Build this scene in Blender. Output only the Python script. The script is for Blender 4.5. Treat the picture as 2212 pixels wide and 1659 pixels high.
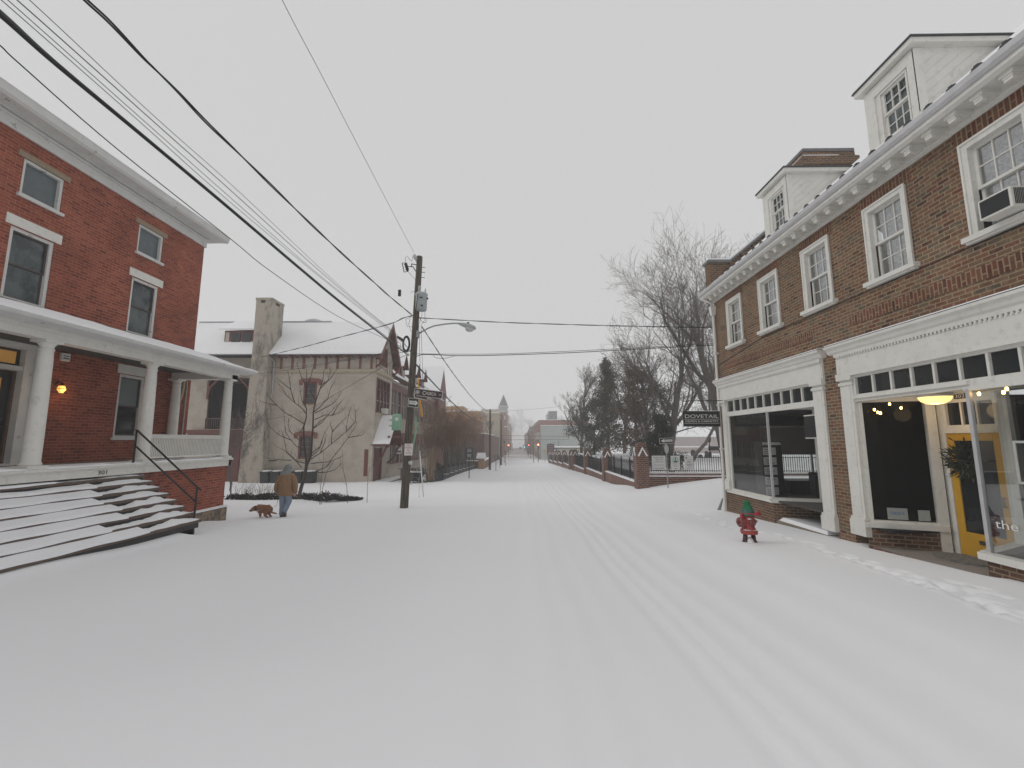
import bpy, math, random
from mathutils import Vector, Matrix
from math import sin, cos, pi, radians, atan, sqrt
# ------------------------------------------------------------------ camera, sky, sun, exposure
for o in list(bpy.data.objects): bpy.data.objects.remove(o)
S = bpy.context.scene
COL = S.collection
FPX = 930.0; TH = atan(122.5/930); PS = atan(14/930*cos(TH)); PW = 2212.0
cam_d = bpy.data.cameras.new('camera'); cam = bpy.data.objects.new('camera', cam_d); COL.objects.link(cam)
cam_d.sensor_width = 36.0; cam_d.lens = 36.0*FPX/PW; cam_d.clip_start = 0.05; cam_d.clip_end = 5000
cam.location = (0, 0, 0)            # the eye is the origin; the snow under it lies 1.65 m lower
cam.rotation_euler = (pi/2+TH, 0, PS)
S.camera = cam
world = bpy.data.worlds.new('World'); S.world = world; world.use_nodes = True
nt = world.node_tree; nt.nodes.clear()
out = nt.nodes.new('ShaderNodeOutputWorld'); bg = nt.nodes.new('ShaderNodeBackground')
sky = nt.nodes.new('ShaderNodeTexSky'); sky.sky_type = 'NISHITA'; sky.sun_disc = False
SUN_EL, SUN_AZ = radians(40), radians(-98)
sky.sun_elevation = SUN_EL; sky.sun_rotation = SUN_AZ; sky.dust_density = 3
hsv = nt.nodes.new('ShaderNodeHueSaturation'); hsv.inputs['Saturation'].default_value = 0.12; hsv.inputs['Value'].default_value = 0.35
mix = nt.nodes.new('ShaderNodeMixRGB'); mix.inputs['Fac'].default_value = 0.93
mix.inputs['Color2'].default_value = (6.5, 6.5, 6.5, 1)
nt.links.new(sky.outputs[0], hsv.inputs['Color']); nt.links.new(hsv.outputs[0], mix.inputs['Color1'])
nt.links.new(mix.outputs[0], bg.inputs['Color']); bg.inputs['Strength'].default_value = 0.1
nt.links.new(bg.outputs[0], out.inputs['Surface'])
sl = bpy.data.lights.new('sun', 'SUN'); sun = bpy.data.objects.new('sun', sl); COL.objects.link(sun)
sl.energy = 0.7; sl.angle = radians(22); sl.color = (1, .985, .96)
sun.rotation_euler = (pi/2-SUN_EL, 0, pi-SUN_AZ+0.0)
S.view_settings.view_transform = 'Standard'; S.view_settings.look = 'None'; S.view_settings.exposure = 0.0; S.view_settings.gamma = 1.0
S.cycles.max_bounces = 8; S.cycles.diffuse_bounces = 4; S.cycles.transparent_max_bounces = 24; S.cycles.volume_bounces = 4
S.cycles.use_denoising = True

# ------------------------------------------------------------------ picture measurement -> world point
def at(x, y, X=None, Y=None, Z=None):
    u = (x-1106)/FPX; v = (829.5-y)/FPX
    fy = cos(TH)-v*sin(TH); fz = sin(TH)+v*cos(TH)
    r = Vector((u*cos(PS)-fy*sin(PS), u*sin(PS)+fy*cos(PS), fz))
    t = X/r.x if X is not None else Y/r.y if Y is not None else Z/r.z
    return r*t

# ------------------------------------------------------------------ objects
ORG = {}
def tag(o, label=None, cat=None, group=None, kind=None):
    if label: o['label'] = label
    if cat: o['category'] = cat
    if group: o['group'] = group
    if kind: o['kind'] = kind
    return o
def thing(name, loc, label, cat, group=None):
    o = bpy.data.objects.new(name, None); COL.objects.link(o); o.location = loc; o.empty_display_size = .1
    ORG[o.name] = Vector(loc); return tag(o, label, cat, group)
def link_mesh(name, me, parent, org):
    o = bpy.data.objects.new(name, me); COL.objects.link(o)
    if parent is not None: o.parent = parent
    else: o.location = org
    ORG[o.name] = Vector(org); return o
def copy_tree(o, loc=None, parent=None, rotz=None):
    c = o.copy(); COL.objects.link(c); c.parent = parent
    if loc is not None: c.location = loc
    if rotz is not None: c.rotation_euler = (0, 0, rotz)
    for ch in [k for k in COL.objects if k.parent == o]: copy_tree(ch, parent=c)
    return c

class MB:
    def __init__(s): s.v = []; s.f = []; s.sm = []; s.m = None
    def add(s, pts, faces, smooth=False):
        n = len(s.v)
        if s.m is not None: pts = [s.m @ Vector(p) for p in pts]
        s.v.extend([tuple(p) for p in pts])
        for f in faces: s.f.append(tuple(i+n for i in f)); s.sm.append(smooth)
    def box(s, x0, x1, y0, y1, z0, z1):
        x0, x1 = min(x0, x1), max(x0, x1); y0, y1 = min(y0, y1), max(y0, y1); z0, z1 = min(z0, z1), max(z0, z1)
        s.add([(x0,y0,z0),(x1,y0,z0),(x1,y1,z0),(x0,y1,z0),(x0,y0,z1),(x1,y0,z1),(x1,y1,z1),(x0,y1,z1)],
              [(0,3,2,1),(4,5,6,7),(0,1,5,4),(1,2,6,5),(2,3,7,6),(3,0,4,7)]); return s
    def fbox(s, fr, u0, u1, z0, z1, d0, d1):
        P = [fr(u,z,d) for (u,z,d) in ((u0,z0,d0),(u1,z0,d0),(u1,z0,d1),(u0,z0,d1),(u0,z1,d0),(u1,z1,d0),(u1,z1,d1),(u0,z1,d1))]
        s.add(P, [(0,3,2,1),(4,5,6,7),(0,1,5,4),(1,2,6,5),(2,3,7,6),(3,0,4,7)]); return s
    def hexa(s, P): s.add(P, [(0,3,2,1),(4,5,6,7),(0,1,5,4),(1,2,6,5),(2,3,7,6),(3,0,4,7)]); return s
    def quad(s, *P): s.add(P, [tuple(range(len(P)))]); return s
    def prism(s, prof, fn, a, b):                      # profile (p,q) list swept from a to b
        n = len(prof); P = [fn(p,q,a) for p,q in prof]+[fn(p,q,b) for p,q in prof]
        s.add(P, [(i,(i+1)%n,n+(i+1)%n,n+i) for i in range(n)]+[tuple(range(n))[::-1], tuple(range(n,2*n))]); return s
    def tube(s, path, rad, k=6, cap=True, smooth=True):
        path = [Vector(p) for p in path]; n = len(path)
        if not hasattr(rad, '__len__'): rad = [rad]*n
        pts = []; a = None
        for i, p in enumerate(path):
            t = (path[min(i+1,n-1)]-path[max(i-1,0)])
            t = t.normalized() if t.length > 1e-9 else Vector((0,0,1))
            if a is None: a = t.orthogonal().normalized()
            else:
                a = a-t*a.dot(t); a = a.normalized() if a.length > 1e-6 else t.orthogonal().normalized()
            b = t.cross(a)
            for j in range(k):
                c = 2*pi*j/k; pts.append(p+(a*cos(c)+b*sin(c))*rad[i])
        F = [(i*k+j, i*k+(j+1)%k, (i+1)*k+(j+1)%k, (i+1)*k+j) for i in range(n-1) for j in range(k)]
        if cap and k > 2: F += [tuple(range(k))[::-1], tuple(range((n-1)*k, n*k))]
        s.add(pts, F, smooth); return s
    def rings(s, R, k=16, smooth=True, cap=True):      # R: (cx,cy,cz,rx,ry[,rot])
        pts = []
        for r in R:
            rot = r[5] if len(r) > 5 else 0
            for j in range(k):
                c = 2*pi*j/k; x = r[3]*cos(c); y = r[4]*sin(c)
                pts.append((r[0]+x*cos(rot)-y*sin(rot), r[1]+x*sin(rot)+y*cos(rot), r[2]))
        n = len(R); F = [(i*k+j, i*k+(j+1)%k, (i+1)*k+(j+1)%k, (i+1)*k+j) for i in range(n-1) for j in range(k)]
        if cap: F += [tuple(range(k))[::-1], tuple(range((n-1)*k, n*k))]
        s.add(pts, F, smooth); return s
    def lathe(s, c, prof, k=20, smooth=True): return s.rings([(c[0],c[1],c[2]+z,r,r) for r,z in prof], k, smooth)
    def ball(s, c, rx, ry=None, rz=None, k=12, n=7):
        ry = ry or rx; rz = rz or rx
        return s.rings([(c[0],c[1],c[2]+rz*sin(a), max(rx*cos(a),.0005), max(ry*cos(a),.0005)) for a in [(-.5+i/(n-1))*pi for i in range(n)]], k)
    def ext(s, other): n=len(s.v); s.v += other.v; s.f += [tuple(i+n for i in f) for f in other.f]; s.sm += other.sm
    def build(s, name, mat, parent=None, loc=None, bevel=0):
        org = ORG[parent.name] if parent is not None else (Vector(loc) if loc is not None else (Vector(s.v[0]) if s.v else Vector()))
        if parent is None and loc is None and s.v:
            xs=[p[0] for p in s.v]; ys=[p[1] for p in s.v]; org = Vector(((min(xs)+max(xs))/2,(min(ys)+max(ys))/2,min(p[2] for p in s.v)))
        me = bpy.data.meshes.new(name)
        ox,oy,oz = org
        me.from_pydata([(p[0]-ox,p[1]-oy,p[2]-oz) for p in s.v], [], s.f)
        me.polygons.foreach_set('use_smooth', s.sm)
        me.materials.append(mat); me.update()
        o = link_mesh(name, me, parent, org)
        if bevel:
            md = o.modifiers.new('b','BEVEL'); md.width = bevel; md.segments = 2; md.limit_method='ANGLE'; md.angle_limit=radians(40)
        return o

# ------------------------------------------------------------------ materials
MATS = {}
def srgb(c):
    return tuple(((v/255)/12.92 if v/255 <= .04045 else ((v/255+.055)/1.055)**2.4) for v in c)
class NT:
    def __init__(s, name):
        s.m = bpy.data.materials.new(name); s.m.use_nodes = True; s.t = s.m.node_tree; s.t.nodes.clear()
        s.o = s.n('ShaderNodeOutputMaterial')
    def n(s, ty, **k):
        a = s.t.nodes.new(ty)
        for kk, vv in k.items():
            if kk in a.inputs: a.inputs[kk].default_value = vv
            else: setattr(a, kk, vv)
        return a
    def l(s, a, b): s.t.links.new(a, b)
    def math(s, op, a, b=None, clamp=False):
        m = s.n('ShaderNodeMath', operation=op, use_clamp=clamp)
        for i, v in enumerate((a, b)):
            if v is None: continue
            if isinstance(v, (int, float)): m.inputs[i].default_value = v
            else: s.l(v, m.inputs[i])
        return m.outputs[0]
def rgba(c): return (c[0], c[1], c[2], 1)
def mat(name, c, rough=.7, var=.15, scale=6, bump=.0, bscale=40, metal=0, spec=.5, c2=None, cth=(.45,.62), cscale=3, stretch=(1,1,1), emit=None, es=0, detail=5):
    if name in MATS: return MATS[name]
    t = NT(name); p = t.n('ShaderNodeBsdfPrincipled', Roughness=rough, Metallic=metal)
    p.inputs['Specular IOR Level'].default_value = spec
    tc = t.n('ShaderNodeTexCoord'); mp = t.n('ShaderNodeMapping'); mp.inputs['Scale'].default_value = stretch; t.l(tc.outputs['Object'], mp.inputs[0])
    no = t.n('ShaderNodeTexNoise', Scale=scale, Detail=detail, Roughness=.6); t.l(mp.outputs[0], no.inputs['Vector'])
    mr = t.n('ShaderNodeMapRange'); mr.inputs['From Min'].default_value=.3; mr.inputs['From Max'].default_value=.7
    mr.inputs['To Min'].default_value = 1-var; mr.inputs['To Max'].default_value = 1+var; t.l(no.outputs['Fac'], mr.inputs[0])
    base = t.n('ShaderNodeRGB'); base.outputs[0].default_value = rgba(c); col = base.outputs[0]
    if c2 is not None:
        n2 = t.n('ShaderNodeTexNoise', Scale=cscale, Detail=4, Roughness=.65); t.l(mp.outputs[0], n2.inputs['Vector'])
        r2 = t.n('ShaderNodeMapRange'); r2.inputs['From Min'].default_value=cth[0]; r2.inputs['From Max'].default_value=cth[1]; t.l(n2.outputs['Fac'], r2.inputs[0])
        mx = t.n('ShaderNodeMixRGB'); mx.inputs['Color2'].default_value = rgba(c2); t.l(r2.outputs[0], mx.inputs['Fac']); t.l(col, mx.inputs['Color1']); col = mx.outputs[0]
    vm = t.n('ShaderNodeVectorMath', operation='SCALE'); t.l(col, vm.inputs[0]); t.l(mr.outputs[0], vm.inputs['Scale'])
    t.l(vm.outputs[0], p.inputs['Base Color'])
    if bump:
        nb = t.n('ShaderNodeTexNoise', Scale=bscale, Detail=4); t.l(mp.outputs[0], nb.inputs['Vector'])
        b = t.n('ShaderNodeBump', Strength=bump, Distance=.02); t.l(nb.outputs['Fac'], b.inputs['Height']); t.l(b.outputs[0], p.inputs['Normal'])
    if emit: p.inputs['Emission Color'].default_value = rgba(emit); p.inputs['Emission Strength'].default_value = es
    t.l(p.outputs[0], t.o.inputs['Surface']); MATS[name] = t.m; return t.m
def brick(name, cols, mortar, bw=.215, bh=.0725, ms=.011, var=.25, stain=.25, vertical=False, bump=.5, wobble=.0, smear=.15):
    t = NT(name); p = t.n('ShaderNodeBsdfPrincipled', Roughness=.85); p.inputs['Specular IOR Level'].default_value=.2
    tc = t.n('ShaderNodeTexCoord'); g = t.n('ShaderNodeNewGeometry')
    cr = t.n('ShaderNodeVectorMath', operation='CROSS_PRODUCT'); t.l(g.outputs['True Normal'], cr.inputs[0]); cr.inputs[1].default_value=(0,0,1)
    d = t.n('ShaderNodeVectorMath', operation='DOT_PRODUCT'); t.l(tc.outputs['Object'], d.inputs[0]); t.l(cr.outputs[0], d.inputs[1])
    sp = t.n('ShaderNodeSeparateXYZ'); t.l(tc.outputs['Object'], sp.inputs[0])
    cb = t.n('ShaderNodeCombineXYZ')
    wn = t.n('ShaderNodeTexNoise', Scale=1.3, Detail=3); t.l(tc.outputs['Object'], wn.inputs['Vector'])
    wz = t.math('MULTIPLY', t.math('SUBTRACT', wn.outputs['Fac'], .5), wobble)
    zz = t.math('ADD', sp.outputs[2], wz)
    if vertical: t.l(zz, cb.inputs[0]); t.l(d.outputs['Value'], cb.inputs[1])
    else: t.l(d.outputs['Value'], cb.inputs[0]); t.l(zz, cb.inputs[1])
    br = t.n('ShaderNodeTexBrick'); br.offset=.5
    for k,v in (('Scale',1),('Mortar Size',ms),('Mortar Smooth',.2),('Bias',0),('Brick Width',bw),('Row Height',bh)): br.inputs[k].default_value=v
    br.inputs['Color1'].default_value=(0,0,0,1); br.inputs['Color2'].default_value=(1,1,1,1); br.inputs['Mortar'].default_value=(.5,.5,.5,1)
    t.l(cb.outputs[0], br.inputs['Vector'])
    rp = t.n('ShaderNodeValToRGB'); rp.color_ramp.interpolation='LINEAR'
    el = rp.color_ramp.elements
    while len(el) < len(cols): el.new(.5)
    for i,c in enumerate(cols): el[i].position = i/(len(cols)-1); el[i].color = rgba(c)
    t.l(br.outputs['Color'], rp.inputs[0])
    n2 = t.n('ShaderNodeTexNoise', Scale=.8, Detail=6, Roughness=.65); t.l(tc.outputs['Object'], n2.inputs['Vector'])
    n3 = t.n('ShaderNodeTexNoise', Scale=25, Detail=4, Roughness=.7); t.l(tc.outputs['Object'], n3.inputs['Vector'])
    s1 = t.math('ADD', t.math('MULTIPLY', t.math('SUBTRACT', n2.outputs['Fac'], .5), stain*4), 1)
    s2 = t.math('ADD', t.math('MULTIPLY', t.math('SUBTRACT', n3.outputs['Fac'], .5), var*3), s1)
    mx = t.n('ShaderNodeMixRGB'); mx.inputs['Color2'].default_value=rgba(mortar); n4 = t.n('ShaderNodeTexNoise', Scale=9, Detail=5, Roughness=.75); t.l(tc.outputs['Object'], n4.inputs['Vector'])
    sm_ = t.math('MULTIPLY', t.math('MULTIPLY', t.math('SUBTRACT', n4.outputs['Fac'], .48), 5, True), smear)
    t.l(t.math('MAXIMUM', br.outputs['Fac'], sm_), mx.inputs['Fac']); t.l(rp.outputs[0], mx.inputs['Color1'])
    vm = t.n('ShaderNodeVectorMath', operation='SCALE'); t.l(mx.outputs[0], vm.inputs[0]); t.l(s2, vm.inputs['Scale']); t.l(vm.outputs[0], p.inputs['Base Color'])
    hgt = t.math('ADD', t.math('SUBTRACT', 1, br.outputs['Fac']), t.math('MULTIPLY', n3.outputs['Fac'], .5))
    b = t.n('ShaderNodeBump', Strength=bump, Distance=.008); t.l(hgt, b.inputs['Height']); t.l(b.outputs[0], p.inputs['Normal'])
    t.l(p.outputs[0], t.o.inputs['Surface']); MATS[name]=t.m; return t.m
def glass(name, tint=(.9,.93,.92), refl=1.0, rough=.0):
    t = NT(name); tr = t.n('ShaderNodeBsdfTransparent', Color=rgba(tint)); gl = t.n('ShaderNodeBsdfGlossy', Roughness=rough)
    fr = t.n('ShaderNodeFresnel', IOR=1.5); f2 = t.math('MULTIPLY', fr.outputs[0], refl, True)
    mx = t.n('ShaderNodeMixShader'); t.l(f2, mx.inputs[0]); t.l(tr.outputs[0], mx.inputs[1]); t.l(gl.outputs[0], mx.inputs[2]); t.l(mx.outputs[0], t.o.inputs['Surface'])
    MATS[name]=t.m; return t.m

snow_m = mat('snow', (.872,.878,.897), .9, .012, .35, bump=.12, bscale=9, spec=.15)
snow_r = mat('roof_snow', (.87,.875,.89), .9, .02, .5, bump=.12, bscale=6, spec=.15)
M_white = mat('white_paint', (.70,.69,.645), .55, .05, 3, bump=.08, bscale=60, c2=(.52,.51,.47), cth=(.55,.8), cscale=9)
M_peel = mat('peeling_white_paint', (.62,.62,.60), .6, .06, 3, bump=.1, bscale=30, c2=(.30,.28,.25), cth=(.63,.72), cscale=4.5)
M_brownbrick = brick('weathered_brown_brick', [(.045,.032,.03),(.16,.060,.038),(.14,.088,.056),(.20,.092,.055),(.10,.085,.065),(.19,.122,.075),(.15,.05,.035)], (.29,.225,.145), bw=.2, bh=.0735, ms=.010, wobble=.05, smear=.5)
M_soldier = brick('soldier_course_brick', [(.08,.032,.024),(.17,.055,.035),(.13,.065,.04),(.18,.08,.045)], (.27,.20,.13), bw=.24, bh=.075, ms=.011, vertical=True)
M_darkbrick = brick('dark_brown_brick', [(.05,.035,.03),(.13,.065,.045),(.09,.055,.045),(.17,.09,.05)], (.27,.2,.13), bw=.2, bh=.0735)
M_redbrick = brick('painted_red_brick', [(.21,.050,.034),(.29,.075,.046),(.16,.038,.029),(.26,.067,.04),(.31,.095,.055)], (.33,.15,.10), bw=.2, bh=.0735, ms=.008, var=.2, stain=.36, wobble=.02, smear=.25)
M_pierbrick = brick('pier_brick', [(.13,.052,.038),(.19,.08,.055),(.10,.045,.035)], (.30,.24,.20), bw=.2, bh=.09, ms=.012)
M_farbrick = brick('far_red_brick', [(.25,.1,.08),(.3,.13,.1),(.2,.09,.075)], (.35,.25,.2))
M_tanbrick = brick('tan_brick', [(.44,.26,.14),(.5,.3,.16),(.38,.22,.12)], (.4,.3,.2))
M_cladbrick = brick('dark_purple_brick', [(.13,.075,.065),(.17,.09,.075),(.1,.06,.055)], (.2,.14,.12))
M_pave = brick('brick_paving', [(.14,.05,.045),(.19,.075,.06)], (.28,.25,.23))
M_stone = mat('rough_foundation_stone', (.26,.2,.13), .9, .35, 9, bump=1, bscale=14, c2=(.12,.1,.09), cscale=6)
M_stucco = mat('beige_pebble_stucco', (.50,.45,.385), .95, .16, 26, bump=.6, bscale=60, c2=(.37,.33,.275), cth=(.45,.7), cscale=1.1, detail=8)
M_chim = mat('stained_stucco', (.42,.38,.32), .95, .14, 18, bump=.4, bscale=60, c2=(.13,.12,.105), cth=(.48,.68), cscale=1.4, stretch=(1,1,.45), detail=8)
M_band = mat('pale_stone_band', (.42,.37,.28), .8, .08, 8)
M_red = mat('oxide_red_wood', (.15,.050,.042), .6, .12, 7, stretch=(3,3,1))
M_redpale = mat('pale_red_wood', (.21,.088,.068), .65, .15, 7)  # a paler red than the oxide red wood
M_brown = mat('brown_tread', (.12,.085,.065), .7, .2, 8)
M_black = mat('black_iron', (.018,.019,.022), .45, .1, 20, metal=.3)
M_blackp = mat('black_panel', (.012,.012,.014), .4, .1, 10)
M_blackw = mat('black_door_paint', (.014,.017,.021), .35, .1, 10)
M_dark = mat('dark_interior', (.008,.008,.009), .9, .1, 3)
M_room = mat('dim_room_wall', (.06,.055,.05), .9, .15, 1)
M_tanlin = mat('tan_lintel', (.28,.22,.15), .8, .12, 12, bump=.3)
M_grey = mat('grey_metal', (.33,.35,.37), .5, .08, 5, metal=.4)
M_galv = mat('galvanised_metal', (.52,.52,.53), .5, .08, 5, metal=.3)
M_can = mat('transformer_grey', (.38,.41,.42), .45, .06, 6)
M_roofd = mat('dark_roofing', (.05,.055,.06), .9, .2, 8)
M_wood = mat('weathered_pole_wood', (.115,.097,.072), .9, .35, 9, bump=.8, bscale=18, c2=(.05,.042,.034), cth=(.4,.65), cscale=5, stretch=(4,4,.35))
M_bark = mat('bark', (.12,.107,.096), .95, .2, 6, bump=.3)
M_twig = mat('twig', (.145,.122,.108), .95, .2, 3)
M_twigp = mat('purple_brown_twig', (.19,.13,.105), .95, .2, 3)
M_twigc = mat('rusty_twig', (.30,.18,.12), .95, .2, 3)
M_crape = mat('smooth_tan_bark', (.26,.19,.13), .8, .2, 5)
M_everg = mat('dark_evergreen', (.022,.03,.018), .7, .4, 1.2)
M_magn = mat('olive_leaf', (.055,.06,.038), .55, .4, 1)
M_leafb = mat('brown_leaf', (.20,.10,.055), .8, .35, 1)
M_seed = mat('seed_head', (.2,.12,.075), .9, .3, 1)
M_cream = mat('cream_render', (.5,.46,.37), .85, .08, 3)
M_green = mat('pale_green_metal', (.24,.44,.30), .45, .06, 4)
M_yellowd = mat('yellow_door_paint', (.60,.33,.02), .4, .07, 4)
M_brass = mat('dull_metal', (.12,.11,.1), .35, .1, 10, metal=.8)
M_signw = mat('sign_white', (.72,.72,.70), .5, .03, 4)
M_signbr = mat('sign_maroon', (.045,.02,.018), .4, .05, 4)
M_signbk = mat('sign_black', (.02,.02,.02), .4, .05, 4)
M_signr = mat('sign_red_ink', (.45,.035,.03), .5, .03, 4)
M_ink = mat('grey_ink', (.08,.08,.085), .6, .05, 4)
M_blueink = mat('blue_ink', (.1,.25,.6), .5, .05, 4)
M_teal = mat('teal_ink', (.02,.22,.17), .5, .05, 4)
M_orange = mat('yellow_guard', (.75,.38,.04), .5, .05, 4)
M_hydr = mat('hydrant_red', (.34,.045,.035), .4, .15, 14, c2=(.2,.06,.04), cth=(.6,.75), cscale=20)
M_hydrb = mat('hydrant_base_dark', (.05,.018,.015), .6, .2, 10)
M_hgreen = mat('knit_green', (.015,.17,.075), .95, .25, 60, bump=.8, bscale=90)
M_magenta = mat('red_ribbon', (.38,.025,.04), .6, .15, 12)
M_coat = mat('tan_canvas', (.25,.145,.075), .9, .14, 9, bump=.5, bscale=12)
M_jean = mat('faded_denim', (.20,.25,.32), .9, .12, 9, bump=.5, bscale=14)
M_hair = mat('grey_hair', (.22,.235,.235), .8, .25, 14, stretch=(6,6,.6), bump=.5)
M_skin = mat('skin', (.5,.27,.2), .6, .05, 4)
M_boot = mat('dark_boot', (.06,.06,.062), .7, .1, 6)
M_dog = mat('dog_brown_fur', (.235,.105,.05), .85, .25, 7, bump=.3)
M_dogd = mat('dog_dark_fur', (.06,.045,.035), .85, .2, 7)
M_dogw = mat('dog_white_fur', (.6,.57,.52), .85, .1, 7)
M_amber = mat('warm_interior', (.38,.2,.055), .6, .1, 3, emit=(.9,.45,.1), es=.16)
M_tank = mat('blue_grey_plastic', (.045,.055,.07), .5, .1, 5)
M_bin = mat('black_bin_plastic', (.016,.017,.02), .5, .1, 5)
M_mint = mat('mint_painted_wall', (.41,.455,.44), .85, .05, 1)
M_cardw = mat('white_card', (.5,.5,.49), .7, .03, 3)
M_slate = mat('slate', (.16,.16,.165), .8, .15, 3)
M_grav = mat('grave_stone', (.13,.12,.11), .9, .2, 6)
M_concrete = mat('worn_concrete', (.22,.18,.14), .9, .15, 6)
M_mulch = mat('dark_ground_cover', (.02,.022,.018), .95, .5, 6)
G_clear = glass('shop_glass', (.86,.88,.87), .2)
G_win = glass('window_glass', (.8,.83,.83), .4)
M_pane = mat('dark_window_pane', (.02,.023,.026), .06, .15, 2, spec=.6)
M_panegrey = mat('mottled_grey_pane', (.09,.11,.115), .12, .2, 3, spec=.6, c2=(.035,.045,.05), cth=(.45,.6), cscale=2.5)  # grey glass with random darker patches
M_blind = mat('roller_blind', (.17,.20,.195), .8, .05, 2)
M_lace = mat('lace_curtain', (.30,.33,.35), .9, .25, 30, c2=(.08,.09,.1), cth=(.47,.55), cscale=14)
M_laceb = mat('blue_lace_curtain', (.24,.29,.4), .9, .25, 30, c2=(.07,.09,.13), cth=(.47,.55), cscale=14)
def emis(name, c, s, body=(.8,.7,.5)): return mat(name, body, .4, 0, 3, emit=c, es=s)
E_lamp = emis('lit_lamp_glass', (1,.62,.2), 1.5)
E_bulb = emis('lit_bulb', (1,.58,.16), 14)
E_red = emis('lit_red_lens', (1,.10,.05), 22)
E_green = emis('lit_green_lens', (.15,.75,1), 8)
M_lens = mat('unlit_lens', (.03,.02,.015), .3, .1, 3)

# ------------------------------------------------------------------ ground
PRF = [(-40,.2),(0,-1.65),(10,-2.12),(15,-2.34),(20,-2.42),(28,-2.58),(37,-2.8),(48,-3.1),(60,-3.45),(80,-4.05),(100,-4.5),(125,-4.75),(150,-4.95),(200,-5.4),(300,-5.8),(430,-4.2),(600,3),(900,22),(1500,60)]
def ss(a, b, x): t = max(0, min(1, (x-a)/(b-a))); return t*t*(3-2*t)
def prof(y):
    for (a,b),(c,d) in zip(PRF, PRF[1:]):
        if y <= c: return b+(d-b)*(y-a)/(c-a)
    return PRF[-1][1]
def P_(y):
    w = .6 if y < 12 else 2.0 if y < 60 else 12
    return (prof(y-w)+2*prof(y)+prof(y+w))/4
rnd = random.Random(5)
FEET = []
def ground0(x, y):
    z = P_(y)
    r = max(0, min(1, (x-3.5)/6.5)); z += .8*r*ss(15.8,20,y)*(1-ss(21.5,27,y))
    z -= .13*ss(-5.5,-8,x)*ss(12,13.6,y)*(1-ss(22,30,y)) - 0
    z += .16*ss(-7.6,-9,x)*ss(15.6,16.4,y)*(1-ss(20,26,y))
    if y > 28: z -= .1*ss(-5.5,-9,x)
    z -= .16*ss(6.75,7.15,x)*ss(6.5,6.85,y)*(1-ss(8.9,9.2,y))*(1-ss(8.6,9.5,x))
    return z
def groove(x, c, w, d): t = abs(x-c)/w; return -d*max(0, 1-t*t)**2 if t < 1 else 0
def ground(x, y):
    z = ground0(x, y)
    if y < 140:
        k = 1-ss(30,110,y)
        wob = .05*sin(y*.33)+.03*sin(y*.9+1)
        for c,w,d in ((.02,.30,.028),(.45,.16,.012),(.8,.2,.018),(1.15,.25,.010),(1.50,.14,.034),(1.71,.10,.026),(2.0,.17,.022),(2.36,.2,.02),(2.95,.38,.026),(-1.55,.35,.012),(3.7,.35,.014)):
            z += groove(x+wob, c, w, d*.68)*k
        z += .030*k*sin(x*.55+1.7)*sin(y*.21+.6*x) + .011*k*sin(x*1.9+y*.35)*sin(y*.5-x*.4)
        z += .05*k*ss(2.9,4.2,x)*(1-ss(4.2,5.6,x))
        if 1.3<x<2.2 and y<30: z += .006*sin(x*37+y*11)*sin(y*23+x*9)*(1-abs(x-1.75)/.45)
    z += .13*ss(-6.9,-7.35,x)*(1-ss(-7.9,-8.3,x)*0)*(1-ss(9.3,9.9,y)) + .02*ss(-6.5,-7.2,x)*(1-ss(9.3,10.2,y))*sin(y*2.1)
    for fx,fy,a,r,d in FEET:
        dx, dy = x-fx, y-fy
        if abs(dx) < .5 and abs(dy) < .5:
            u = dx*cos(a)+dy*sin(a); v = -dx*sin(a)+dy*cos(a)
            q = (u/(r*.5))**2+(v/r)**2
            z += -d*math.exp(-q*q*1.5)+.25*d*math.exp(-(q-2.2)**2)
    return z
for poly, n, r, d in (
    ([(1480,1093),(1530,1120),(1585,1142),(1640,1150),(1740,1172),(1800,1198),(1850,1213),(1905,1232),(1955,1248),(2010,1270),(2075,1285),(2120,1305),(2180,1330),(2260,1350)], 3, .17, .055),
    ([(2070,1262),(2110,1282),(2150,1300)], 2, .15, .04),
    ([(440,1140),(480,1150),(520,1142),(560,1132),(600,1125),(622,1116)], 3, .14, .035),
    ([(500,1118),(540,1128),(590,1140),(660,1146)], 3, .12, .025)):
    for (a,b),(c,e) in zip(poly, poly[1:]):
        for i in range(n):
            t = i/n; q = at(a+(c-a)*t, b+(e-b)*t, Z=-2.05)
            for _ in range(4): q = at(a+(c-a)*t, b+(e-b)*t, Z=ground0(q.x, q.y))
            s_ = 1 if i % 2 else -1
            FEET.append((q.x+.09*s_, q.y+rnd.uniform(-.1,.1), rnd.uniform(-.5,.5), r*rnd.uniform(.8,1.15), 1.0*d*rnd.uniform(.6,1.2)))
for (a,b) in ((968,1266),(990,1304),(1003,1306),(965,1340),(1020,1244),(952,1307),(1105,1214),(1095,1213),(1150,1405),(1090,1520),(975,1073),(1040,1328),(795,1395)):
    q = at(a, b, Z=-1.75)
    for _ in range(4): q = at(a, b, Z=ground0(q.x, q.y))
    FEET.append((q.x, q.y, rnd.uniform(0,3), rnd.uniform(.02,.045), .02))
def axis(segs):
    out = []
    for a, b, st in segs:
        n = max(1, round((b-a)/st)); out += [a+(b-a)*i/n for i in range(n)]
    return out+[segs[-1][1]]
XS = axis([(-700,-150,110),(-150,-30,20),(-30,-12,1.5),(-12,-6,.16),(-6,-.5,.12),(-.5,3.4,.06),(3.4,7.3,.055),(7.3,12,.47),(12,40,3),(40,150,20),(150,700,110)])
YS = axis([(-300,-20,60),(-20,.4,3),(.4,3.6,.1),(3.6,16,.062),(16,30,.3),(30,80,1.2),(80,200,5),(200,900,25),(900,1500,100)])
gb_ = MB()
V = [(x, y, ground(x, y)) for y in YS for x in XS]; nx = len(XS)
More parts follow.
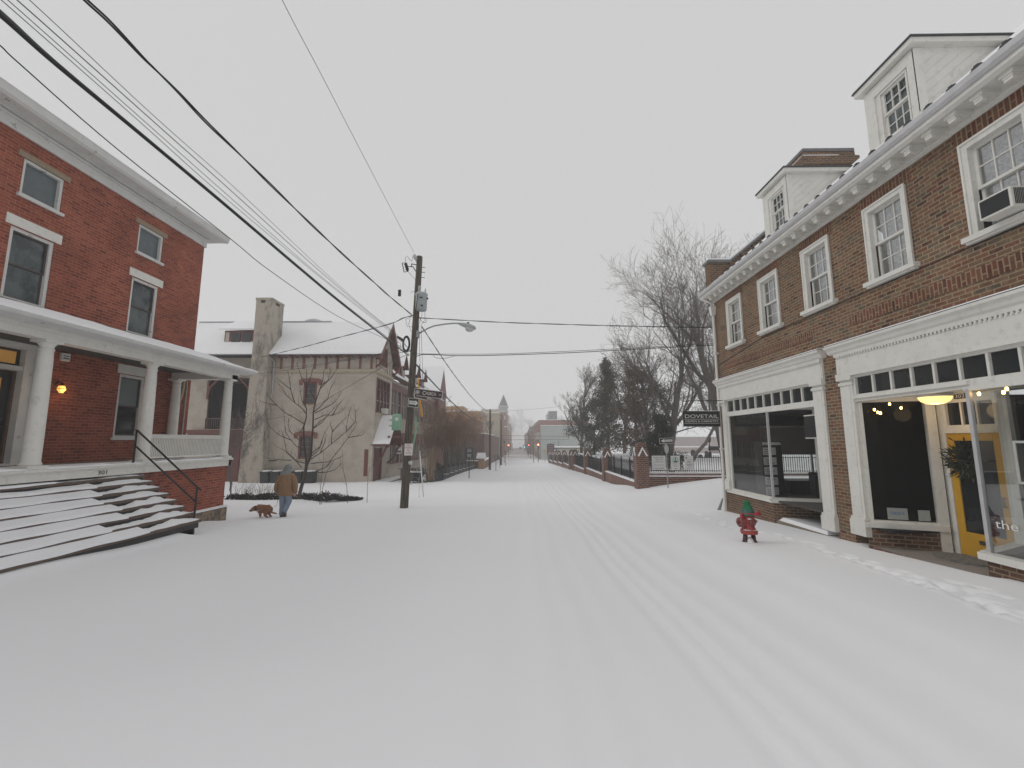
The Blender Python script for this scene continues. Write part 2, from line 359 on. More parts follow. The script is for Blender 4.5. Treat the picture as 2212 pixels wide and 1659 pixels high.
gb_.add(V, [(j*nx+i, j*nx+i+1, (j+1)*nx+i+1, (j+1)*nx+i) for j in range(len(YS)-1) for i in range(nx-1)], True)
tag(gb_.build('snowy_street', snow_m, loc=(0,0,0)), 'snow covered street running downhill with faint tyre tracks', None, None, 'structure')
pk = MB()
PX = axis([(6.0,16,.8),(16,60,3),(60,200,20)]); PY = axis([(20.85,40,1),(40,82,2)])
def parkz(x,y): return -1.62+.35*ss(22,45,y)-.028*max(0,y-45)*2.1+.05*sin(x*.7)*sin(y*.5)
pk.add([(x,y,parkz(x,y)) for y in PY for x in PX], [(j*len(PX)+i, j*len(PX)+i+1, (j+1)*len(PX)+i+1, (j+1)*len(PX)+i) for j in range(len(PY)-1) for i in range(len(PX)-1)], True)
tag(pk.build('park_ground', snow_m, loc=(6,20.85,-1.6)), 'raised snowy park ground behind the iron fence', None, None, 'structure')

# ------------------------------------------------------------------ helpers for facades
def frR(u, z, d): return (7.0+d, u, z)          # right shop facade: u = distance down the street, d = into the wall
def frL(u, z, d): return (-10.8-d, u, z)        # left brick house
def frS(u, z, d): return (u, 28+d, z)           # stucco side wall
def frF(u, z, d): return (-9.43-d, u, z)        # stucco street front
def frXY(x0, y0, x1, y1):                       # vertical plane through two plan points
    L = math.hypot(x1-x0, y1-y0); ux, uy = (x1-x0)/L, (y1-y0)/L; nx_, ny_ = -uy, ux
    return (lambda u, z, d: (x0+ux*u+nx_*d, y0+uy*u+ny_*d, z)), L
def wall(mb, fr, u0, u1, z0, z1, holes=(), depth=.12):
    us = sorted({u0,u1,*[h[0] for h in holes],*[h[1] for h in holes]}); zs = sorted({z0,z1,*[h[2] for h in holes],*[h[3] for h in holes]})
    us = [u for u in us if u0-1e-6<=u<=u1+1e-6]; zs = [z for z in zs if z0-1e-6<=z<=z1+1e-6]
    for a,b in zip(us,us[1:]):
        for c,d in zip(zs,zs[1:]):
            m,n = (a+b)/2,(c+d)/2
            if any(h[0]<m<h[1] and h[2]<n<h[3] for h in holes): continue
            mb.quad(fr(a,c,0),fr(b,c,0),fr(b,d,0),fr(a,d,0))
    for a,b,c,d in holes:
        mb.quad(fr(a,c,0),fr(b,c,0),fr(b,c,depth),fr(a,c,depth)); mb.quad(fr(a,d,0),fr(b,d,0),fr(b,d,depth),fr(a,d,depth))
        mb.quad(fr(a,c,0),fr(a,d,0),fr(a,d,depth),fr(a,c,depth)); mb.quad(fr(b,c,0),fr(b,d,0),fr(b,d,depth),fr(b,c,depth))
def frame(mb, fr, u0, u1, z0, z1, w, d0, d1, wb=None, wt=None):
    wb = w if wb is None else wb; wt = w if wt is None else wt
    mb.fbox(fr,u0,u0+w,z0,z1,d0,d1); mb.fbox(fr,u1-w,u1,z0,z1,d0,d1)
    mb.fbox(fr,u0+w,u1-w,z1-wt,z1,d0,d1)
    if wb: mb.fbox(fr,u0+w,u1-w,z0,z0+wb,d0,d1)
def sash(mb, fr, u0, u1, z0, z1, cols, rows, d, st=.045, bar=.018, th=.035):
    frame(mb, fr, u0, u1, z0, z1, st, d, d+th)
    iu0,iu1,iz0,iz1 = u0+st,u1-st,z0+st,z1-st
    for i in range(1,cols): c=iu0+(iu1-iu0)*i/cols; mb.fbox(fr,c-bar/2,c+bar/2,iz0,iz1,d+.004,d+th-.004)
    for j in range(1,rows): c=iz0+(iz1-iz0)*j/rows; mb.fbox(fr,iu0,iu1,c-bar/2,c+bar/2,d+.006,d+th-.006)
def drape(mb, fr, u0, u1, z0, z1, d, amp=.02, n=40, wl=.11):
    P = []; 
    for i in range(n+1):
        u = u0+(u1-u0)*i/n; dd = d+amp*sin(2*pi*(u-u0)/wl)+amp*.4*sin(2*pi*(u-u0)/wl*.37)
        P += [fr(u,z0,dd), fr(u,z1,dd)]
    mb.add(P, [(2*i,2*i+2,2*i+3,2*i+1) for i in range(n)], True)

TXT = {}
def text(parent, name, s, c, right, up, w, h, m, th=.004, mirror=False):
    if s not in TXT:
        cu = bpy.data.curves.new('t','FONT'); cu.body = s; cu.size = 1; cu.extrude = 0; cu.resolution_u = 3
        o = bpy.data.objects.new('t', cu); COL.objects.link(o)
        dg = bpy.context.evaluated_depsgraph_get(); me = o.evaluated_get(dg).to_mesh()
        TXT[s] = ([tuple(v.co) for v in me.vertices], [tuple(p.vertices) for p in me.polygons])
        o.evaluated_get(dg).to_mesh_clear(); bpy.data.objects.remove(o); bpy.data.curves.remove(cu)
    v, f = TXT[s]; xs=[p[0] for p in v]; ys=[p[1] for p in v]; x0,x1,y0,y1 = min(xs),max(xs),min(ys),max(ys)
    right = Vector(right).normalized(); up = Vector(up).normalized(); nrm = right.cross(up); c = Vector(c); mb = MB()
    if mirror: right = -right
    mb.add([c+right*((p[0]-x0)/(x1-x0)-.5)*w+up*((p[1]-y0)/(y1-y0)-.5)*h+nrm*th for p in v], f)
    return mb.build(name, m, parent, loc=None if parent else c)

exec_parts = []
# ------------------------------------------------------------------ right brick shop building
shop = thing('brick_shop_building', (7,10,-2.2), 'brown brick corner building with white shopfronts, dormers and a snowy roof', 'building')
YN, YF = 2.2, 15.0
wins = [(13.14,14.06),(11.22,12.14),(9.29,10.21),(7.35,8.28),(5.43,6.36),(3.5,4.43)]
holes = [(a+.03,b-.03,3.12,4.58) for a,b in wins]
w = MB()
wall(w, frR, YN, YF, 2.06, 4.9, holes, .10)
wall(w, frR, 9.38, 9.86, -2.4, 2.06); wall(w, frR, 14.80, YF, -2.6, 2.06)
w.box(7.0,7.25,9.38,9.382,-2.4,2.06); w.box(7.0,7.4,9.858,9.86,-2.4,2.06); w.box(7.0,7.4,14.80,14.802,-2.6,2.06)
wall(w, lambda u,z,d:(u,15.0-d,z), 7.0, 16, -3, 5.0, [(8.2,11.6,-1.6,.5)], .15)
wall(w, lambda u,z,d:(u,YN+d,z), 7.0, 16, -3, 5.0)
w.add([(7.0,15,5),(16,15,5),(11.3,15,8.5)],[(0,1,2)])
shop_wall = w.build('brick_wall', M_brownbrick, shop)
# brickwork with upright courses: flat arches over the upper windows and two long bands
sc = MB()
for a,b in wins: sc.fbox(frR, a-.1, b+.1, 4.62, 4.87, -.006, .02)
for a,b in ((10.05,14.55),(2.5,8.95)): sc.fbox(frR, a, b, 2.40, 2.62, -.012, .02)
sc.build('soldier_course', M_soldier, shop)
# upper windows
def upper_window(k, a, b):
    fr = frR; c = MB()
    frame(c, fr, a, b, 3.1, 4.60, .10, -.035, .06, wb=0)
    frame(c, fr, a-.015, b+.015, 3.1, 4.615, .035, -.055, -.034, wb=0)
    o = c.build('window', M_white, shop)
    s_ = MB(); s_.fbox(fr, a-.09, b+.09, 3.02, 3.10, -.12, .05); s_.fbox(fr, a-.06, b+.06, 2.985, 3.02, -.08, .03); s_.build('sill', M_white, o)
    lo, hi = 3.14, 4.50; md = 3.83
    open_ = k == 4
    s1 = MB(); sash(s1, fr, a+.1, b-.1, md-.02, hi, 3, 2, .06); s1.build('upper_sash', M_white, o)
    s2 = MB(); lb = lo+.34 if open_ else lo
    sash(s2, fr, a+.1, b-.1, lb, md+.02, 3, 2 if not open_ else 1, .10); s2.build('lower_sash', M_white, o)
    g = MB(); g.quad(fr(a+.1,md,.08),fr(b-.1,md,.08),fr(b-.1,hi,.08),fr(a+.1,hi,.08)); g.quad(fr(a+.1,lb,.12),fr(b-.1,lb,.12),fr(b-.1,md,.12),fr(a+.1,md,.12)); g.build('pane', G_win, o)
    cu = MB(); W_ = b-a-.2
    if k in (4,5): drape(cu, fr, a+.1, b-.1, 3.14, 4.5, .2, .02)
    else:
        drape(cu, fr, a+.1, a+.1+W_*.3, 3.3 if k==2 else 3.14, 4.5, .2, .02); drape(cu, fr, a+.1+W_*.34, b-.1, 3.62 if k==2 else (3.45 if k<2 else 3.14), 4.5, .22, .02)
    cu.build('curtain', M_laceb if k in (1,2) else M_lace, o)
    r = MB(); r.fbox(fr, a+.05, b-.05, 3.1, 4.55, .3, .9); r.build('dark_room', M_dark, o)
    if k == 4:                                                # window air conditioner
        ac = MB(); ac.fbox(fr, 5.53, 5.95, 3.13, 3.43, -.34, .1); a1 = ac.build('air_conditioner', M_white, o, bevel=.012)
    return o
for k,(a,b) in enumerate(wins): upper_window(k, a, b)
acf = MB(); a,b = wins[4]
acf.fbox(frR, 5.56, 5.92, 3.16, 3.40, -.345, -.338)
for i in range(9): acf.box(6.70+i*.022, 6.712+i*.022, 5.526, 5.531, 3.17, 3.40)
for i in range(9): acf.box(6.70+i*.022, 6.712+i*.022, 5.949, 5.954, 3.17, 3.40)
acf.build('air_conditioner_grille', M_black, shop)
# far gable window looking on to the side street is an opening with a beige blind
sw = MB(); frSide = lambda u,z,d:(u,15.0-d,z)
frame(sw, frSide, 8.2, 11.6, -1.6, .5, .06, -.02, .12); sw.fbox(frSide, 9.9,9.95,-1.54,.44,.02,.08)
so = sw.build('window', M_white, shop)
g = MB(); g.quad(frSide(8.26,-1.54,.05),frSide(11.54,-1.54,.05),frSide(11.54,.44,.05),frSide(8.26,.44,.05)); g.build('pane', G_clear, so)
g = MB(); g.fbox(frSide, 8.26, 11.54, -.47, .44, .10, .13); g.build('blind', mat('beige_blind',(.30,.27,.23),.9,.05,2), so)
# eaves: frieze, soffit, modillions, gutter
co = MB()
co.fbox(frR, YN, YF+.03, 4.87, 5.02, -.03, 0); co.fbox(frR, YN, YF+.03, 4.93, 5.02, -.06, -.03)
co.box(6.62, 7.0, YN, YF+.1, 5.02, 5.06)
co.prism([(6.62,5.0),(6.56,5.04),(6.56,5.10),(6.66,5.16),(6.7,5.06)], lambda p,q,a:(p,a,q), YN, YF+.12)
co.build('cornice', M_white, shop)
y = YN+.1
while y < YF-.05:
    mo = MB(); mo.box(6.66, 6.94, y-.085, y+.085, 4.95, 5.02); mo.box(6.68,6.90,y-.06,y+.06,4.915,4.95); mo.box(6.69,6.76,y-.055,y+.055,4.87,4.915); y += .385
    mo.build('modillion', M_white, shop)
gu = MB()
gu.prism([(6.50,5.24),(6.50,5.15),(6.53,5.10),(6.60,5.10),(6.66,5.14),(6.66,5.24),(6.64,5.24),(6.64,5.15),(6.59,5.115),(6.54,5.115),(6.515,5.15),(6.515,5.24)], lambda p,q,a:(p,a,q), YN, YF+.15)
gu.build('gutter', M_galv, shop)
dp = MB()
dp.tube([(6.58,14.98,5.12),(6.60,14.97,5.0),(6.86,14.93,4.86),(6.9,14.92,4.72)], .04, 8)
dp.hexa([(6.84,14.86,4.40),(6.98,14.86,4.40),(6.98,14.98,4.40),(6.84,14.98,4.40),(6.80,14.82,4.72),(6.99,14.82,4.72),(6.99,15.02,4.72),(6.80,15.02,4.72)])
dp.tube([(6.91,14.92,4.45),(6.91,14.92,-2.0),(6.91,14.92,-2.5)], .045, 8)
for z in (3.0,1.2,-.3,-1.2): dp.box(6.86,7.0,14.86,14.98,z,z+.05)
dp.build('downpipe', M_white, shop)
# roof with snow, snow guards, parapet, chimney
rs = MB(); sl_ = .84
rs.prism([(6.60,5.24),(11.3,5.24+4.7*sl_),(16,5.24),(16,5.14),(11.3,5.14+4.7*sl_),(6.60,5.14)], lambda p,q,a:(p,a,q), YN, YF-.02)
rs.build('roof', M_roofd, shop)
rs = MB(); n=60
P=[];
for j,y in enumerate([YN+(YF-.3-YN)*i/n for i in range(n+1)]):
    for (x,dz) in ((6.57,-.01),(6.60,.055),(6.9,.07),(8.5,.08),(11.3,.08)):
        P.append((x, y, 5.24+(x-6.60)*sl_+dz+.012*sin(y*3.1+x)))
rs.add(P, [(j*5+i,(j+1)*5+i,(j+1)*5+i+1,j*5+i+1) for j in range(n) for i in range(4)], True)
rs.build('roof_snow', snow_r, shop)
def guard(y, x=6.86):
    z = 5.24+(x-6.60)*sl_; sg = MB()
    for k,(wd,h) in enumerate(((.09,.075),(.065,.10),(.03,.115))): sg.box(x-.012-.004*k, x+.012+.004*k, y-wd, y+wd, z-.02, z+h)
    sg.build('snow_guard', M_roofd, shop)
y = YN+.2
while y < YF-.3: guard(y); y += .385
pa = MB()
pa.prism([(6.78,5.0),(6.78,6.27),(7.5,6.27),(11.3,9.35),(11.3,8.9),(7.6,5.0)], lambda p,q,a:(p,a,q), YF-.28, YF+.05)
for i in range(9): x=7.5+i*.42; pa.box(x, x+.3, YF-.34, YF-.28, 5.95+(x-7.2)*.78, 6.07+(x-7.2)*.78)
pa.build('gable_parapet', M_darkbrick, shop)
pa = MB(); pa.prism([(6.72,6.27),(6.72,6.36),(7.5,6.36),(11.3,9.45),(11.3,9.35),(7.5,6.27)], lambda p,q,a:(p,a,q), YF-.36, YF+.1); pa.build('parapet_coping', M_slate, shop)
pa = MB(); pa.prism([(6.74,6.362),(6.74,6.41),(7.49,6.42),(11.3,9.52),(11.3,9.452),(7.5,6.362)], lambda p,q,a:(p,a,q), YF-.34, YF+.08); pa.build('coping_snow', snow_r, shop)
ch = MB(); ch.box(9.5,11.2,13.36,14.27,7,9.55); ch.box(9.42,11.28,13.28,14.35,9.1,9.36); co_ = ch.build('chimney', M_darkbrick, shop)
ch = MB(); ch.box(9.48,11.18,13.34,14.29,9.56,9.66); ch.build('chimney_cap', M_slate, co_)
ch = MB(); ch.box(9.43,10.6,13.285,13.35,9.362,9.385); ch.box(9.43,9.49,13.29,14.3,9.362,9.385); ch.build('chimney_snow', snow_r, co_)
# dormers
def dormer(y0):
    y1 = y0+1.09; X0=7.3; d = MB()
    d.quad((X0,y0,5.80),(X0,y0,7.22),(9.4,y0,7.22),(9.4,y0,7.5)) if False else None
    zr = lambda x: 5.24+(x-6.6)*sl_
    d.add([(X0,y0,zr(X0)),(X0,y0,7.22),(9.05,y0,7.22)],[(0,1,2)]); d.add([(X0,y1,zr(X0)),(X0,y1,7.22),(9.05,y1,7.22)],[(0,1,2)])
    fr = lambda u,z,dd:(X0+dd,u,z)
    wall(d, fr, y0, y1, 5.7, 7.22, [(y0+.16,y0+.78,5.88,6.92)], .08)
    d.box(X0-.03,X0,y0-.02,y0+.13,5.8,7.16); d.box(X0-.03,X0,y1-.22,y1+.02,5.8,7.16); d.box(X0-.03,X0,y0+.13,y1-.22,6.95,7.16)
    d.box(X0-.03,X0+.12,y0-.025,y0-.001,5.9,7.16)
    for k in range(1,7):                                     # diagonal board joints on the cheek
        x=X0+.22*k; z0=zr(X0)+.0
        a=(X0+.02,y0-.004, 7.12-k*.19+.0); 
        if a[2] > zr(X0)+.05:
            L_=(7.10-a[2])/sl_; d.add([a,(a[0]+L_,a[1],a[2]+L_*sl_),(a[0]+L_,a[1]-.006,a[2]+L_*sl_+.012),(a[0],a[1]-.006,a[2]+.012)],[(0,1,2,3)])
    o = d.build('dormer', M_white, shop)
    e = MB(); e.box(X0-.14,9.25,y0-.13,y1+.13,7.2,7.30); e.build('dormer_eave', M_white, o)
    e = MB(); e.hexa([(X0-.17,y0-.16,7.302),(9.3,y0-.16,7.302),(9.3,y1+.16,7.302),(X0-.17,y1+.16,7.302),(X0-.15,y0-.14,7.35),(9.3,y0-.14,7.35),(9.3,y1+.14,7.35),(X0-.15,y1+.14,7.35)]); e.build('dormer_roof', M_roofd, o)
    e = MB(); e.box(X0+.3,9.3,y0+.1,y1-.1,7.352,7.42); e.build('dormer_snow', snow_r, o)
    wn = MB(); frame(wn, fr, y0+.16,y0+.78,5.88,6.92,.03,-.02,.06)
    sash(wn, fr, y0+.19,y0+.75,6.4,6.89,3,2,.02); sash(wn, fr, y0+.19,y0+.75,5.91,6.42,3,2,.05)
    wo = wn.build('dormer_window', M_white, o)
    p = MB(); p.fbox(fr,y0+.18,y0+.76,5.9,6.9,.07,.075); p.build('pane', M_panegrey, wo)
for y0 in (7.19,10.98): dormer(y0)
# ---- shopfronts
def pilaster(mb, y0, y1, zb):
    mb.fbox(frR, y0, y1, zb+.3, 1.35, -.05, .05); mb.fbox(frR, y0-.03, y1+.03, zb, zb+.3, -.10, .05)
    mb.fbox(frR, y0-.018, y1+.018, zb+.3, zb+.36, -.08, .05); mb.fbox(frR, y0+.06, y1-.06, zb+.45, 1.12, -.062, -.05)
    mb.fbox(frR, y0-.02, y1+.02, 1.16, 1.22, -.075, .05); mb.fbox(frR, y0-.035, y1+.035, 1.27, 1.35, -.10, .05)
def entab(mb, y0, y1):
    mb.fbox(frR, y0, y1, 1.35, 1.42, -.09, .05); mb.fbox(frR, y0+.02, y1-.02, 1.42, 1.76, -.06, .05)
    mb.fbox(frR, y0, y1, 1.80, 1.87, -.09, .05)
    mb.prism([(-.09,1.87),(-.13,1.90),(-.15,1.96),(-.21,2.0),(-.21,2.05),(.0,2.06),(.0,1.87)], lambda p,q,a:(7+p,a,q), y0-.12, y1+.12)
def dentils(mb, y0, y1):
    y=y0+.03
    while y < y1-.04: mb.fbox(frR, y, y+.035, 1.76, 1.80, -.088, -.055); y+=.07
def cap_snow(par, y0, y1):
    m_=MB(); m_.prism([(-.20,2.062),(-.19,2.085),(0,2.10),(0,2.062)], lambda p,q,a:(7+p,a,q), y0-.10, y1+.10); m_.build('ledge_snow', snow_r, par)
    m_=MB(); m_.prism([(-.215,2.051),(-.215,2.060),(0,2.0615),(0,2.051)], lambda p,q,a:(7+p,a,q), y0-.125, y1+.125); m_.build('flashing', M_roofd, par)
def transom(par, y0, y1, n, z0=.95, z1=1.31):
    m_=MB(); frame(m_, frR, y0, y1, z0-.05, z1+.04, .05, -.02, .06)
    st=(y1-y0-.1)/n
    for i in range(1,n): c=y0+.05+st*i; m_.fbox(frR, c-.02, c+.02, z0, z1, -.012, .05)
    m_.fbox(frR, y0, y1, .80, .90, -.03, .08)
    o=m_.build('transom_window', M_white, par)
    m_=MB(); m_.fbox(frR, y0+.04,y1-.04,z0,z1,.035,.04); m_.build('pane', M_pane, o)
# shopfront one (far, corner)
sf1 = MB(); pilaster(sf1, 9.86, 10.22, -1.98); pilaster(sf1, 14.55, 14.80, -1.62); entab(sf1, 9.84, 14.92); dentils(sf1, 9.84, 14.92)
sf1.fbox(frR,9.83,9.86,1.35,2.0,-.05,.2)
sf1o = sf1.build('shopfront', M_white, shop); sf1o['label']='smaller white shopfront by the corner with a clear display window'
cap_snow(sf1o, 9.84, 14.92); transom(sf1o, 10.2, 14.55, 10)
fr1a = frR; CX, CY = 6.98, 12.18
fr1b, L1b = frXY(CX, CY, 8.15, 11.83)                      # d>0 points away from the camera side
m_=MB()
m_.fbox(fr1a, 12.20, 14.72, -1.68, -1.60, -.10, .06); m_.fbox(fr1a, 12.20, 14.55, -1.60, -1.54, -.03, .05)
m_.fbox(fr1b, -.1, L1b, -1.68, -1.60, -.06, .1); m_.fbox(fr1b, 0, L1b, -1.60, -1.54, -.02, .06)
m_.fbox(fr1a, 14.47, 14.55, -1.54, .84, .0, .05); m_.fbox(fr1a, 12.2, 14.55, .80, .86, .0, .06)
m_.fbox(fr1b, L1b-.12, L1b, -1.54, .84, -.05, .08); m_.fbox(fr1b, L1b, L1b+.2, -2.2, .84, -.05, .1)
m_.box(CX+.0, 8.6, 10.2, 11.84, .84, .90); m_.box(8.5,8.56,10.2,11.82,-2.2,.84)
m_.build('display_frame', M_white, sf1o)
m_=MB(); m_.box(CX-.025, CX+.02, CY-.0, CY+.045, -1.56, .82); m_.fbox(fr1b,0,.02,-1.56,.82,-.01,.03); m_.build('corner_mullion', M_galv, sf1o)
m_=MB(); m_.quad(fr1a(CY,-1.54,.02),fr1a(14.5,-1.54,.02),fr1a(14.5,.82,.02),fr1a(CY,.82,.02)); m_.quad(fr1b(0,-1.54,.02),fr1b(L1b-.1,-1.54,.02),fr1b(L1b-.1,.82,.02),fr1b(0,.82,.02)); m_.build('display_glass', G_clear, sf1o)
m_=MB(); m_.fbox(fr1a, 12.2, 14.80, -2.7, -1.68, -.02, .1); m_.fbox(fr1b, -.02, L1b, -2.7, -1.68, 0, .12); m_.build('brick_plinth', M_darkbrick, sf1o)
m_=MB(); m_.box(7.0,8.5,10.22,12.2,-2.6,-2.13); m_.build('entry_step', M_concrete, sf1o)
m_=MB(); m_.hexa([(7.02,10.24,-2.128),(8.49,10.24,-2.128),(8.49,11.9,-2.128),(7.02,12.1,-2.128),(7.06,10.3,-2.05),(8.45,10.3,-2.09),(8.45,11.82,-2.09),(7.08,12.0,-2.04)]); m_.build('entry_snow', snow_m, sf1o)
# room seen through the glass
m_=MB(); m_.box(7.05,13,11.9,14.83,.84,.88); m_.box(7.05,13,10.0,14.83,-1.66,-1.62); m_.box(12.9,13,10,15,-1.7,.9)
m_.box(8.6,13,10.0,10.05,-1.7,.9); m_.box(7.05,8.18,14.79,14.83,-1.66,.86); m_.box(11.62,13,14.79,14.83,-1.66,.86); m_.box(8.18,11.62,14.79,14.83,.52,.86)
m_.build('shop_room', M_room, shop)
m_=MB(); m_.box(8.3,12.5,13.6,14.5,-1.62,-1.22); m_.box(8.9,9.3,13.0,13.6,-1.62,-.95); m_.build('low_cabinet', M_black, shop)
m_=MB()
m_.box(8.3,12,12.9,12.94,.62,.66)
for x in (8.6,9.3,9.9,10.5): m_.tube([(x,12.92,.62),(x,12.9,.55),(x-.1,12.7,.46)],[.02,.03,.05],8)
m_.build('track_light', M_black, shop)
m_=MB(); m_.box(7.02,7.06,10.28,10.72,.05,.62); fr_=m_.build('wall_box', M_white, shop); m_=MB(); m_.box(7.0,7.018,10.31,10.69,.08,.59); m_.build('wall_box_screen', M_blackp, fr_)
ds = thing('display_tower', (7.45,13.5,-1.6), 'black sample display tower with grey panels in the corner shop window', 'display stand')
m_=MB(); m_.box(7.25,7.85,13.1,13.55,-1.6,-.02); m_.build('cabinet', M_black, ds)
for i in range(5):
    m_=MB(); m_.box(7.29,7.66,13.085,13.1,-.42-i*.29,-.2-i*.29); p_=m_.build('sample_panel', M_cardw, ds)
    m_=MB(); 
    for j in range(3): m_.box(7.33,7.33+.1+.05*((i*3+j)%4),13.078,13.085,-.38-i*.29+j*.055,-.36-i*.29+j*.055)
    m_.build('handle_sample', M_ink, p_)
m_=MB(); m_.box(7.28,7.82,13.08,13.1,-.13,-.04); m_.build('header', M_cardw, ds)
bg_ = MB(); bg_.box(8.0,8.16,12.0,12.22,-1.52,-.95)
tag(bg_.build('shopping_bag', M_black, loc=(8.08,12.1,-1.52), bevel=.02), 'dark bag standing on the sill inside the corner shop window', 'bag')

# shopfront two (near, with the yellow door)
sf2 = MB(); pilaster(sf2, 9.0, 9.34, -1.90); entab(sf2, YN, 9.40); dentils(sf2, YN, 9.40)
sf2o = sf2.build('shopfront', M_white, shop); sf2o['label']='long white shopfront with a recessed yellow door'
cap_snow(sf2o, YN, 9.40); transom(sf2o, 3.0, 9.0, 14)
fr2a, L2a = frXY(7.02, 8.97, 8.12, 8.55)                    # angled window beside the far pilaster
DX = 8.2
m_=MB()
m_.fbox(fr2a,-.12,L2a,-1.70,-1.60,-.08,.12); m_.fbox(fr2a,0,L2a,-1.6,-1.56,-.02,.08)
m_.fbox(fr2a,L2a-.13,L2a+.02,-2.2,.9,-.04,.08); m_.fbox(fr2a,0,.05,-1.56,.8,-.02,.06); m_.fbox(fr2a,0,L2a,.78,.86,-.02,.08)
frD = lambda u,z,d:(DX+d,u,z)
frame(m_, frD, 7.38, 8.55, -2.2, .92, .12, -.02, .12, wb=0, wt=.16)      # door case
m_.fbox(frD,7.5,8.43,.14,.24,-.03,.1)
fr2b, L2b = frXY(DX, 7.36, 7.0, 6.76)
m_.fbox(fr2b,0,.12,-1.7,.86,-.08,.05)
m_.box(6.92,8.5,6.7,9.0,.86,.92)                            # recess ceiling
m_.box(6.84,7.03,YN,6.80,-1.74,-1.64); m_.box(6.962,7.03,YN,6.8,.77,.855)
m_.fbox(fr2b,0,L2b,-1.74,-1.64,-.12,.05)
m_.build('display_frame', M_white, sf2o)
m_=MB(); m_.box(6.96,7.01,6.72,6.775,-1.64,.80); m_.build('corner_mullion', M_galv, sf2o)
m_=MB()
m_.quad(fr2a(.04,-1.56,.02),fr2a(L2a-.12,-1.56,.02),fr2a(L2a-.12,.79,.02),fr2a(.04,.79,.02))
m_.quad((6.99,YN,-1.64),(6.99,6.74,-1.64),(6.99,6.74,.79),(6.99,YN,.79)); m_.quad(fr2b(.12,-1.64,0),fr2b(L2b,-1.64,0),fr2b(L2b,.79,0),fr2b(.12,.79,0))
m_.build('display_glass', G_clear, sf2o)
m_=MB(); m_.fbox(fr2a,-.04,L2a,-2.5,-1.70,0,.1); m_.box(6.95,7.03,YN,6.76,-2.4,-1.74); m_.fbox(fr2b,0,L2b,-2.4,-1.74,-.05,.05); m_.build('brick_plinth', M_darkbrick, sf2o)
m_=MB(); m_.box(7.0,8.4,6.7,9.0,-2.6,-2.075); m_.build('brick_entry_floor', M_pave, sf2o)
# transom over the door, three lights
m_=MB(); frame(m_, frD, 7.5, 8.43, .24, .76, .05, -.01, .08)
for i in (1,2): c=7.55+.83*i/3; m_.fbox(frD,c-.016,c+.016,.29,.71,0,.06)
to=m_.build('door_transom', M_white, sf2o); m_=MB(); m_.fbox(frD,7.54,8.39,.28,.72,.04,.045); m_.build('pane', M_pane, to)
m_=MB(); m_.box(DX-.035,DX-.02,7.93,8.16,.77,.87); np_=m_.build('house_number_plate', M_blackp, sf2o)
text(np_, 'house_number', '302', (DX-.037,8.045,.82), (0,-1,0), (0,0,1), .17, .065, M_signw)
# yellow door
m_=MB(); frame(m_, frD, 7.5, 8.43, -2.07, .14, .13, 0, .05, wb=.42, wt=.14); do=m_.build('yellow_door', M_yellowd, sf2o, bevel=.004)
m_=MB(); m_.fbox(frD,7.62,8.31,-1.66,.01,.02,.026); m_.build('door_glass', M_pane, do)
m_=MB(); m_.fbox(frD,7.84,8.08,-1.83,-1.76,-.012,0); m_.build('letter_slot', M_brass, do)
m_=MB(); m_.tube([(DX-.05,7.56,-.95),(DX-.05,7.56,-1.12)],.014,8); m_.box(DX-.05,DX,7.55,7.57,-1.12,-1.1); m_.box(DX-.05,DX,7.55,7.57,-.97,-.95); m_.build('door_handle', M_brass, do)
# ceiling lamp in the recess
m_=MB(); m_.lathe((7.68,8.02,.76),[(.02,-.10),(.12,-.085),(.2,-.04),(.235,.02),(.24,.05)],24); lo_=m_.build('ceiling_lamp', E_lamp, sf2o)
m_=MB(); m_.lathe((7.68,8.02,.80),[(.25,.0),(.25,.05)],24); m_.build('lamp_rim', M_white, lo_)
l_=bpy.data.lights.new('porch_light','POINT'); l_.energy=4; l_.color=(1,.7,.38); l_.shadow_soft_size=.15; lo2=bpy.data.objects.new('recess_light',l_); COL.objects.link(lo2); lo2.location=(7.68,8.02,.55)
# dark rooms behind the windows
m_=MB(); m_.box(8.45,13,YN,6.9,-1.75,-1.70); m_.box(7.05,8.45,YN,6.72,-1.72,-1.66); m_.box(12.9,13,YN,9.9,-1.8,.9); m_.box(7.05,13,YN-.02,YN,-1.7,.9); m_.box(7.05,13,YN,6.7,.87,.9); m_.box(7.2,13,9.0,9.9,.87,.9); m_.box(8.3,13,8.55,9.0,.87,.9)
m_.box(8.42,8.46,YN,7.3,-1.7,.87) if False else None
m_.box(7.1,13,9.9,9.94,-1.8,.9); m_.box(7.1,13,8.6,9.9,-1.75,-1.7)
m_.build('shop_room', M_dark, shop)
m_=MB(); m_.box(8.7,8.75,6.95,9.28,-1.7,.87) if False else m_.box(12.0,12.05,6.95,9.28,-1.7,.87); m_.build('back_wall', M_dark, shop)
for (x,y,z) in ((7.845,9.6,.676),(7.916,9.6,.617),(7.97,9.6,.60),(8.19,9.6,.80),(8.43,9.6,.715),(7.05,6.66,.71),(7.3,6.55,.72),(7.3,6.50,.765)):  # hung bulbs added to stand in for bulb reflections in the glass
    m_=MB(); m_.tube([(x,y,z+.03),(x,y,.86)],.003,4); pd=m_.build('reflection_bulb', M_black, shop); m_=MB(); m_.lathe((x,y,z),[(.006,-.026),(.018,-.02),(.02,.015),(.01,.03)],10); m_.build('bulb', E_bulb, pd)
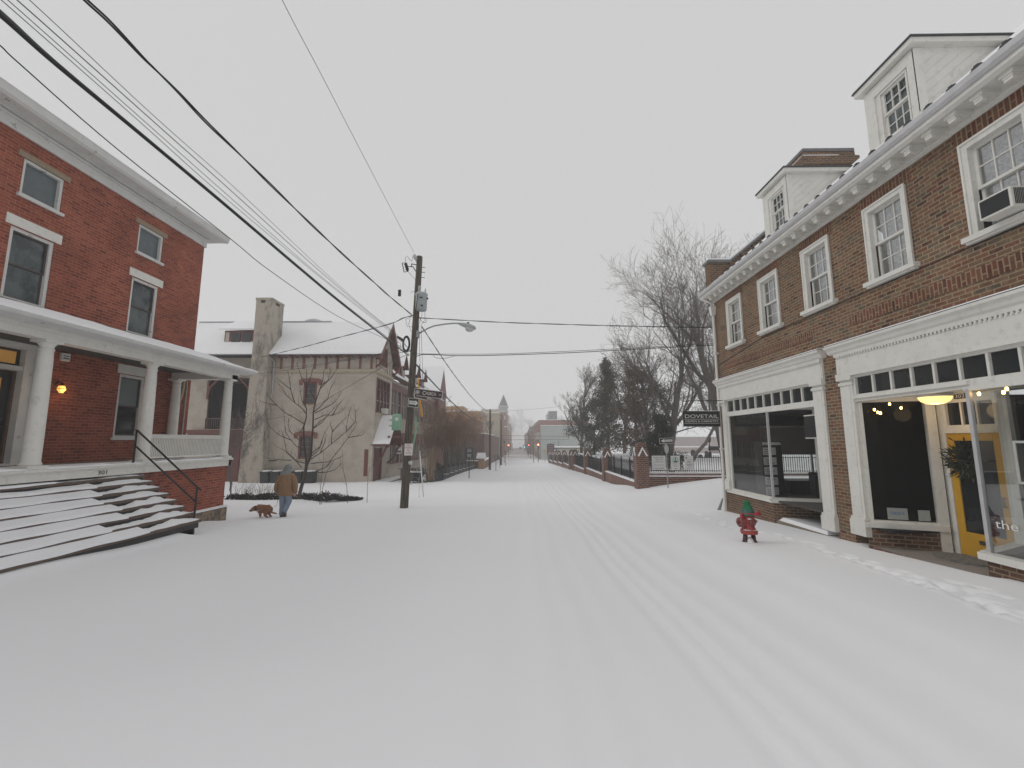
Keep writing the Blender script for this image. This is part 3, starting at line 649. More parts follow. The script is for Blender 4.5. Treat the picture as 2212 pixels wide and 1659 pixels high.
# lettering and cards
text(sf2o, 'window_lettering', 'the real', (6.975,6.27,-1.20), (0,-1,0), (0,0,1), .70, .12, M_signw, th=.002)
c1=MB(); c1.box(7.58,7.88,9.13-.37,9.135-.37,-1.54,-1.33)
fr2c = lambda u,z,d: fr2a(u,z,d)
c1=MB(); c1.fbox(fr2a,.30,.62,-1.54,-1.32,.06,.066); cd=c1.build('window_card', M_cardw, loc=fr2a(.46,-1.54,.06)); tag(cd,'white card with mirrored blue lettering leaning in the dark window beside the yellow door','card')
r_=Vector(fr2a(1,0,0))-Vector(fr2a(0,0,0)); text(cd,'card_lettering','real',Vector(fr2a(.46,-1.41,.055)),r_,(0,0,1),.2,.07,M_blueink,th=.003,mirror=True)
c1=MB(); c1.fbox(fr2a,.78,.96,-1.54,-1.34,.06,.066); tag(c1.build('window_card', M_cardw, loc=fr2a(.87,-1.54,.06)),'small blank white card beside the lettered one in the dark window','card')
c1=MB(); frW=lambda u,z,d:(7.35+d,u,z); frame(c1,frW,5.7,6.58,-.63,.0,.035,0,.03); po=c1.build('poster_frame', M_signw, loc=(7.35,6.1,-.63)); tag(po,'white framed dark poster hanging in the near shop window','poster')
c1=MB(); c1.fbox(frW,5.73,6.55,-.6,-.03,.012,.02); c1.build('poster_sheet', M_blackp, po)
mt=MB(); mt.rings([(7.82,8.02,-2.072,.34,.46),(7.82,8.02,-2.05,.34,.46)],28,False); tag(mt.build('door_mat', mat('door_mat_grey',(.2,.195,.18),.95,.5,30,bump=1,bscale=60), loc=(7.82,8.02,-2.072)),'oval grey door mat in front of the yellow door','mat')
# wreath of leafy sprigs on the door
rw=random.Random(3); mw=MB(); wc=Vector((DX-.10,8.03,-.36))
for i in range(420):
    a=rw.uniform(0,2*pi); rr=rw.gauss(.17,.075); c=wc+Vector((rw.uniform(-.10,.02),cos(a)*rr,sin(a)*rr))
    dr=Vector((rw.uniform(-.9,.2),cos(a)+rw.uniform(-.7,.7),sin(a)+rw.uniform(-.7,.7))).normalized(); L_=rw.uniform(.08,.16); sd=dr.orthogonal().normalized(); sd.rotate(Matrix.Rotation(rw.uniform(0,6),3,dr)); 
    mw.quad(c, c+dr*L_*.5+sd*.016, c+dr*L_, c+dr*L_*.5-sd*.016)
tag(mw.build('wreath', M_everg, loc=wc),'bushy green leaf wreath hanging on the yellow door','wreath')
# wire along the facade
wr=MB(); wr.tube([(6.985,15.0,2.60),(6.98,12.2,2.93),(6.98,9.3,2.96),(6.98,7.0,2.97),(6.98,YN,2.98)],.009,5); wr.build('facade_cable', M_black, shop)
# hanging sign
hs = thing('hanging_shop_sign', (6.9,14.62,1.32), 'black hanging shop sign on an iron bar at the corner of the brick building', 'sign')
m_=MB(); m_.tube([(7.0,14.62,1.35),(5.55,14.62,1.33)],.014,6); m_.box(6.96,7.0,14.57,14.67,1.2,1.45); m_.build('bracket', M_black, hs)
m_=MB(); m_.tube([(5.68,14.62,1.33),(5.68,14.62,1.0)],.006,5); m_.tube([(6.6,14.62,1.33),(6.6,14.62,1.0)],.006,5); m_.build('hanger', M_black, hs)
m_=MB(); m_.box(5.55,6.78,14.60,14.64,.47,.99); sp_=m_.build('sign_board', M_signbk, hs)
m_=MB(); m_.box(5.58,6.75,14.595,14.599,.712,.722); m_.box(5.58,6.75,14.595,14.599,.575,.585); m_.build('sign_rule', M_signw, sp_)
text(sp_,'sign_lettering','DOVETAIL',(6.165,14.596,.815),(1,0,0),(0,0,1),1.12,.12,M_signw); text(sp_,'sign_lettering','DESIGN & CABINETRY',(6.165,14.596,.648),(1,0,0),(0,0,1),1.10,.06,M_signw)
m_=MB(); m_.box(5.7,6.7,14.6,14.64,.99,1.003); m_.build('sign_snow', snow_r, sp_)
# hydrant
HY = thing('fire_hydrant', (4.63,9.04,-2.06), 'red fire hydrant standing in the snow with a green knitted hat', 'hydrant')
cx,cy,cz = 4.63,9.04,-2.06
m_=MB(); m_.lathe((cx,cy,cz),[(.13,.29),(.13,.31),(.112,.33),(.110,.44),(.113,.52),(.12,.57)],24); m_.build('barrel', M_hydr, HY)
m_=MB(); m_.rings([(cx,cy,cz+.21,.155,.155),(cx,cy,cz+.225,.165,.165),(cx,cy,cz+.275,.165,.165),(cx,cy,cz+.29,.15,.15)],8,False); m_.build('flange', M_hydr, HY)
m_=MB(); m_.lathe((cx,cy,cz),[(.14,.565),(.145,.58),(.145,.605),(.13,.615),(.12,.65),(.09,.70),(.05,.73),(.02,.74)],24); m_.build('bonnet', mat('hydrant_green_rim',(.02,.09,.07),.5,.15,8), HY)
m_=MB(); 
for s_ in (-1,1): m_.tube([(cx+s_*.075,cy,cz+.21),(cx+s_*.085,cy,cz+.08),(cx+s_*.11,cy,cz+.0),(cx+s_*.11,cy,cz-.12)],[.04,.045,.065,.07],10)
m_.build('foot', M_hydrb, HY)
def nozzle(dx,dy,r,L):
    d=Vector((dx,dy,0)).normalized(); p=Vector((cx,cy,cz+.44)); m_=MB()
    m_.tube([p+d*.06,p+d*(.09+L)],[r*.75,r*.8],16); n_=m_.build('nozzle',M_hydr,HY)
    m_=MB(); q=p+d*(.09+L); m_.tube([q,q+d*.012,q+d*.055,q+d*.075],[r*.9,r*1.05,r*1.02,r*.7],12,smooth=False); m_.tube([q+d*.075,q+d*.12],[.026,.024],5,smooth=False); m_.build('nozzle_cap',mat('worn_red_purple',(.2,.05,.05),.5,.3,20),n_)
nozzle(-1,-.25,.095,.06); nozzle(.22,-1,.07,-.02); nozzle(1,.3,.06,.0)
m_=MB(); m_.rings([(cx,cy-.05,cz+.287,.14,.09),(cx,cy-.05,cz+.32,.09,.05),(cx,cy-.04,cz+.335,.03,.02)],14); m_.ball((cx,cy-.01,cz+.0),.085,.08,.15); m_.rings([(cx-.02,cy-.10,cz+.505,.045,.03),(cx-.02,cy-.09,cz+.525,.03,.018)],10); m_.build('snow_clump', snow_m, HY)
m_=MB(); kk=32
R=[]
prof_=[(.098,.61),(.108,.635),(.104,.66),(.092,.70),(.076,.75),(.055,.785),(.05,.795),(.062,.81),(.058,.835),(.042,.85),(.01,.86)]
for r,z in prof_: R.append((cx,cy,cz+z,r,r))
m_.rings(R,kk); 
m_.v=[(cx+(x-cx)*(1+.05*(1 if (i%kk)%2 else -1)), cy+(y-cy)*(1+.05*(1 if (i%kk)%2 else -1)), z) for i,(x,y,z) in enumerate(m_.v)]
tag(m_.build('knitted_hat', M_hgreen, loc=(cx,cy,cz+.6)),'green knitted bobble hat pulled over the red hydrant','hat')
m_=MB(); ring=[(cx+.128*cos(a),cy+.128*sin(a),cz+.605+.006*sin(3*a)) for a in [2*pi*i/24 for i in range(25)]]; m_.tube(ring,.018,6); 
m_.tube([(cx-.13,cy-.05,cz+.6),(cx-.17,cy-.08,cz+.57),(cx-.165,cy-.09,cz+.51)],[.02,.03,.022],6)
for s_,zz in ((1,.03),(1,-.01)): m_.tube([(cx+.04,cy-.13,cz+.60),(cx+.11,cy-.15,cz+.61+zz),(cx+.17,cy-.13,cz+.625+zz),(cx+.13,cy-.14,cz+.60)],[.014,.024,.028,.01],6)
tag(m_.build('ribbon', M_magenta, loc=(cx,cy,cz+.6)),'red ribbon tied in a bow around the hydrant under the hat','ribbon')
# small prop leaning at the corner of the building
m_=MB(); m_.hexa([(6.72,15.2,-2.45),(6.86,15.2,-2.45),(6.86,15.24,-2.45),(6.72,15.24,-2.45),(6.98,15.2,-1.95),(7.0,15.2,-1.95),(7.0,15.24,-1.95),(6.96,15.24,-1.95)])
m_.build('downpipe_shoe', M_grey, shop)
# ------------------------------------------------------------------ left red brick house
house = thing('red_brick_house', (-10.8,9,-2), 'painted red brick house with a white cornice and columned front porch', 'house')
HN, HF = 1.0, 13.92
uw = [(8.54,9.38,5.32,6.15),(11.43,12.27,5.32,6.15),(5.65,6.49,5.32,6.15)]
lw = [(8.49,9.36,2.98,4.56),(11.40,12.28,2.98,4.56)]
pw = (11.38,12.18,.09,1.80)
dr_ = (7.70,9.30,-.52,2.07)
w=MB(); wall(w, frL, HN, HF, -.55, 6.62, uw+lw+[pw,dr_], .12); wall(w, frL, HN, HF, -2.6, -.55)
wall(w, lambda u,z,d:(-10.8-u,HF-d,z), 0, 9, -3, 6.62); w.quad((-19.8,HN,-2),(-19.8,HF,-2),(-19.8,HF,6.6),(-19.8,HN,6.6))
w.build('brick_wall', M_redbrick, house)
def zone(k,u0,u1,z0,z1,two=True,pm=None,casing=.07):
    m_=MB(); frame(m_,frL,u0,u1,z0,z1,casing,.02,.12,wb=.05)
    o=m_.build('window',M_peel,house)
    m_=MB(); m_.fbox(frL,u0-.05,u1+.05,z0-.07,z0,-.06,.1); m_.build('sill',M_peel,o)
    if two:
        md=(z0+z1)/2; st=MB(); frame(st,frL,u0+casing,u1-casing,md-.02,z1-casing,.035,.06,.09); frame(st,frL,u0+casing,u1-casing,z0+.05,md+.02,.04,.09,.115)
        st.build('sash',mat('dark_brown_sash',(.07,.05,.045),.5,.1,6) if k else M_blackp,o)
    m_=MB(); m_.fbox(frL,u0+casing,u1-casing,z0+.05,z1-casing,.10,.104); m_.build('pane',pm or M_panegrey,o)
    return o
for q in uw: zone(0,*q,two=False,casing=.06,pm=mat('grey_blank_panel',(.10,.125,.135),.35,.15,6))
for q in lw: zone(1,*q)
po_=zone(2,*pw,pm=M_pane); m_=MB(); m_.fbox(frL,pw[0]+.1,pw[1]-.1,.95,1.70,.095,.099); m_.build('blind',M_blind,po_)
for u0,u1,z0,z1 in uw: m_=MB(); m_.fbox(frL,u0-.12,u1+.12,z1,z1+.13,-.012,.1); m_.build('lintel',M_tanlin,house)
m_=MB()
for u0,u1,z0,z1 in lw:
    m_=MB(); m_.fbox(frL,u0-.11,u1+.13,z1+.02,z1+.24,-.02,.1); m_.build('painted_lintel',M_white,house)
m_=MB(); m_.fbox(frL,pw[0]-.08,pw[1]+.12,1.82,2.07,-.02,.1); m_.build('painted_lintel',M_white,house)
# door with transom
m_=MB(); frame(m_,frL,7.70,9.30,-.50,2.07,.2,-.03,.12,wb=0,wt=.1); frame(m_,frL,7.68,9.32,-.5,2.10,.04,-.06,.0,wb=0,wt=.05)
m_.fbox(frL,7.9,9.1,1.50,1.60,-.0,.16); m_.fbox(frL,7.7,9.3,-.56,-.48,-.12,.2); cs=m_.build('door_case',M_peel,house)
m_=MB(); m_.fbox(frL,9.06,9.1,-.48,1.5,.12,.22); m_.build('jamb',mat('brown_jamb',(.15,.09,.06),.7,.15,8),cs); m_=MB(); m_.fbox(frL,7.9,7.94,-.48,1.5,.12,.22); m_.build('jamb',MATS['brown_jamb'],cs)
m_=MB(); frame(m_,frL,7.94,9.06,-.47,1.49,.15,.17,.22,wb=.9,wt=.16); dd=m_.build('front_door',M_blackw,house,bevel=.004)
m_=MB(); m_.fbox(frL,8.09,8.91,.43,1.33,.20,.205); m_.build('door_glass',M_amber,dd)
m_=MB(); m_.tube([frL(8.97,.30,.17),frL(8.97,.30,.12),frL(8.85,.27,.12)],.012,6); m_.ball(frL(8.97,.45,.165),.02); m_.build('door_handle',M_brass,dd)
m_=MB(); frame(m_,frL,7.9,9.1,1.6,1.97,.05,.10,.14); to=m_.build('door_transom',M_blackw,house); m_=MB(); m_.fbox(frL,7.95,9.05,1.65,1.92,.13,.135); m_.build('pane',M_amber,to)
# wall lantern, lit
c=frL(9.79,1.19,-.17); m_=MB(); m_.rings([(c[0],c[1],c[2]-.09,.035,.035),(c[0],c[1],c[2],.085,.085),(c[0],c[1],c[2]+.075,.055,.055)],6,False)
la=m_.build('wall_lantern',mat('lantern_glass',(.8,.5,.2),.3,.0,3,emit=(1,.5,.1),es=1.1),house)
m_=MB(); m_.rings([(c[0],c[1],c[2]+.075,.065,.065),(c[0],c[1],c[2]+.12,.02,.02),(c[0],c[1],c[2]+.15,.012,.012)],6,False); m_.tube([(c[0],c[1],c[2]+.14),(c[0]-.1,c[1],c[2]+.2),(-10.8,c[1],c[2]+.1)],.01,6); m_.rings([(c[0],c[1],c[2]+.0,.092,.092),(c[0],c[1],c[2]+.012,.092,.092)],6,False); m_.build('lantern_frame',M_black,la)
m_=MB(); m_.ball((c[0]+.02,c[1],c[2]),.03); m_.build('bulb',E_bulb,la)
l_=bpy.data.lights.new('lantern_light','POINT'); l_.energy=3.5; l_.color=(1,.55,.2); l_.shadow_soft_size=.08; lo2=bpy.data.objects.new('lantern_light',l_); COL.objects.link(lo2); lo2.location=(c[0]+.14,c[1],c[2]-.02)
m_=MB(); m_.fbox(frL,9.80,9.99,1.87,2.06,-.07,0); ab=m_.build('alarm_box',M_signw,house,bevel=.01); m_=MB(); m_.fbox(frL,9.83,9.96,1.92,1.95,-.075,-.07); m_.fbox(frL,9.83,9.96,1.98,2.0,-.075,-.07); m_.build('alarm_vent',M_ink,ab)
# cornice
m_=MB(); m_.fbox(frL,HN,HF+.04,6.60,6.86,-.05,.02); m_.fbox(frL,HN,HF+.07,6.82,6.88,-.09,.0); m_.fbox(frL,HN,HF+.10,6.90,6.96,-.13,.0)
m_.box(-19.8,-10.76,HF,HF+.04,6.6,6.96)
m_.box(-19.9,-10.36,HN,HF+.45,6.955,6.985)
m_.prism([(-10.36,6.94),(-10.30,6.99),(-10.27,7.15),(-10.5,7.15),(-10.5,6.99)],lambda p,q,a:(p,a,q),HN,HF+.48)
m_.build('cornice',M_peel,house)
m_=MB(); m_.hexa([(-20,HN,7.15),(-10.25,HN,7.15),(-10.25,HF+.52,7.15),(-20,HF+.52,7.15),(-15.5,HN,7.75),(-14,HN,7.75),(-14,HF-3.5,7.75),(-15.5,HF-3.5,7.75)]); m_.build('roof_snow',snow_r,house)
# porch
PYE=13.36; PYN=2.0
m_=MB(); m_.box(-10.8,-8.93,PYN,PYE+.05,-.58,-.517); m_.build('porch_floor',mat('porch_floor_paint',(.2,.2,.19),.6,.1,4),house)
m_=MB(); m_.box(-9.0,-8.90,PYN,PYE+.03,-.755,-.575); m_.box(-10.8,-8.9,PYE-.07,PYE+.03,-.755,-.575); m_.box(-8.97,-8.86,PYN,PYE+.08,-.582,-.53); pf=m_.build('porch_fascia',M_white,house)
text(pf,'house_number','301',(-8.895,9.24,-.67),(0,1,0),(0,0,1),.20,.085,M_blackp)
m_=MB(); m_.box(-9.0,-8.98,10.3,PYE-.04,-2.4,-.75); m_.box(-10.8,-8.98,PYE-.06,PYE-.04,-2.6,-.75); m_.build('porch_base_brick',M_redbrick,house)
m_=MB(); m_.box(-9.0,-8.87,12.05,PYE,-2.9,-1.98); m_.build('foundation_stone',M_stone,house,bevel=.03)
m_=MB(); m_.prism([(-8.99,-1.98),(-8.86,-1.98),(-8.87,-1.945),(-8.97,-1.93)],lambda p,q,a:(p,a,q),12.05,PYE+.01); m_.build('stone_snow',snow_m,house)
m_=MB()
P=[]; n=50
for j in range(n+1):
    y=PYN+(PYE+.02-PYN)*j/n; e=.012*sin(y*7)+.01*sin(y*17+1)
    P+=[(-8.855,y,-.529),(-8.865,y,-.505+e*.6),(-9.0,y,-.495+e),(-9.5,y,-.50+e*.5),(-10.1+.5*sin(y*1.3)*.3,y,-.5165)]
m_.add(P,[(j*5+i,(j+1)*5+i,(j+1)*5+i+1,j*5+i+1) for j in range(n) for i in range(4)],True); m_.build('porch_snow',snow_m,house)
# columns
def column(x,y,eng=False):
    m_=MB(); m_.box(x-.17,x+.17,y-.17,y+.17,-.515,-.46); m_.lathe((x,y,0),[(.155,-.46),(.16,-.43),(.145,-.40),(.137,-.38),(.135,.2),(.128,.8),(.115,1.5),(.105,1.70),(.118,1.715),(.118,1.735),(.106,1.74),(.106,1.79),(.14,1.84),(.14,1.85)],28); m_.box(x-.16,x+.16,y-.16,y+.16,1.85,1.90)
    return m_.build('column',M_white,house)
for y in (7.94,10.33,13.16,5.1): column(-9.02,y)
column(-10.62,13.12)
# beam, ceiling, eave, roof of the porch
m_=MB(); m_.box(-9.14,-8.88,PYN,PYE+.0,1.90,2.10); m_.box(-10.8,-8.88,PYE-.26,PYE,1.90,2.10); m_.box(-8.88,-8.85,PYN,PYE+.03,2.03,2.10); m_.build('porch_beam',M_white,house)
m_=MB(); m_.box(-10.8,-8.9,PYN,PYE-.02,2.10,2.12); m_.build('porch_ceiling',mat('dark_porch_ceiling',(.05,.05,.05),.8,.1,3),house)  # porch shade put into the ceiling colour, darkened to dim the interior
m_=MB()
m_.prism([(-8.86,2.10),(-8.60,2.125),(-8.50,2.14),(-8.47,2.17),(-8.46,2.20),(-8.9,2.26),(-10.8,2.26),(-10.8,2.12),(-8.86,2.12)],lambda p,q,a:(p,a,q),PYN,PYE+.36)
m_.build('porch_eave',M_peel,house)
m_=MB(); P=[]; n=60
for j in range(n+1):
    y=PYN+(PYE+.34-PYN)*j/n; e=.012*sin(y*2.3)+.006*sin(y*9)
    t=max(0,(y-12.6)/1.1); hp=t*t
    for x,z in ((-8.455,2.20),(-8.46,2.235),(-8.6,2.285),(-9.5,2.28+.33*1.05),(-10.79,2.95)):
        zz=min(z,max(2.25,2.95-(y-12.7)*.62)) if y>12.7 and z>2.26 else z
        P.append((x,y,zz+e*(z>2.21)))
m_.add(P,[(j*5+i,(j+1)*5+i,(j+1)*5+i+1,j*5+i+1) for j in range(n) for i in range(4)],True); m_.quad(*P[-5:]); m_.build('porch_roof_snow',snow_r,house)
m_=MB(); m_.prism([(-10.80,2.9),(-10.74,2.9),(-10.74,2.975),(-10.80,2.99)],lambda p,q,a:(p,a,q),PYN,12.9); m_.build('porch_flashing',M_roofd,house)
# balustrade
m_=MB(); m_.box(-9.05,-8.97,10.46,13.04,.10,.14); m_.box(-9.07,-8.95,10.46,13.04,.14,.155); m_.box(-9.04,-8.98,10.46,13.04,-.43,-.39); m_.box(-9.035,-8.985,10.46,13.04,.06,.10); m_.build('balustrade',M_white,house)
m_=MB(); y=10.48
while y<13.02: m_.box(-9.022,-8.998,y,y+.022,-.39,.06); y+=.052
m_.build('balusters',M_white,house)
m_=MB(); m_.box(-10.5,-9.14,13.13,13.19,.10,.14); m_.box(-10.5,-9.14,13.14,13.18,-.43,-.39); x=-10.45
while x<-9.16: m_.box(x,x+.022,13.15,13.172,-.39,.10); x+=.055
m_.build('balustrade',M_white,house)
m_=MB(); m_.tube([frL(13.55,2.0,-.06),frL(13.52,1.5,-.06),frL(13.42,1.2,-.06),frL(13.4,-.5,-.06),frL(13.4,-2.2,-.06)],.04,8); m_.build('drainpipe',mat('cream_pipe',(.45,.36,.2),.6,.1,5),house)
m_=MB(); m_.tube([frL(13.68,2.05,-.05),frL(13.7,-2.2,-.05)],.022,6); m_.build('conduit',M_grey,house)
# steps
st=MB(); sn=MB(); STEP=[]
for k in range(8):
    X=-8.9+.243*k; z=-.81-.137*k; YE=10.36-.052*k
    STEP.append((X,z,YE))
    st.box(X-.30,X,3.0,YE,z-.055,z)
st_=st.build('stair_treads',M_brown,house)
st=MB()
for k,(X,z,YE) in enumerate(STEP): st.box(X-.06,X-.03,3.0,YE-.05,z-.17,z-.05)
st.box(-9.0,-7.3,YE-.10,YE-.06,-2.3,-1.86); st.build('stair_risers',M_blackp,house)
st=MB(); rr_=random.Random(4)
ph=[rr_.uniform(0,6) for _ in range(24)]
def nz(i,y): return .5*sin(y*1.7+ph[i])+.3*sin(y*4.1+ph[i+8])+.2*sin(y*9+ph[i+16])
n=90
for k,(X,z,YE) in enumerate(STEP):
    P=[]; t0=YE-1.75+.35*sin(ph[k]*3)
    for j in range(3*n+1):
        y=3.0+(YE-.01-3.0)*j/(3*n)
        full=1-ss(t0,t0+.10+.05*sin(y*31),y)                       # deep unbroken snow away from the handrail
        mound=ss(YE-1.15,YE-.75,y)*(1-ss(YE-.35,YE-.08,y))
        hb=full*(.100+.010*nz(k,y))+(1-full)*(.022+.018*max(0,nz((k+3)%8,y*2.1))+.007*abs(sin(y*19+ph[k])))+mound*(.055+.02*sin(y*13+ph[k]))
        if k==0: hb=.018+.006*nz(1,y)
        if k==1: hb=min(hb,.045+.035*nz(2,y*.8)+.5*mound*.06)
        if k==6 and y<6.2: hb=.125
        fr_=full*.030+(1-full)*(.008+.006*abs(sin(y*17+ph[k])))+mound*.02
        fx=X-.004+.010*full-(1-full)*(.012+.03*max(0,sin(y*11+ph[k])))
        hb=max(hb,.006)
        P+=[(fx,y,z+.001-.022*full*(.7+.3*sin(y*5+ph[k]))),(fx-.006,y,z+fr_*.6),(fx-.04,y,z+fr_),(X-.15,y,z+fr_+(hb-fr_)*.55+mound*.03),(X-.245,y,z+hb)]
    m3=3*n
    st.add(P,[(j*5+i,(j+1)*5+i,(j+1)*5+i+1,j*5+i+1) for j in range(m3) for i in range(4)],True); st.quad(*P[-5:])
st.build('stair_snow',snow_m,house)
m_=MB(); k=.021
m_.tube([(-8.86,9.92,-.5),(-8.86,9.92,.25),(-8.98,9.95,.25)],k,8); m_.tube([(-7.38,10.0,-1.85),(-7.38,10.0,-1.06)],k,8); m_.tube([(-8.86,9.92,.25),(-7.38,10.0,-1.05),(-7.27,10.0,-1.13)],k,8); m_.tube([(-8.86,9.92,-.11),(-7.38,10.0,-1.39)],k*.9,8)
m_.build('handrail',M_black,house)
# ------------------------------------------------------------------ stucco building
hall = thing('stucco_building', (-9.43,30,-2.8), 'long beige stucco and red timber building with snowy gabled roofs', 'building')
SX0,SX1=-17.9,-9.43
w=MB(); wall(w,frS,-17.6,SX1,-3.2,5.75,[(-14.17,-13.28,2.35,3.85),(-14.29,-13.37,-1.16,.36),(-9.95,-9.70,-2.25,-.55)],.18)
# street front bay
wall(w,frF,28,31.75,-3.2,5.75,[(28.25,31.2,1.85,4.2),(28.95,30.3,5.1,5.75),(28.3,29.9,-2.8,-.5)],.15)
w.add([frF(28,5.75,0),frF(28.95,5.75,0),frF(28.95,6.45,0),frF(28.6,6.45,0)],[(0,1,2,3)]); w.add([frF(30.3,5.75,0),frF(31.8,5.75,0),frF(31.2,6.45,0),frF(30.3,6.45,0)],[(0,1,2,3)]); w.add([frF(28.6,6.45,0),frF(31.2,6.45,0),frF(29.9,8.1,0)],[(0,1,2)])
# receding street front
frB=lambda u,z,d:(-9.85-d,u,z)
wh=[(31.95+4.05*i+.15+.95*j, 31.95+4.05*i+.95+.95*j, z0, z1) for i in range(5) for j in range(4) for (z0,z1) in ((1.9,3.95),(-1.75,-.1))]
wall(w,frB,31.75,54,-3.6,4.75,wh,.15); w.box(-9.85,-9.43,31.745,31.75,-3.4,5.7)
wall(w,lambda u,z,d:(u,29.1+d,z),-26,-17.6,-3,5.7,[(-21.3,-18.3,.8,4.3),(-19.9,-18.6,-2.9,.45)],.3)
w.box(-26,-17.9,29.3,29.4,-3,.7); 
hw=w.build('stucco_wall',M_stucco,hall)
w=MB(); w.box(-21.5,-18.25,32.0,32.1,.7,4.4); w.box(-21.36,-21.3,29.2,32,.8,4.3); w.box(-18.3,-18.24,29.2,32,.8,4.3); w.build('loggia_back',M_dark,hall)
w=MB(); w.box(-21.4,-18.2,29.25,32,.76,.8); w.box(-21.4,-18.2,29.25,32,4.28,4.32); w.build('loggia_floor',M_concrete,hall)
w=MB(); w.hexa([(-21.3,29.0,1.45),(-18.3,29.0,1.45),(-18.3,29.06,1.45),(-21.3,29.06,1.45),(-21.3,29.0,1.52),(-18.3,29.0,1.52),(-18.3,29.06,1.52),(-21.3,29.06,1.52)]); x=-21.28
while x<-18.3: w.box(x,x+.05,29.01,29.04,.82,1.46); x+=.14
w.build('loggia_railing',mat('brown_rail',(.08,.05,.045),.7,.1,5),hall)
w=MB(); w.box(-22.2,-18.1,28.5,29.15,.48,.72); w.box(-22.1,-18.2,28.6,29.1,.38,.48)
for x,s_ in ((-21.25,1),(-18.4,-1)):
    w.tube([(x,29.0,2.9),(x+.1*s_,29.0,3.6),(x+.7*s_,29.0,4.25)],.09,4,smooth=False); w.tube([(x,29.0,4.2),(x,29.0,2.8)],.09,4,smooth=False)
w.box(-18.75,-18.55,29.05,29.25,-1.2,.4)
w.build('loggia_canopy',M_red,hall)
w=MB(); w.box(-19.85,-18.62,29.2,29.28,-2.85,.42); w.box(-19.0,-18.85,29.15,29.2,-2.0,0) ; w.build('side_door',M_red,hall)
# chimney (tapered, stained)
w=MB(); X0,X1,Y0,Y1=-17.35,-16.30,27.3,28.75
z_=[( -3.2,-17.62,-16.1),(-1.0,-17.55,-16.15),(4.5,X0,X1),(9.05,X0,X1)]
for (za,a0,a1),(zb,b0,b1) in zip(z_,z_[1:]):
    w.hexa([(a0,Y0,za),(a1,Y0,za),(a1,Y1,za),(a0,Y1,za),(b0,Y0,zb),(b1,Y0,zb),(b1,Y1,zb),(b0,Y1,zb)])
for (a,b) in ((X0,X0+.3),(X0+.62,X1)): w.box(a,b,Y0,Y0+.15,9.05,9.25); w.box(a,b,Y1-.15,Y1,9.05,9.25)
for (a,b) in ((Y0+.15,Y0+.45),(Y1-.45,Y1-.15)): w.box(X1-.15,X1,a,b,9.05,9.25); w.box(X0,X0+.15,a,b,9.05,9.25)
w.box(X0-.03,X1+.03,Y0-.03,Y1+.03,9.25,9.40)
w.build('chimney',M_chim,hall)
# roofs: main gable (ridge at y=29.9), lower roof along the street
def slab(mb,P,th=.1):
    n=len(P); top=[(x,y,z+th) for x,y,z in P]; mb.add(list(P)+top,[tuple(range(n))[::-1],tuple(range(n,2*n))]+[(i,(i+1)%n,n+(i+1)%n,n+i) for i in range(n)])
RX0,RX1=-26,-8.95
rf=MB(); slab(rf,[(RX0,27.45,5.52),(RX1,27.45,5.52),(RX1,29.9,8.28),(RX0,29.9,8.28)],.08); slab(rf,[(RX0,29.9,8.28),(RX1,29.9,8.28),(RX1,32.35,5.52),(RX0,32.35,5.52)],.08)
slab(rf,[(-9.4,31.5,4.85),(-9.4,54,4.85),(-13.5,54,8.3),(-13.5,31.5,8.3)],.08)
ro=rf.build('roof',M_roofd,hall)
rf=MB(); slab(rf,[(RX0,27.42,5.61),(RX1+.03,27.42,5.61),(RX1+.03,29.9,8.37),(RX0,29.9,8.37)],.09); slab(rf,[(RX0,29.9,8.37),(RX1-.05,29.9,8.37),(RX1-.05,32.3,5.68),(RX0,32.3,5.68)],.09)
slab(rf,[(-9.38,32.4,4.94),(-9.38,54,4.94),(-13.5,54,8.39),(-13.5,32.4,8.39)],.09)
slab(rf,[(-16.25,27.40,5.60),(RX1+.03,27.40,5.60),(RX1+.03,27.46,5.68),(-16.25,27.46,5.68)],.06)
rf.build('roof_snow',snow_r,hall)
rf=MB(); rf.box(-23,-13.4,29.85,29.95,8.44,8.52); x=-16.0
while x<-10: rf.box(x,x+.13,27.75,27.78,6.03,6.08); x+=.43
rf.build('ridge_cap',M_grey,hall)
rf=MB(); rf.ball((-15.2,31,8.7),.7,.7,.28,12,7); rf.build('roof_vent',M_galv,hall)
# rake boards and brackets of the street gable
rk=MB()
for s_ in (-1,1):
    a=(29.9,8.40); b=(29.9+s_*2.6,5.42)
    rk.add([(-8.92,a[0],a[1]),(-8.92,b[0],b[1]),(-8.92,b[0]-s_*.12,b[1]-.28),(-8.92,a[0],a[1]-.42),(-9.02,a[0],a[1]),(-9.02,b[0],b[1]),(-9.02,b[0]-s_*.12,b[1]-.28),(-9.02,a[0],a[1]-.42)],[(0,1,2,3),(4,7,6,5),(0,4,5,1),(3,2,6,7),(1,5,6,2),(0,3,7,4)])
    slab(rk,[(-9.43,29.9,8.2),(-8.95,29.9,8.2),(-8.95,29.9+s_*2.5,5.38),(-9.43,29.9+s_*2.5,5.38)],.05)
    y=29.9+s_*1.95; rk.box(-9.43,-8.95,y-.07,y+.07,5.35,5.5); rk.tube([(-9.43,y,4.85),(-9.2,y,5.0),(-9.02,y,5.35)],.07,5)
rk.build('gable_boards',M_red,hall)
tb=MB()                                                    # half timber posts under the side eave
x=-15.85
for i in range(9):
    t2=MB(); t2.fbox(frS,x,x+.16,4.72,5.62,-.03,.02); t2.box(x+.03,x+.13,27.45,28,5.42,5.56); t2.build('timber_post',M_redpale,hall); x+=.755
x=-15.5
for i in range(16): tb.box(x,x+.09,27.5,28,5.45,5.54); x+=.377
for u in (28.05,28.55,30.45,31.0,31.55): t2=MB(); t2.fbox(frF,u,u+.1,4.75,5.6,-.02,.02); t2.build('timber_post',M_redpale,hall)
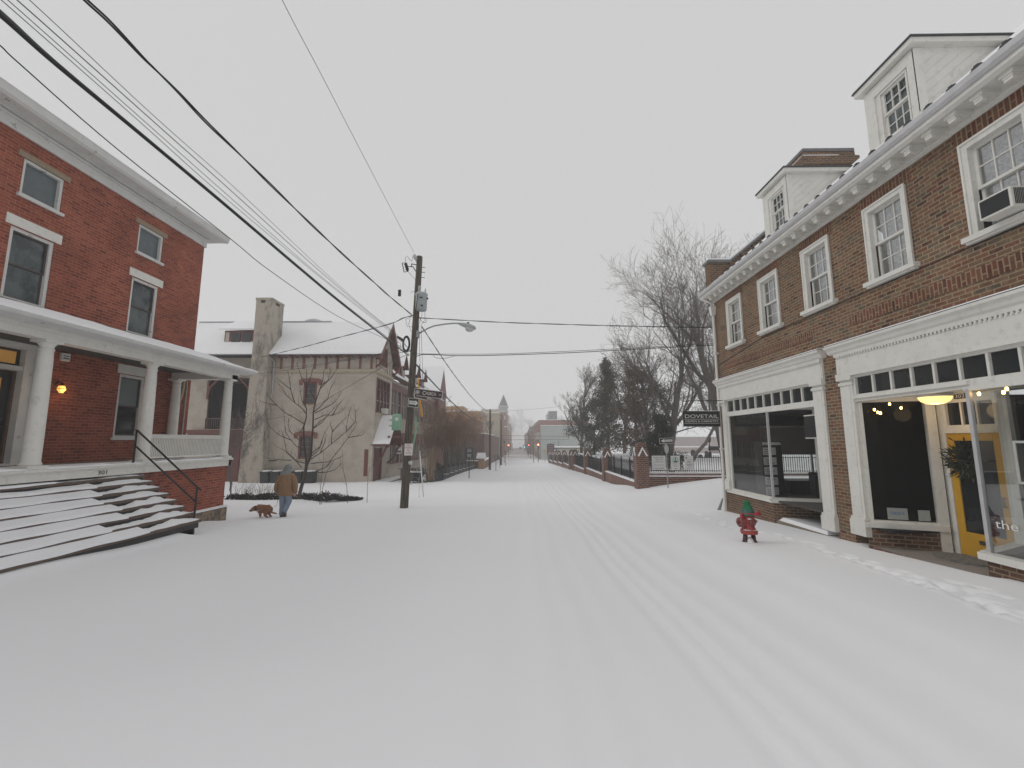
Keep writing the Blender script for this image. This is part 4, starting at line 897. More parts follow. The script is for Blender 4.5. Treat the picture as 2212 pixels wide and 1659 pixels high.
tb.fbox(frF,28.85,28.95,5.0,6.6,-.03,.02); tb.fbox(frF,30.3,30.4,5.0,6.6,-.03,.02); tb.fbox(frF,29.85,29.93,6.7,7.9,-.02,.02)
tb.build('timbering',M_redpale,hall)
bn=MB(); bn.fbox(frS,-16.3,SX1+.06,4.50,4.70,-.10,.0); bn.fbox(frS,-16.3,SX1+.03,4.42,4.50,-.05,0); bn.fbox(frF,27.92,31.8,4.50,4.70,-.10,0); bn.fbox(frF,27.95,31.8,4.42,4.50,-.05,0)
bn.fbox(frB,31.8,54,.72,1.55,-.05,.0); bn.build('stone_band',M_band,hall)
def swin(u0,u1,z0,z1,cols,rows,head=True):
    m_=MB(); frame(m_,frS,u0,u1,z0,z1,.12,.02,.14); o=m_.build('window',M_red,hall)
    if head:
        m_=MB(); n=10; P=[]; c_=(u0+u1)/2; hw_=(u1-u0)/2+.30
        pr=[(-hw_,z1-.22),(-hw_+.2,z1-.22),(-hw_+.25,z1),(hw_-.25,z1),(hw_-.2,z1-.22),(hw_,z1-.22),(hw_,z1+.10)]+[(hw_*cos(a),z1+.10+.16*sin(a)) for a in [pi*i/n for i in range(1,n)]]+[(-hw_,z1+.10)]
        m_.prism(pr,lambda p,q,a:(c_+p,a,q),27.94,28.02); m_.build('hood',M_redpale,o)
    m_=MB(); iu0,iu1=u0+.12,u1-.12; 
    for i in range(1,cols): c=iu0+(iu1-iu0)*i/cols; m_.fbox(frS,c-.012,c+.012,z0+.1,z1-.1,.09,.11)
    for j in range(1,rows): c=z0+.1+(z1-z0-.2)*j/rows; m_.fbox(frS,iu0,iu1,c-.012,c+.012,.09,.11)
    m_.build('glazing_bars',mat('pale_brown_bar',(.2,.14,.11),.6,.1,4),o)
    m_=MB(); m_.fbox(frS,iu0,iu1,z0+.1,z1-.1,.12,.13); m_.build('pane',M_pane,o)
    m_=MB(); m_.fbox(frS,u0-.08,u1+.05,z0-.12,z0,-.05,.05); m_.build('sill',M_band,o)
swin(-14.17,-13.28,2.35,3.85,2,4); swin(-14.29,-13.37,-1.16,.36,3,4)
m_=MB(); m_.fbox(frS,-9.95,-9.70,-2.25,-.55,-.02,.1); m_.build('side_panel',M_red,hall)
m_=MB(); m_.fbox(frS,-14.35,-13.9,1.35,1.45,-.05,.02); m_.build('stone_ledge',M_band,hall)
m_=MB(); m_.fbox(frS,-16.2,-15.6,-1.31,-1.25,-.03,0); m_.build('vent_slot',M_black,hall)
def fwin(fr,u0,u1,z0,z1,tl,light=False):
    m_=MB(); frame(m_,fr,u0,u1,z0,z1,.1,-.03,.12)
    if tl: m_.fbox(fr,u0,u1,z1-tl-.06,z1-tl,-.02,.1)
    k=4; 
    for i in range(1,k): c=u0+(u1-u0)*i/k; m_.fbox(fr,c-.05,c+.05,z0,z1,-.02,.1)
    o=m_.build('window',M_red,hall)
    m_=MB(); m_.fbox(fr,u0,u1,z0,z1,.10,.11); m_.build('pane',M_panegrey,o)
    m_=MB(); lo=z0+.1; hi=z1-(tl or .1)-.08
    for i in range(k):
        a=u0+(u1-u0)*i/k+.07; b=u0+(u1-u0)*(i+1)/k-.07; m_.fbox(fr,a,b,(lo+hi)/2-.03,(lo+hi)/2+.03,.05,.09); m_.fbox(fr,(a+b)/2-.012,(a+b)/2+.012,lo,hi,.06,.09)
    m_.build('sash',mat('pale_sash',(.38,.38,.37),.6,.1,4) if not light else M_red,o)
    m_=MB(); m_.fbox(fr,u0-.06,u1+.06,z0-.12,z0,-.06,.05); m_.build('sill',M_band,o)
    return o
wo=fwin(frF,28.25,31.2,1.85,4.2,.72); m_=MB(); m_.fbox(frF,29.55,30.15,1.86,2.22,-.3,.05); m_.build('air_conditioner',M_white,wo)
fwin(frF,28.95,30.3,5.1,6.5,0,True)
for i in range(5):
    u0=31.95+4.05*i
    fwin(frB,u0+.08,u0+3.85,1.85,4.05,0); fwin(frB,u0+.08,u0+3.85,-1.8,-.05,0)
m_=MB(); m_.fbox(frB,31.8,54,4.05,4.5,-.03,0); m_.fbox(frB,31.8,54,-.05,.65,-.02,0); m_.build('red_panel_band',M_red,hall)
# dormers of the long roof
def gdormer(y,X=-9.7,zb=5.0,w_=1.3,h=1.2,pk=.9):
    m_=MB(); m_.add([(X,y-w_/2,zb),(X,y+w_/2,zb),(X,y+w_/2,zb+h),(X,y,zb+h+pk),(X,y-w_/2,zb+h)],[(0,1,2,3,4)]); m_.quad((X,y-w_/2,zb),(X,y-w_/2,zb+h),(X-2.2,y-w_/2,zb+h),(X-1,y-w_/2,zb)); o=m_.build('dormer',M_redpale,hall)
    m_=MB(); slab(m_,[(X+.3,y-w_/2-.2,zb+h-.2),(X+.3,y,zb+h+pk+.05),(X-2.6,y,zb+h+pk+.05),(X-2.6,y-w_/2-.2,zb+h-.2)],.06); slab(m_,[(X+.3,y+w_/2+.2,zb+h-.2),(X+.3,y,zb+h+pk+.05),(X-2.6,y,zb+h+pk+.05),(X-2.6,y+w_/2+.2,zb+h-.2)],.06); m_.build('dormer_roof',M_red,o)
    m_=MB(); slab(m_,[(X+.28,y-w_/2-.2,zb+h-.13),(X+.28,y,zb+h+pk+.12),(X-2.6,y,zb+h+pk+.12),(X-2.6,y-w_/2-.2,zb+h-.13)],.06); m_.build('dormer_snow',snow_r,o)
    m_=MB(); m_.box(X,X+.04,y-.35,y+.35,zb+.25,zb+h-.05); m_.build('pane',M_pane,o)
for y in (35.6,40.2,43.2): gdormer(y)
m_=MB(); m_.add([(-9.3,50.4,5.6),(-9.3,55.6,5.4),(-9.3,53,9.0),(-13,53,9.0),(-13,50.4,5.6)],[(0,1,2),(0,2,3,4)]); m_.box(-12.9,-9.4,50.6,55.4,-3.5,5.6); m_.build('end_gable',M_red,hall)
m_=MB(); slab(m_,[(-9.25,50.2,5.4),(-9.25,53,9.1),(-13,53,9.1),(-13,50.2,5.4)],.12); m_.build('end_gable_snow',snow_r,hall)
# shed dormer left of the chimney
m_=MB(); m_.box(-19.95,-17.9,28.28,31,6.4,7.42); o=m_.build('shed_dormer',M_red,hall)
m_=MB(); slab(m_,[(-20.2,28.0,7.40),(-17.3,28.0,7.40),(-17.3,29.9,8.5),(-20.2,29.9,8.5)],.12); m_.build('dormer_snow',snow_r,o)
m_=MB(); m_.box(-19.45,-18.85,28.24,28.28,6.62,7.25); m_.box(-18.7,-18.1,28.24,28.28,6.62,7.25); m_.build('pane',M_pane,o); m_=MB(); m_.box(-19.85,-19.6,28.24,28.28,6.6,7.3); m_.build('dormer_panel',M_stucco,o)
# entrance porch
EP=MB(); ys,zs=(28.15,31.25),(-.25,1.35)
slab(EP,[(-8.35,28.0,-.30),(-8.35,29.7,1.60),(-9.6,29.7,1.60),(-9.6,28.0,-.30)],.07); slab(EP,[(-8.35,31.4,-.30),(-8.35,29.7,1.60),(-9.6,29.7,1.60),(-9.6,31.4,-.30)],.07)
for y in (28.2,31.1): EP.box(-8.6,-8.45,y,y+.13,-.45,-.15); EP.tube([(-9.4,y+.06,-1.6),(-8.95,y+.06,-1.2),(-8.6,y+.06,-.35)],.07,5); EP.box(-9.45,-8.5,y,y+.13,-.35,-.22)
EP.box(-8.55,-8.42,28.2,31.2,.2,.32); ep=EP.build('entrance_porch',M_red,hall)
m_=MB(); slab(m_,[(-8.33,27.98,-.22),(-8.33,29.68,1.68),(-9.45,29.68,1.68),(-9.45,27.98,-.22)],.07); m_.build('porch_snow',snow_r,ep)
m_=MB(); m_.fbox(frF,28.55,29.75,-2.62,-.5,.06,.10); m_.fbox(frF,28.3,28.55,-2.7,-.45,-.03,.1); m_.fbox(frF,29.75,29.95,-2.7,-.45,-.03,.1); m_.build('entrance_door',M_red,hall)
m_=MB(); m_.box(-9.43,-8.4,28.2,31,-3,-2.66); m_.box(-8.4,-7.9,28.4,31,-3,-2.8); es_=m_.build('entrance_steps',M_concrete,hall)
m_=MB(); m_.box(-9.4,-8.42,28.22,30.98,-2.66,-2.62); m_.box(-8.4,-7.92,28.42,30.98,-2.8,-2.76); m_.build('step_snow',snow_m,es_)
# downspout
m_=MB(); m_.tube([(-16.35,27.5,5.5),(-16.2,27.9,5.2),(-16.2,27.92,3.1),(-16.4,27.92,2.4),(-16.4,27.92,-1.8)],.055,8); ds_=m_.build('downspout',M_galv,hall)
m_=MB(); m_.tube([(-16.4,27.92,-1.8),(-16.4,27.92,-3.0)],.065,8); m_.build('downspout_boot',M_red,ds_)
m_=MB(); m_.hexa([(-17.8,28.0,4.4),(-17.2,27.0,5.1),(-17.2,27.0,5.16),(-17.8,28.0,4.5),(-21,28.0,5.2),(-21,27.3,5.5),(-21,27.3,5.6),(-21,28.0,5.3)]) if False else None
# bins in front of the stucco wall
def bin_(x,col,lab):
    b=thing('trash_bin',(x,27.3,-2.75),lab,'bin','bins along the stucco wall')
    m_=MB(); m_.hexa([(x-.24,27.05,-2.85),(x+.24,27.05,-2.85),(x+.24,27.6,-2.85),(x-.24,27.6,-2.85),(x-.26,26.98,-1.98),(x+.26,26.98,-1.98),(x+.26,27.68,-1.98),(x-.26,27.68,-1.98)]); m_.build('bin_body',col,b)
    m_=MB(); m_.box(x-.28,x+.28,26.95,27.72,-1.98,-1.91); m_.tube([(x-.3,27.74,-1.95),(x+.3,27.74,-1.95)],.02,6); m_.build('lid',col,b)
    m_=MB(); m_.rings([(x,27.33,-1.91,.26,.36),(x,27.33,-1.86,.27,.32),(x,27.33,-1.845,.18,.2)],14); m_.build('lid_snow',snow_m,b)
    m_=MB(); 
    for s_ in (-.26,.22): m_.tube([(x+s_,27.6,-2.68),(x+s_+.04,27.6,-2.68)],.11,12)
    m_.build('wheel',M_black,b)
for x,c_,lab in ((-15.8,M_bin,'leftmost black wheeled bin by the downspout'),(-15.15,M_bin,'second black wheeled bin from the downspout'),(-14.5,mat('blue_grey_bin',(.05,.07,.10),.5,.1,5),'blue grey wheeled bin behind the walking person'),(-13.75,M_bin,'black wheeled bin half hidden by the small tree trunk'),(-13.05,M_bin,'rightmost black wheeled bin standing below the lower window')): bin_(x,c_,lab)
# ------------------------------------------------------------------ utility pole with its fittings
UP = thing('utility_pole', (-4.05,15.6,-2.3), 'tall leaning wooden utility pole with a transformer and a curved lamp arm', 'pole')
def px(x,y,Y=15.6): return at(x*1.0,y*1.0,Y=Y)
A0=Vector((-4.06,15.6,-2.6)); A1=Vector((-3.755,15.6,6.93))
def ax(z): return A0+(A1-A0)*((z-A0.z)/(A1.z-A0.z))
m_=MB(); zs=[-2.6,-2.2,-1,.5,2,3.5,5,6.9,6.97]; m_.tube([ax(z) for z in zs],[.15,.148,.14,.133,.127,.122,.118,.112,.10],18); m_.build('shaft',M_wood,UP)
m_=MB(); c=ax(5.1)+Vector((.22,-.22,0)); m_.lathe((c.x,c.y,4.78),[(.19,0),(.205,.02),(.215,.55),(.235,.58),(.235,.62),(.20,.655),(.08,.68)],24); tr=m_.build('transformer',M_can,UP)
m_=MB(); m_.lathe((c.x-.08,c.y,5.42),[(.04,0),(.055,.03),(.04,.06),(.055,.09),(.04,.12),(.055,.15),(.06,.25),(.04,.3)],12); m_.lathe((c.x+.14,c.y,5.42),[(.02,0),(.03,.05),(.02,.08),(.03,.11),(.012,.2)],10); m_.build('bushing',M_can,tr)
m_=MB(); m_.box(c.x-.02,c.x+.1,c.y-.235,c.y-.225,5.18,5.22); m_.box(c.x+.03,c.x+.12,c.y-.23,c.y-.218,4.87,4.92); m_.tube([(c.x-.08,c.y-.2,5.35),(c.x-.11,c.y-.24,5.0),(c.x-.14,c.y-.22,4.7)],.012,5); m_.box(c.x+.19,c.x+.25,c.y-.04,c.y+.04,5.2,5.26); m_.build('transformer_fitting',M_black,tr)
arm=[ax(3.92)+Vector((.1,-.02,0)),px(925,709),px(938,704),px(958,700.5),px(978,698.5),px(992,698.5)]
m_=MB(); m_.tube(arm,.028,8); m_.box(ax(3.9).x+.08,ax(3.9).x+.16,15.5,15.7,3.8,4.05); m_.build('lamp_arm',M_grey,UP)
m_=MB(); p=px(989,698.5); q=px(1028,709); d_=(q-p); 
R=[(0,.035,.03),(.12,.06,.055),(.4,.13,.09),(.7,.17,.10),(.92,.13,.08),(1,.04,.03)]
k=12; P=[]
for t,w_,h_ in R:
    cc=p+d_*t
    for j in range(k): a=2*pi*j/k; P.append((cc.x,cc.y+w_*cos(a),cc.z+h_*sin(a)))
m_.add(P,[(i*k+j,i*k+(j+1)%k,(i+1)*k+(j+1)%k,(i+1)*k+j) for i in range(len(R)-1) for j in range(k)]+[tuple(range(k)),tuple(range(5*k,6*k))],True); lh=m_.build('lamp_head',M_can,UP)
m_=MB(); cc=p+d_*.66; m_.ball((cc.x,cc.y,cc.z-.08),.17,.14,.13); m_.build('lamp_lens',mat('frosted_lens',(.55,.55,.53),.2,.1,12),lh)
m_=MB(); m_.box(cc.x-.1,cc.x-.02,cc.y-.04,cc.y+.04,cc.z+.08,cc.z+.16); m_.build('photocell',M_black,lh)
# primary insulator and cut-out fuse
m_=MB(); b=ax(6.75); tip=px(893,550)
m_.tube([b,b+(tip-b)*.2,b+(tip-b)*.3,b+(tip-b)*.4,b+(tip-b)*.55,b+(tip-b)*.7,b+(tip-b)*.85,tip],[.05,.05,.10,.06,.10,.06,.08,.02],10); m_.build('insulator',M_galv,UP)
m_=MB(); f0=px(876,568); f1=px(881,586); m_.tube([f0,f0+(f1-f0)*.15,f0+(f1-f0)*.3,f0+(f1-f0)*.45,f0+(f1-f0)*.6,f0+(f1-f0)*.75,f1],[.03,.07,.05,.07,.05,.07,.03],8)
g0=px(869,568); g1=px(873,588); m_.tube([f0,g0,g1,f1],.018,5); m_.tube([px(882,576),px(892,576),ax(6.2)],.018,5); m_.tube([px(889,570),px(889,577)],.018,5); m_.tube([px(889,570),px(899,572)],.018,5)
m_.tube([f0,px(876,556),px(880,553),px(886,562),px(889,565),tip],.008,4); m_.tube([f1,px(890,596),px(897,604),px(899,640),ax(5.6)],.009,4)
m_.box(px(884,0).x,px(889,0).x,15.5,15.58,px(0,645).z,px(0,632).z); m_.tube([px(887,633),px(892,629),px(897,631)],.008,4)
for z in (6.55,6.35,6.15): a_=ax(z); m_.tube([a_+Vector((-.05,0,0)),a_+Vector((.24,0,-.02))],.012,4)
m_.tube([px(911,660),px(918,668),px(918,690),px(912,700)],.008,4); m_.tube([px(909,655),px(912,680),px(905,700)],.007,4); m_.tube([px(903,680),px(912,696),px(920,697),px(921,690)],.01,4); m_.tube([px(889,684),px(876,690),px(880,706),px(890,706)],.008,4); m_.tube([px(886,688),px(883,700),px(887,715),px(893,716)],.008,4)
for x in (904.5,909.5): m_.tube([px(x,700),px(x+2,760),px(x+4,820)],.008,4)
m_.build('pole_wiring',M_black,UP)
m_=MB()                                                                     # coiled spare cable hanging beside the pole
ct=px(880,745)
for r_,s_ in ((.30,0),(.27,.04),(.24,-.03)): m_.tube([(ct.x+.13*(r_/.3)*cos(a)*1.0,15.45+s_,ct.z+r_*sin(a)) for a in [2*pi*i/20 for i in range(21)]],.022,5)
m_.tube([px(862,728),px(868,734),px(873,738)],[.03,.06,.03],6); m_.tube([px(858,727),px(862,730),px(870,736)],.04,5)
for i,(x,y) in enumerate(((851,728),(856,738),(862,748),(847,722))): m_.tube([(px(x,y).x+.09*cos(a),15.5,px(x,y).z+.12*sin(a)) for a in [2*pi*j/12 for j in range(13)]],.008,4)
m_.build('cable_coil',M_black,UP)
m_=MB(); c1=px(862,912); m_.rings([(c1.x,15.3,px(0,930).z,.17,.12),(c1.x,15.3,px(0,900).z,.17,.12),(c1.x,15.3,px(0,896).z,.10,.07)],20)
m_.box(px(878,0).x,px(893,0).x,15.38,15.44,px(0,922).z,px(0,919.5).z); m_.box(px(878,0).x,px(893,0).x,15.38,15.44,px(0,910).z,px(0,907.5).z)
sc_=m_.build('pole_cabinet',M_green,UP); m_=MB(); m_.box(c1.x-.02,c1.x+.09,15.165,15.18,px(0,910).z,px(0,904).z); m_.build('label_plate',M_signw,sc_)
m_=MB(); p=px(893,932); m_.tube([px(898,900,15.8),px(898,930,15.8),px(894,955,15.7),px(889,975,15.65)],.035,6); m_.build('conduit',M_green,UP)
m_=MB(); q=px(894,1000); m_.lathe((ax(-.6).x+.15,15.5,-.85),[(.02,0),(.07,.02),(.08,.06),(.07,.13),(.03,.14)],12); m_.build('meter',M_galv,UP)
m_=MB(); m_.tube([px(903,818,16.2),px(906,860,16.2),px(911.5,900,16.2)],[.035,.04,.045],8); tag(m_.build('guy_guard',M_orange,loc=px(911,900,16.2)),'yellow plastic guard around the guy wire beside the wooden pole','cable guard')
# signs on the pole
sg_=thing('street_name_sign',px(925,849,15.35),'maroon street name sign reading CHURCH on the wooden pole','sign')
YY=15.3; a=at(896,838,Y=YY); b=at(957,846,Y=YY); h_=.27; R_=(b-a).normalized(); U_=Vector((-R_.z,0,R_.x))
def plate(name,par,c,w_,h_,m,th=.02,R=R_,U=U_,off=0):
    mb=MB(); N=Vector(R).cross(Vector(U)).normalized(); c=Vector(c)+N*off; R=Vector(R);U=Vector(U)
    P=[c+R*x+U*z+N*d for d in (-th,0) for (x,z) in ((-w_/2,-h_/2),(w_/2,-h_/2),(w_/2,h_/2),(-w_/2,h_/2))]
    mb.add(P,[(0,3,2,1),(4,5,6,7),(0,1,5,4),(1,2,6,5),(2,3,7,6),(3,0,4,7)]); return mb.build(name,m,par)
cc=a+R_*((b-a).length/2)-U_*h_/2; W_=(b-a).length
s0=plate('sign_border',sg_,cc,W_,h_,M_signw); plate('sign_face',sg_,cc,W_-.03,h_-.03,M_signbr,.004,off=.006)
text(sg_,'sign_lettering','C',cc-R_*W_*.15,R_,U_,.10,.15,M_signw,.012); text(sg_,'sign_lettering','HURCH',cc+R_*W_*.09,R_,U_,.36,.115,M_signw,.012); text(sg_,'sign_lettering','ST',cc+R_*W_*.42,R_,U_,.07,.05,M_signw,.012)
mb=MB(); 
for r in (.075,.045,.02): mb.tube([cc-R_*W_*.38+R_*r*cos(t)+U_*r*sin(t)+Vector((0,-.01,0)) for t in [2*pi*i/16 for i in range(17)]],.006 if r>.03 else .012,4)
mb.build('sign_emblem',M_signw,sg_)
mb=MB()
for (x,r) in ((.08,.07),(.22,.05),(.33,.035)): mb.tube([a+R_*(x+r*cos(t))+U_*(.03+r+r*sin(t)) for t in [2*pi*i/12 for i in range(11)]],.009,4)
mb.tube([a+U_*.2,a+R_*.2+U_*.14,a+R_*.5+U_*.02],.009,4); mb.build('scroll_bracket',M_black,sg_)
s2=thing('street_name_sign',px(910,856,15.5),'second maroon street name sign seen nearly edge on just below the CHURCH sign','sign')
R2=Vector((.55,.8,-.1)).normalized(); plate('sign_border',s2,at(909,857,Y=15.5),.62,.16,M_signw,R=R2,U=Vector((0,0,1))); plate('sign_face',s2,at(909,857,Y=15.5),.59,.13,M_signbr,.004,R=R2,U=Vector((0,0,1)),off=.006)
def oneway(name,lab,c,w_,h_,right,R,U):
    o=thing(name,c,lab,'sign'); R=Vector(R).normalized(); U=Vector(U).normalized(); N=R.cross(U).normalized(); c=Vector(c)
    plate('sign_border',o,c,w_,h_,M_signw,.01,R,U); plate('sign_face',o,c,w_-.03,h_-.03,M_signbk,.004,R,U,.006)
    s=1 if right else -1; mb=MB(); 
    pts=[(-.40,-.2),(.18,-.2),(.18,-.34),(.42,0),(.18,.34),(.18,.2),(-.40,.2)]; mb.add([c+N*.012+R*(s*x*w_)+U*(y*h_) for x,y in pts],[(0,1,5,6),(1,2,3),(1,3,5),(3,4,5)]); mb.build('sign_arrow',M_signw,o)
    text(o,'sign_lettering','ONE WAY',c-R*(s*.08*w_),R,U,w_*.52,h_*.22,M_signbk,.017); return o
cR=Vector((.80,.6,-.05)).normalized()
oneway('one_way_sign','small one way sign with an arrow to the right on the wooden pole',at(893,870,Y=15.35),.40,.32,True,cR,(0.05,0,1))
npo=thing('no_parking_sign',at(882.5,971,Y=15.42),'white no parking sign with red letters on the wooden pole','sign')
c=at(882.5,971,Y=15.42); Rn=(1,0,0); Un=(.02,0,1); plate('sign_face',npo,c,.29,.42,M_signw,.012,Rn,Un)
for s_,dy,w_,h_ in (('NO',.14,.11,.055),('PARKING',.065,.235,.05),('ANY',0,.10,.038),('TIME',-.06,.12,.038)): text(npo,'sign_lettering',s_,c+Vector((.02,0,1))*dy,Rn,Un,w_,h_,M_signr,.006)
mb=MB(); mb.box(c.x-.07,c.x+.07,c.y-.008,c.y-.005,c.z-.135,c.z-.12); mb.box(c.x-.13,c.x+.13,c.y-.006,c.y-.004,c.z+.195,c.z+.199);
for s_ in (-1,1): mb.add([(c.x+s_*.06,c.y-.008,c.z-.105),(c.x+s_*.06,c.y-.008,c.z-.15),(c.x+s_*.10,c.y-.008,c.z-.1275)],[(0,1,2)])
mb.build('sign_arrow',M_signr,npo)
# ------------------------------------------------------------------ overhead wires
def wire(lab,pts,r,tw=0,m=None,Y0=None,X0=None,group='overhead wires around the wooden pole',sub=6):
    P=[]
    for p in pts:
        P.append(Vector(p[2]) if len(p)>2 and not isinstance(p[2],(int,float)) else at(p[0],p[1],X=X0,Y=Y0))
    out=[]
    for i in range(len(P)-1):
        p0=P[max(i-1,0)];p1=P[i];p2=P[i+1];p3=P[min(i+2,len(P)-1)]
        for j in range(sub):
            t=j/sub; out.append(.5*((2*p1)+(p2-p0)*t+(2*p0-5*p1+4*p2-p3)*t*t+(3*p1-3*p2+p3-p0)*t**3))
    out.append(P[-1]); mb=MB(); mb.tube(out,r,5)
    if tw:
        dense=[]
        for a_,b_ in zip(out,out[1:]):
            n=max(2,int((b_-a_).length/.12)); dense+=[a_+(b_-a_)*i/n for i in range(n)]
        mb=MB(); L=0; A_=[];B_=[]; prev=dense[0]
        for q in dense:
            L+=(q-prev).length; prev=q; o_=Vector((sin(L*tw)*r*.9,0,cos(L*tw)*r*.9)); A_.append(q+o_); B_.append(q-o_)
        mb.tube(A_,r*.8,4); mb.tube(B_,r*.8,4)
    return tag(mb.build('power_line',m or M_black,loc=P[0]),lab,'wire',group)
k_=2212/3965
def D(l): return [(x*k_,y*k_) for x,y in l]
XP=-4.0
behind=lambda x,y,X: ((x,y))
wire('thick bundled cable running from the top left corner down to the wooden pole',D([(-250,-148),(0,58),(218,250),(560,533),(900,818),(1172,1050),(1354,1200),(1582,1377)]),.021,0,None,X0=XP)
wire('thin cable lying just above the thick bundled cable',D([(-250,-165),(0,40),(218,240),(560,527),(900,812),(1172,1044),(1354,1194),(1582,1370)]),.009,0,mat('grey_cable',(.12,.12,.12),.6,.1,4),X0=XP)
wire('lowest thin wire passing over the red brick house',D([(-200,12),(0,176),(79,250),(460,582),(900,931),(1048,1050),(1300,1220),(1483,1308),(1560,1345)]),.0065,0,None,X0=-4.6)
for i,(l) in enumerate(([(-200,-178),(5,0),(517,450),(870,765),(1217,1055),(1408,1206),(1525,1297),(1590,1360)],[(-200,-196),(30,0),(537,450),(892,765),(1224,1055),(1414,1206),(1530,1297),(1590,1362)],[(-200,-228),(66,0),(571,450),(915,757),(1236,1048),(1420,1204),(1535,1297),(1592,1362)],[(-200,-268),(114,0),(597,450),(936,752),(1250,1048),(1424,1203),(1538,1296),(1592,1364)])):
    wire(['first of the four thin wires above the thick cable, nearest to it','second thin wire above the thick cable','third and darkest of the four thin wires above the thick cable','highest of the four thin wires above the thick cable'][i],D(l),.0055 if i==2 else .004,0,mat('wire_grey',(.08,.08,.085),.6,.1,4),X0=XP-.1)
wire('twisted black cable crossing the sky to the transformer',D([(210,-120),(332,0),(428,89),(553,222),(600,268),(690,357),(800,474),(913,583),(1063,730),(1203,867),(1340,996),(1450,1095),(1510,1149),(1598,1222)]),.0125,2.2,None,X0=-3.9)
wire('single wire from the top edge to the tip of the pole',D([(960,-300),(1093,0),(1250,300),(1400,590),(1520,820),(1603,978)]),.006,0,mat('wire_light_grey',(.16,.16,.16),.5,.1,4),X0=-3.85)
wire('twisted cable from the transformer to the right over the street',D([(1620,1231),(1665,1233),(1900,1246),(2050,1252),(2400,1262),(2760,1268),(3000,1270)]),.013,2.5,None,Y0=15.6)
wire('upper straight wire crossing the street to the right at lamp height',D([(1610,1370),(1900,1371),(2200,1360),(2500,1345),(2760,1330),(2950,1322)]),.009,0,None,Y0=15.65)
wire('lower and thicker straight wire crossing the street to the right',D([(1610,1382),(1635,1373),(1700,1374),(1760,1377),(1900,1376),(2200,1366),(2500,1350),(2760,1336),(2950,1328)]),.014,0,None,Y0=15.6)
wire('short slack wire looped under the crossing wires near the pole',D([(1675,1376),(1690,1385),(1715,1388),(1740,1384),(1760,1378)]),.008,0,None,Y0=15.58)
far=Vector((-3.05,46,3.0))
p1=at(1633*k_,1264*k_,Y=15.6)
wire('cable sagging from the transformer to the second pole down the street',[(0,0,p1),(0,0,p1+(far-p1)*.2+Vector((0,0,-.35))),(0,0,p1+(far-p1)*.5+Vector((0,0,-.55))),(0,0,p1+(far-p1)*.8+Vector((0,0,-.35))),(0,0,far)],.014,2.5)
p2=at(1600*k_,1400*k_,Y=15.6); f2=Vector((-3.05,46,1.75))
wire('heavy bundled cable from the wooden pole to the second pole',[(0,0,p2),(0,0,p2+(f2-p2)*.3+Vector((0,0,-.55))),(0,0,p2+(f2-p2)*.6+Vector((0,0,-.62))),(0,0,f2)],.03)
hz=lambda x,y,Y: at(x*k_,y*k_,Y=Y)
wire('looping service wire from the pole to the stucco chimney',[(0,0,hz(1598,1222,15.6)),(0,0,hz(1560,1232,16.5)),(0,0,hz(1500,1257,18)),(0,0,hz(1300,1310,21)),(0,0,hz(1150,1350,24)),(0,0,hz(979,1390,28.4))],.015,2)
wire('upper service wire crossing in front of the stucco eaves',[(0,0,hz(1590,1355,15.6)),(0,0,hz(1500,1365,18)),(0,0,hz(1300,1398,21)),(0,0,hz(1150,1418,24)),(0,0,hz(975,1427,28.9))],.012)
wire('second service wire crossing in front of the stucco eaves',[(0,0,hz(1590,1360,15.6)),(0,0,hz(1500,1372,18)),(0,0,hz(1300,1402,21)),(0,0,hz(1150,1428,24)),(0,0,hz(975,1452,26.5)),(0,0,hz(880,1480,28.9))],.012)
wire('low wire slanting across the stucco wall behind the small tree',[(0,0,hz(1590,1370,15.6)),(0,0,hz(1517,1402,17)),(0,0,hz(1300,1525,21)),(0,0,hz(1195,1585,23)),(0,0,hz(1050,1622,26)),(0,0,hz(860,1640,28.9))],.009)
wire('distant wire crossing the street below the clock tower',[(0,0,at(1055,941,Y=46)),(0,0,at(1100,941,Y=60)),(0,0,at(1230,943,Y=60))],.02,group='distant wires over the street')
wire('second distant wire crossing the street, lower down',[(0,0,at(1050,935,Y=46)),(0,0,at(1070,948,Y=55)),(0,0,at(1100,950,Y=60)),(0,0,at(1230,949,Y=60))],.02,group='distant wires over the street')
wire('pale wire crossing the sky beside the spire',[(0,0,at(1059,900,Y=46)),(0,0,at(1095,888,Y=80)),(0,0,at(1150,884,Y=80)),(0,0,at(1210,878,Y=80))],.02,0,mat('wire_light_grey',(.16,.16,.16),.5,.1,4),group='distant wires over the street')

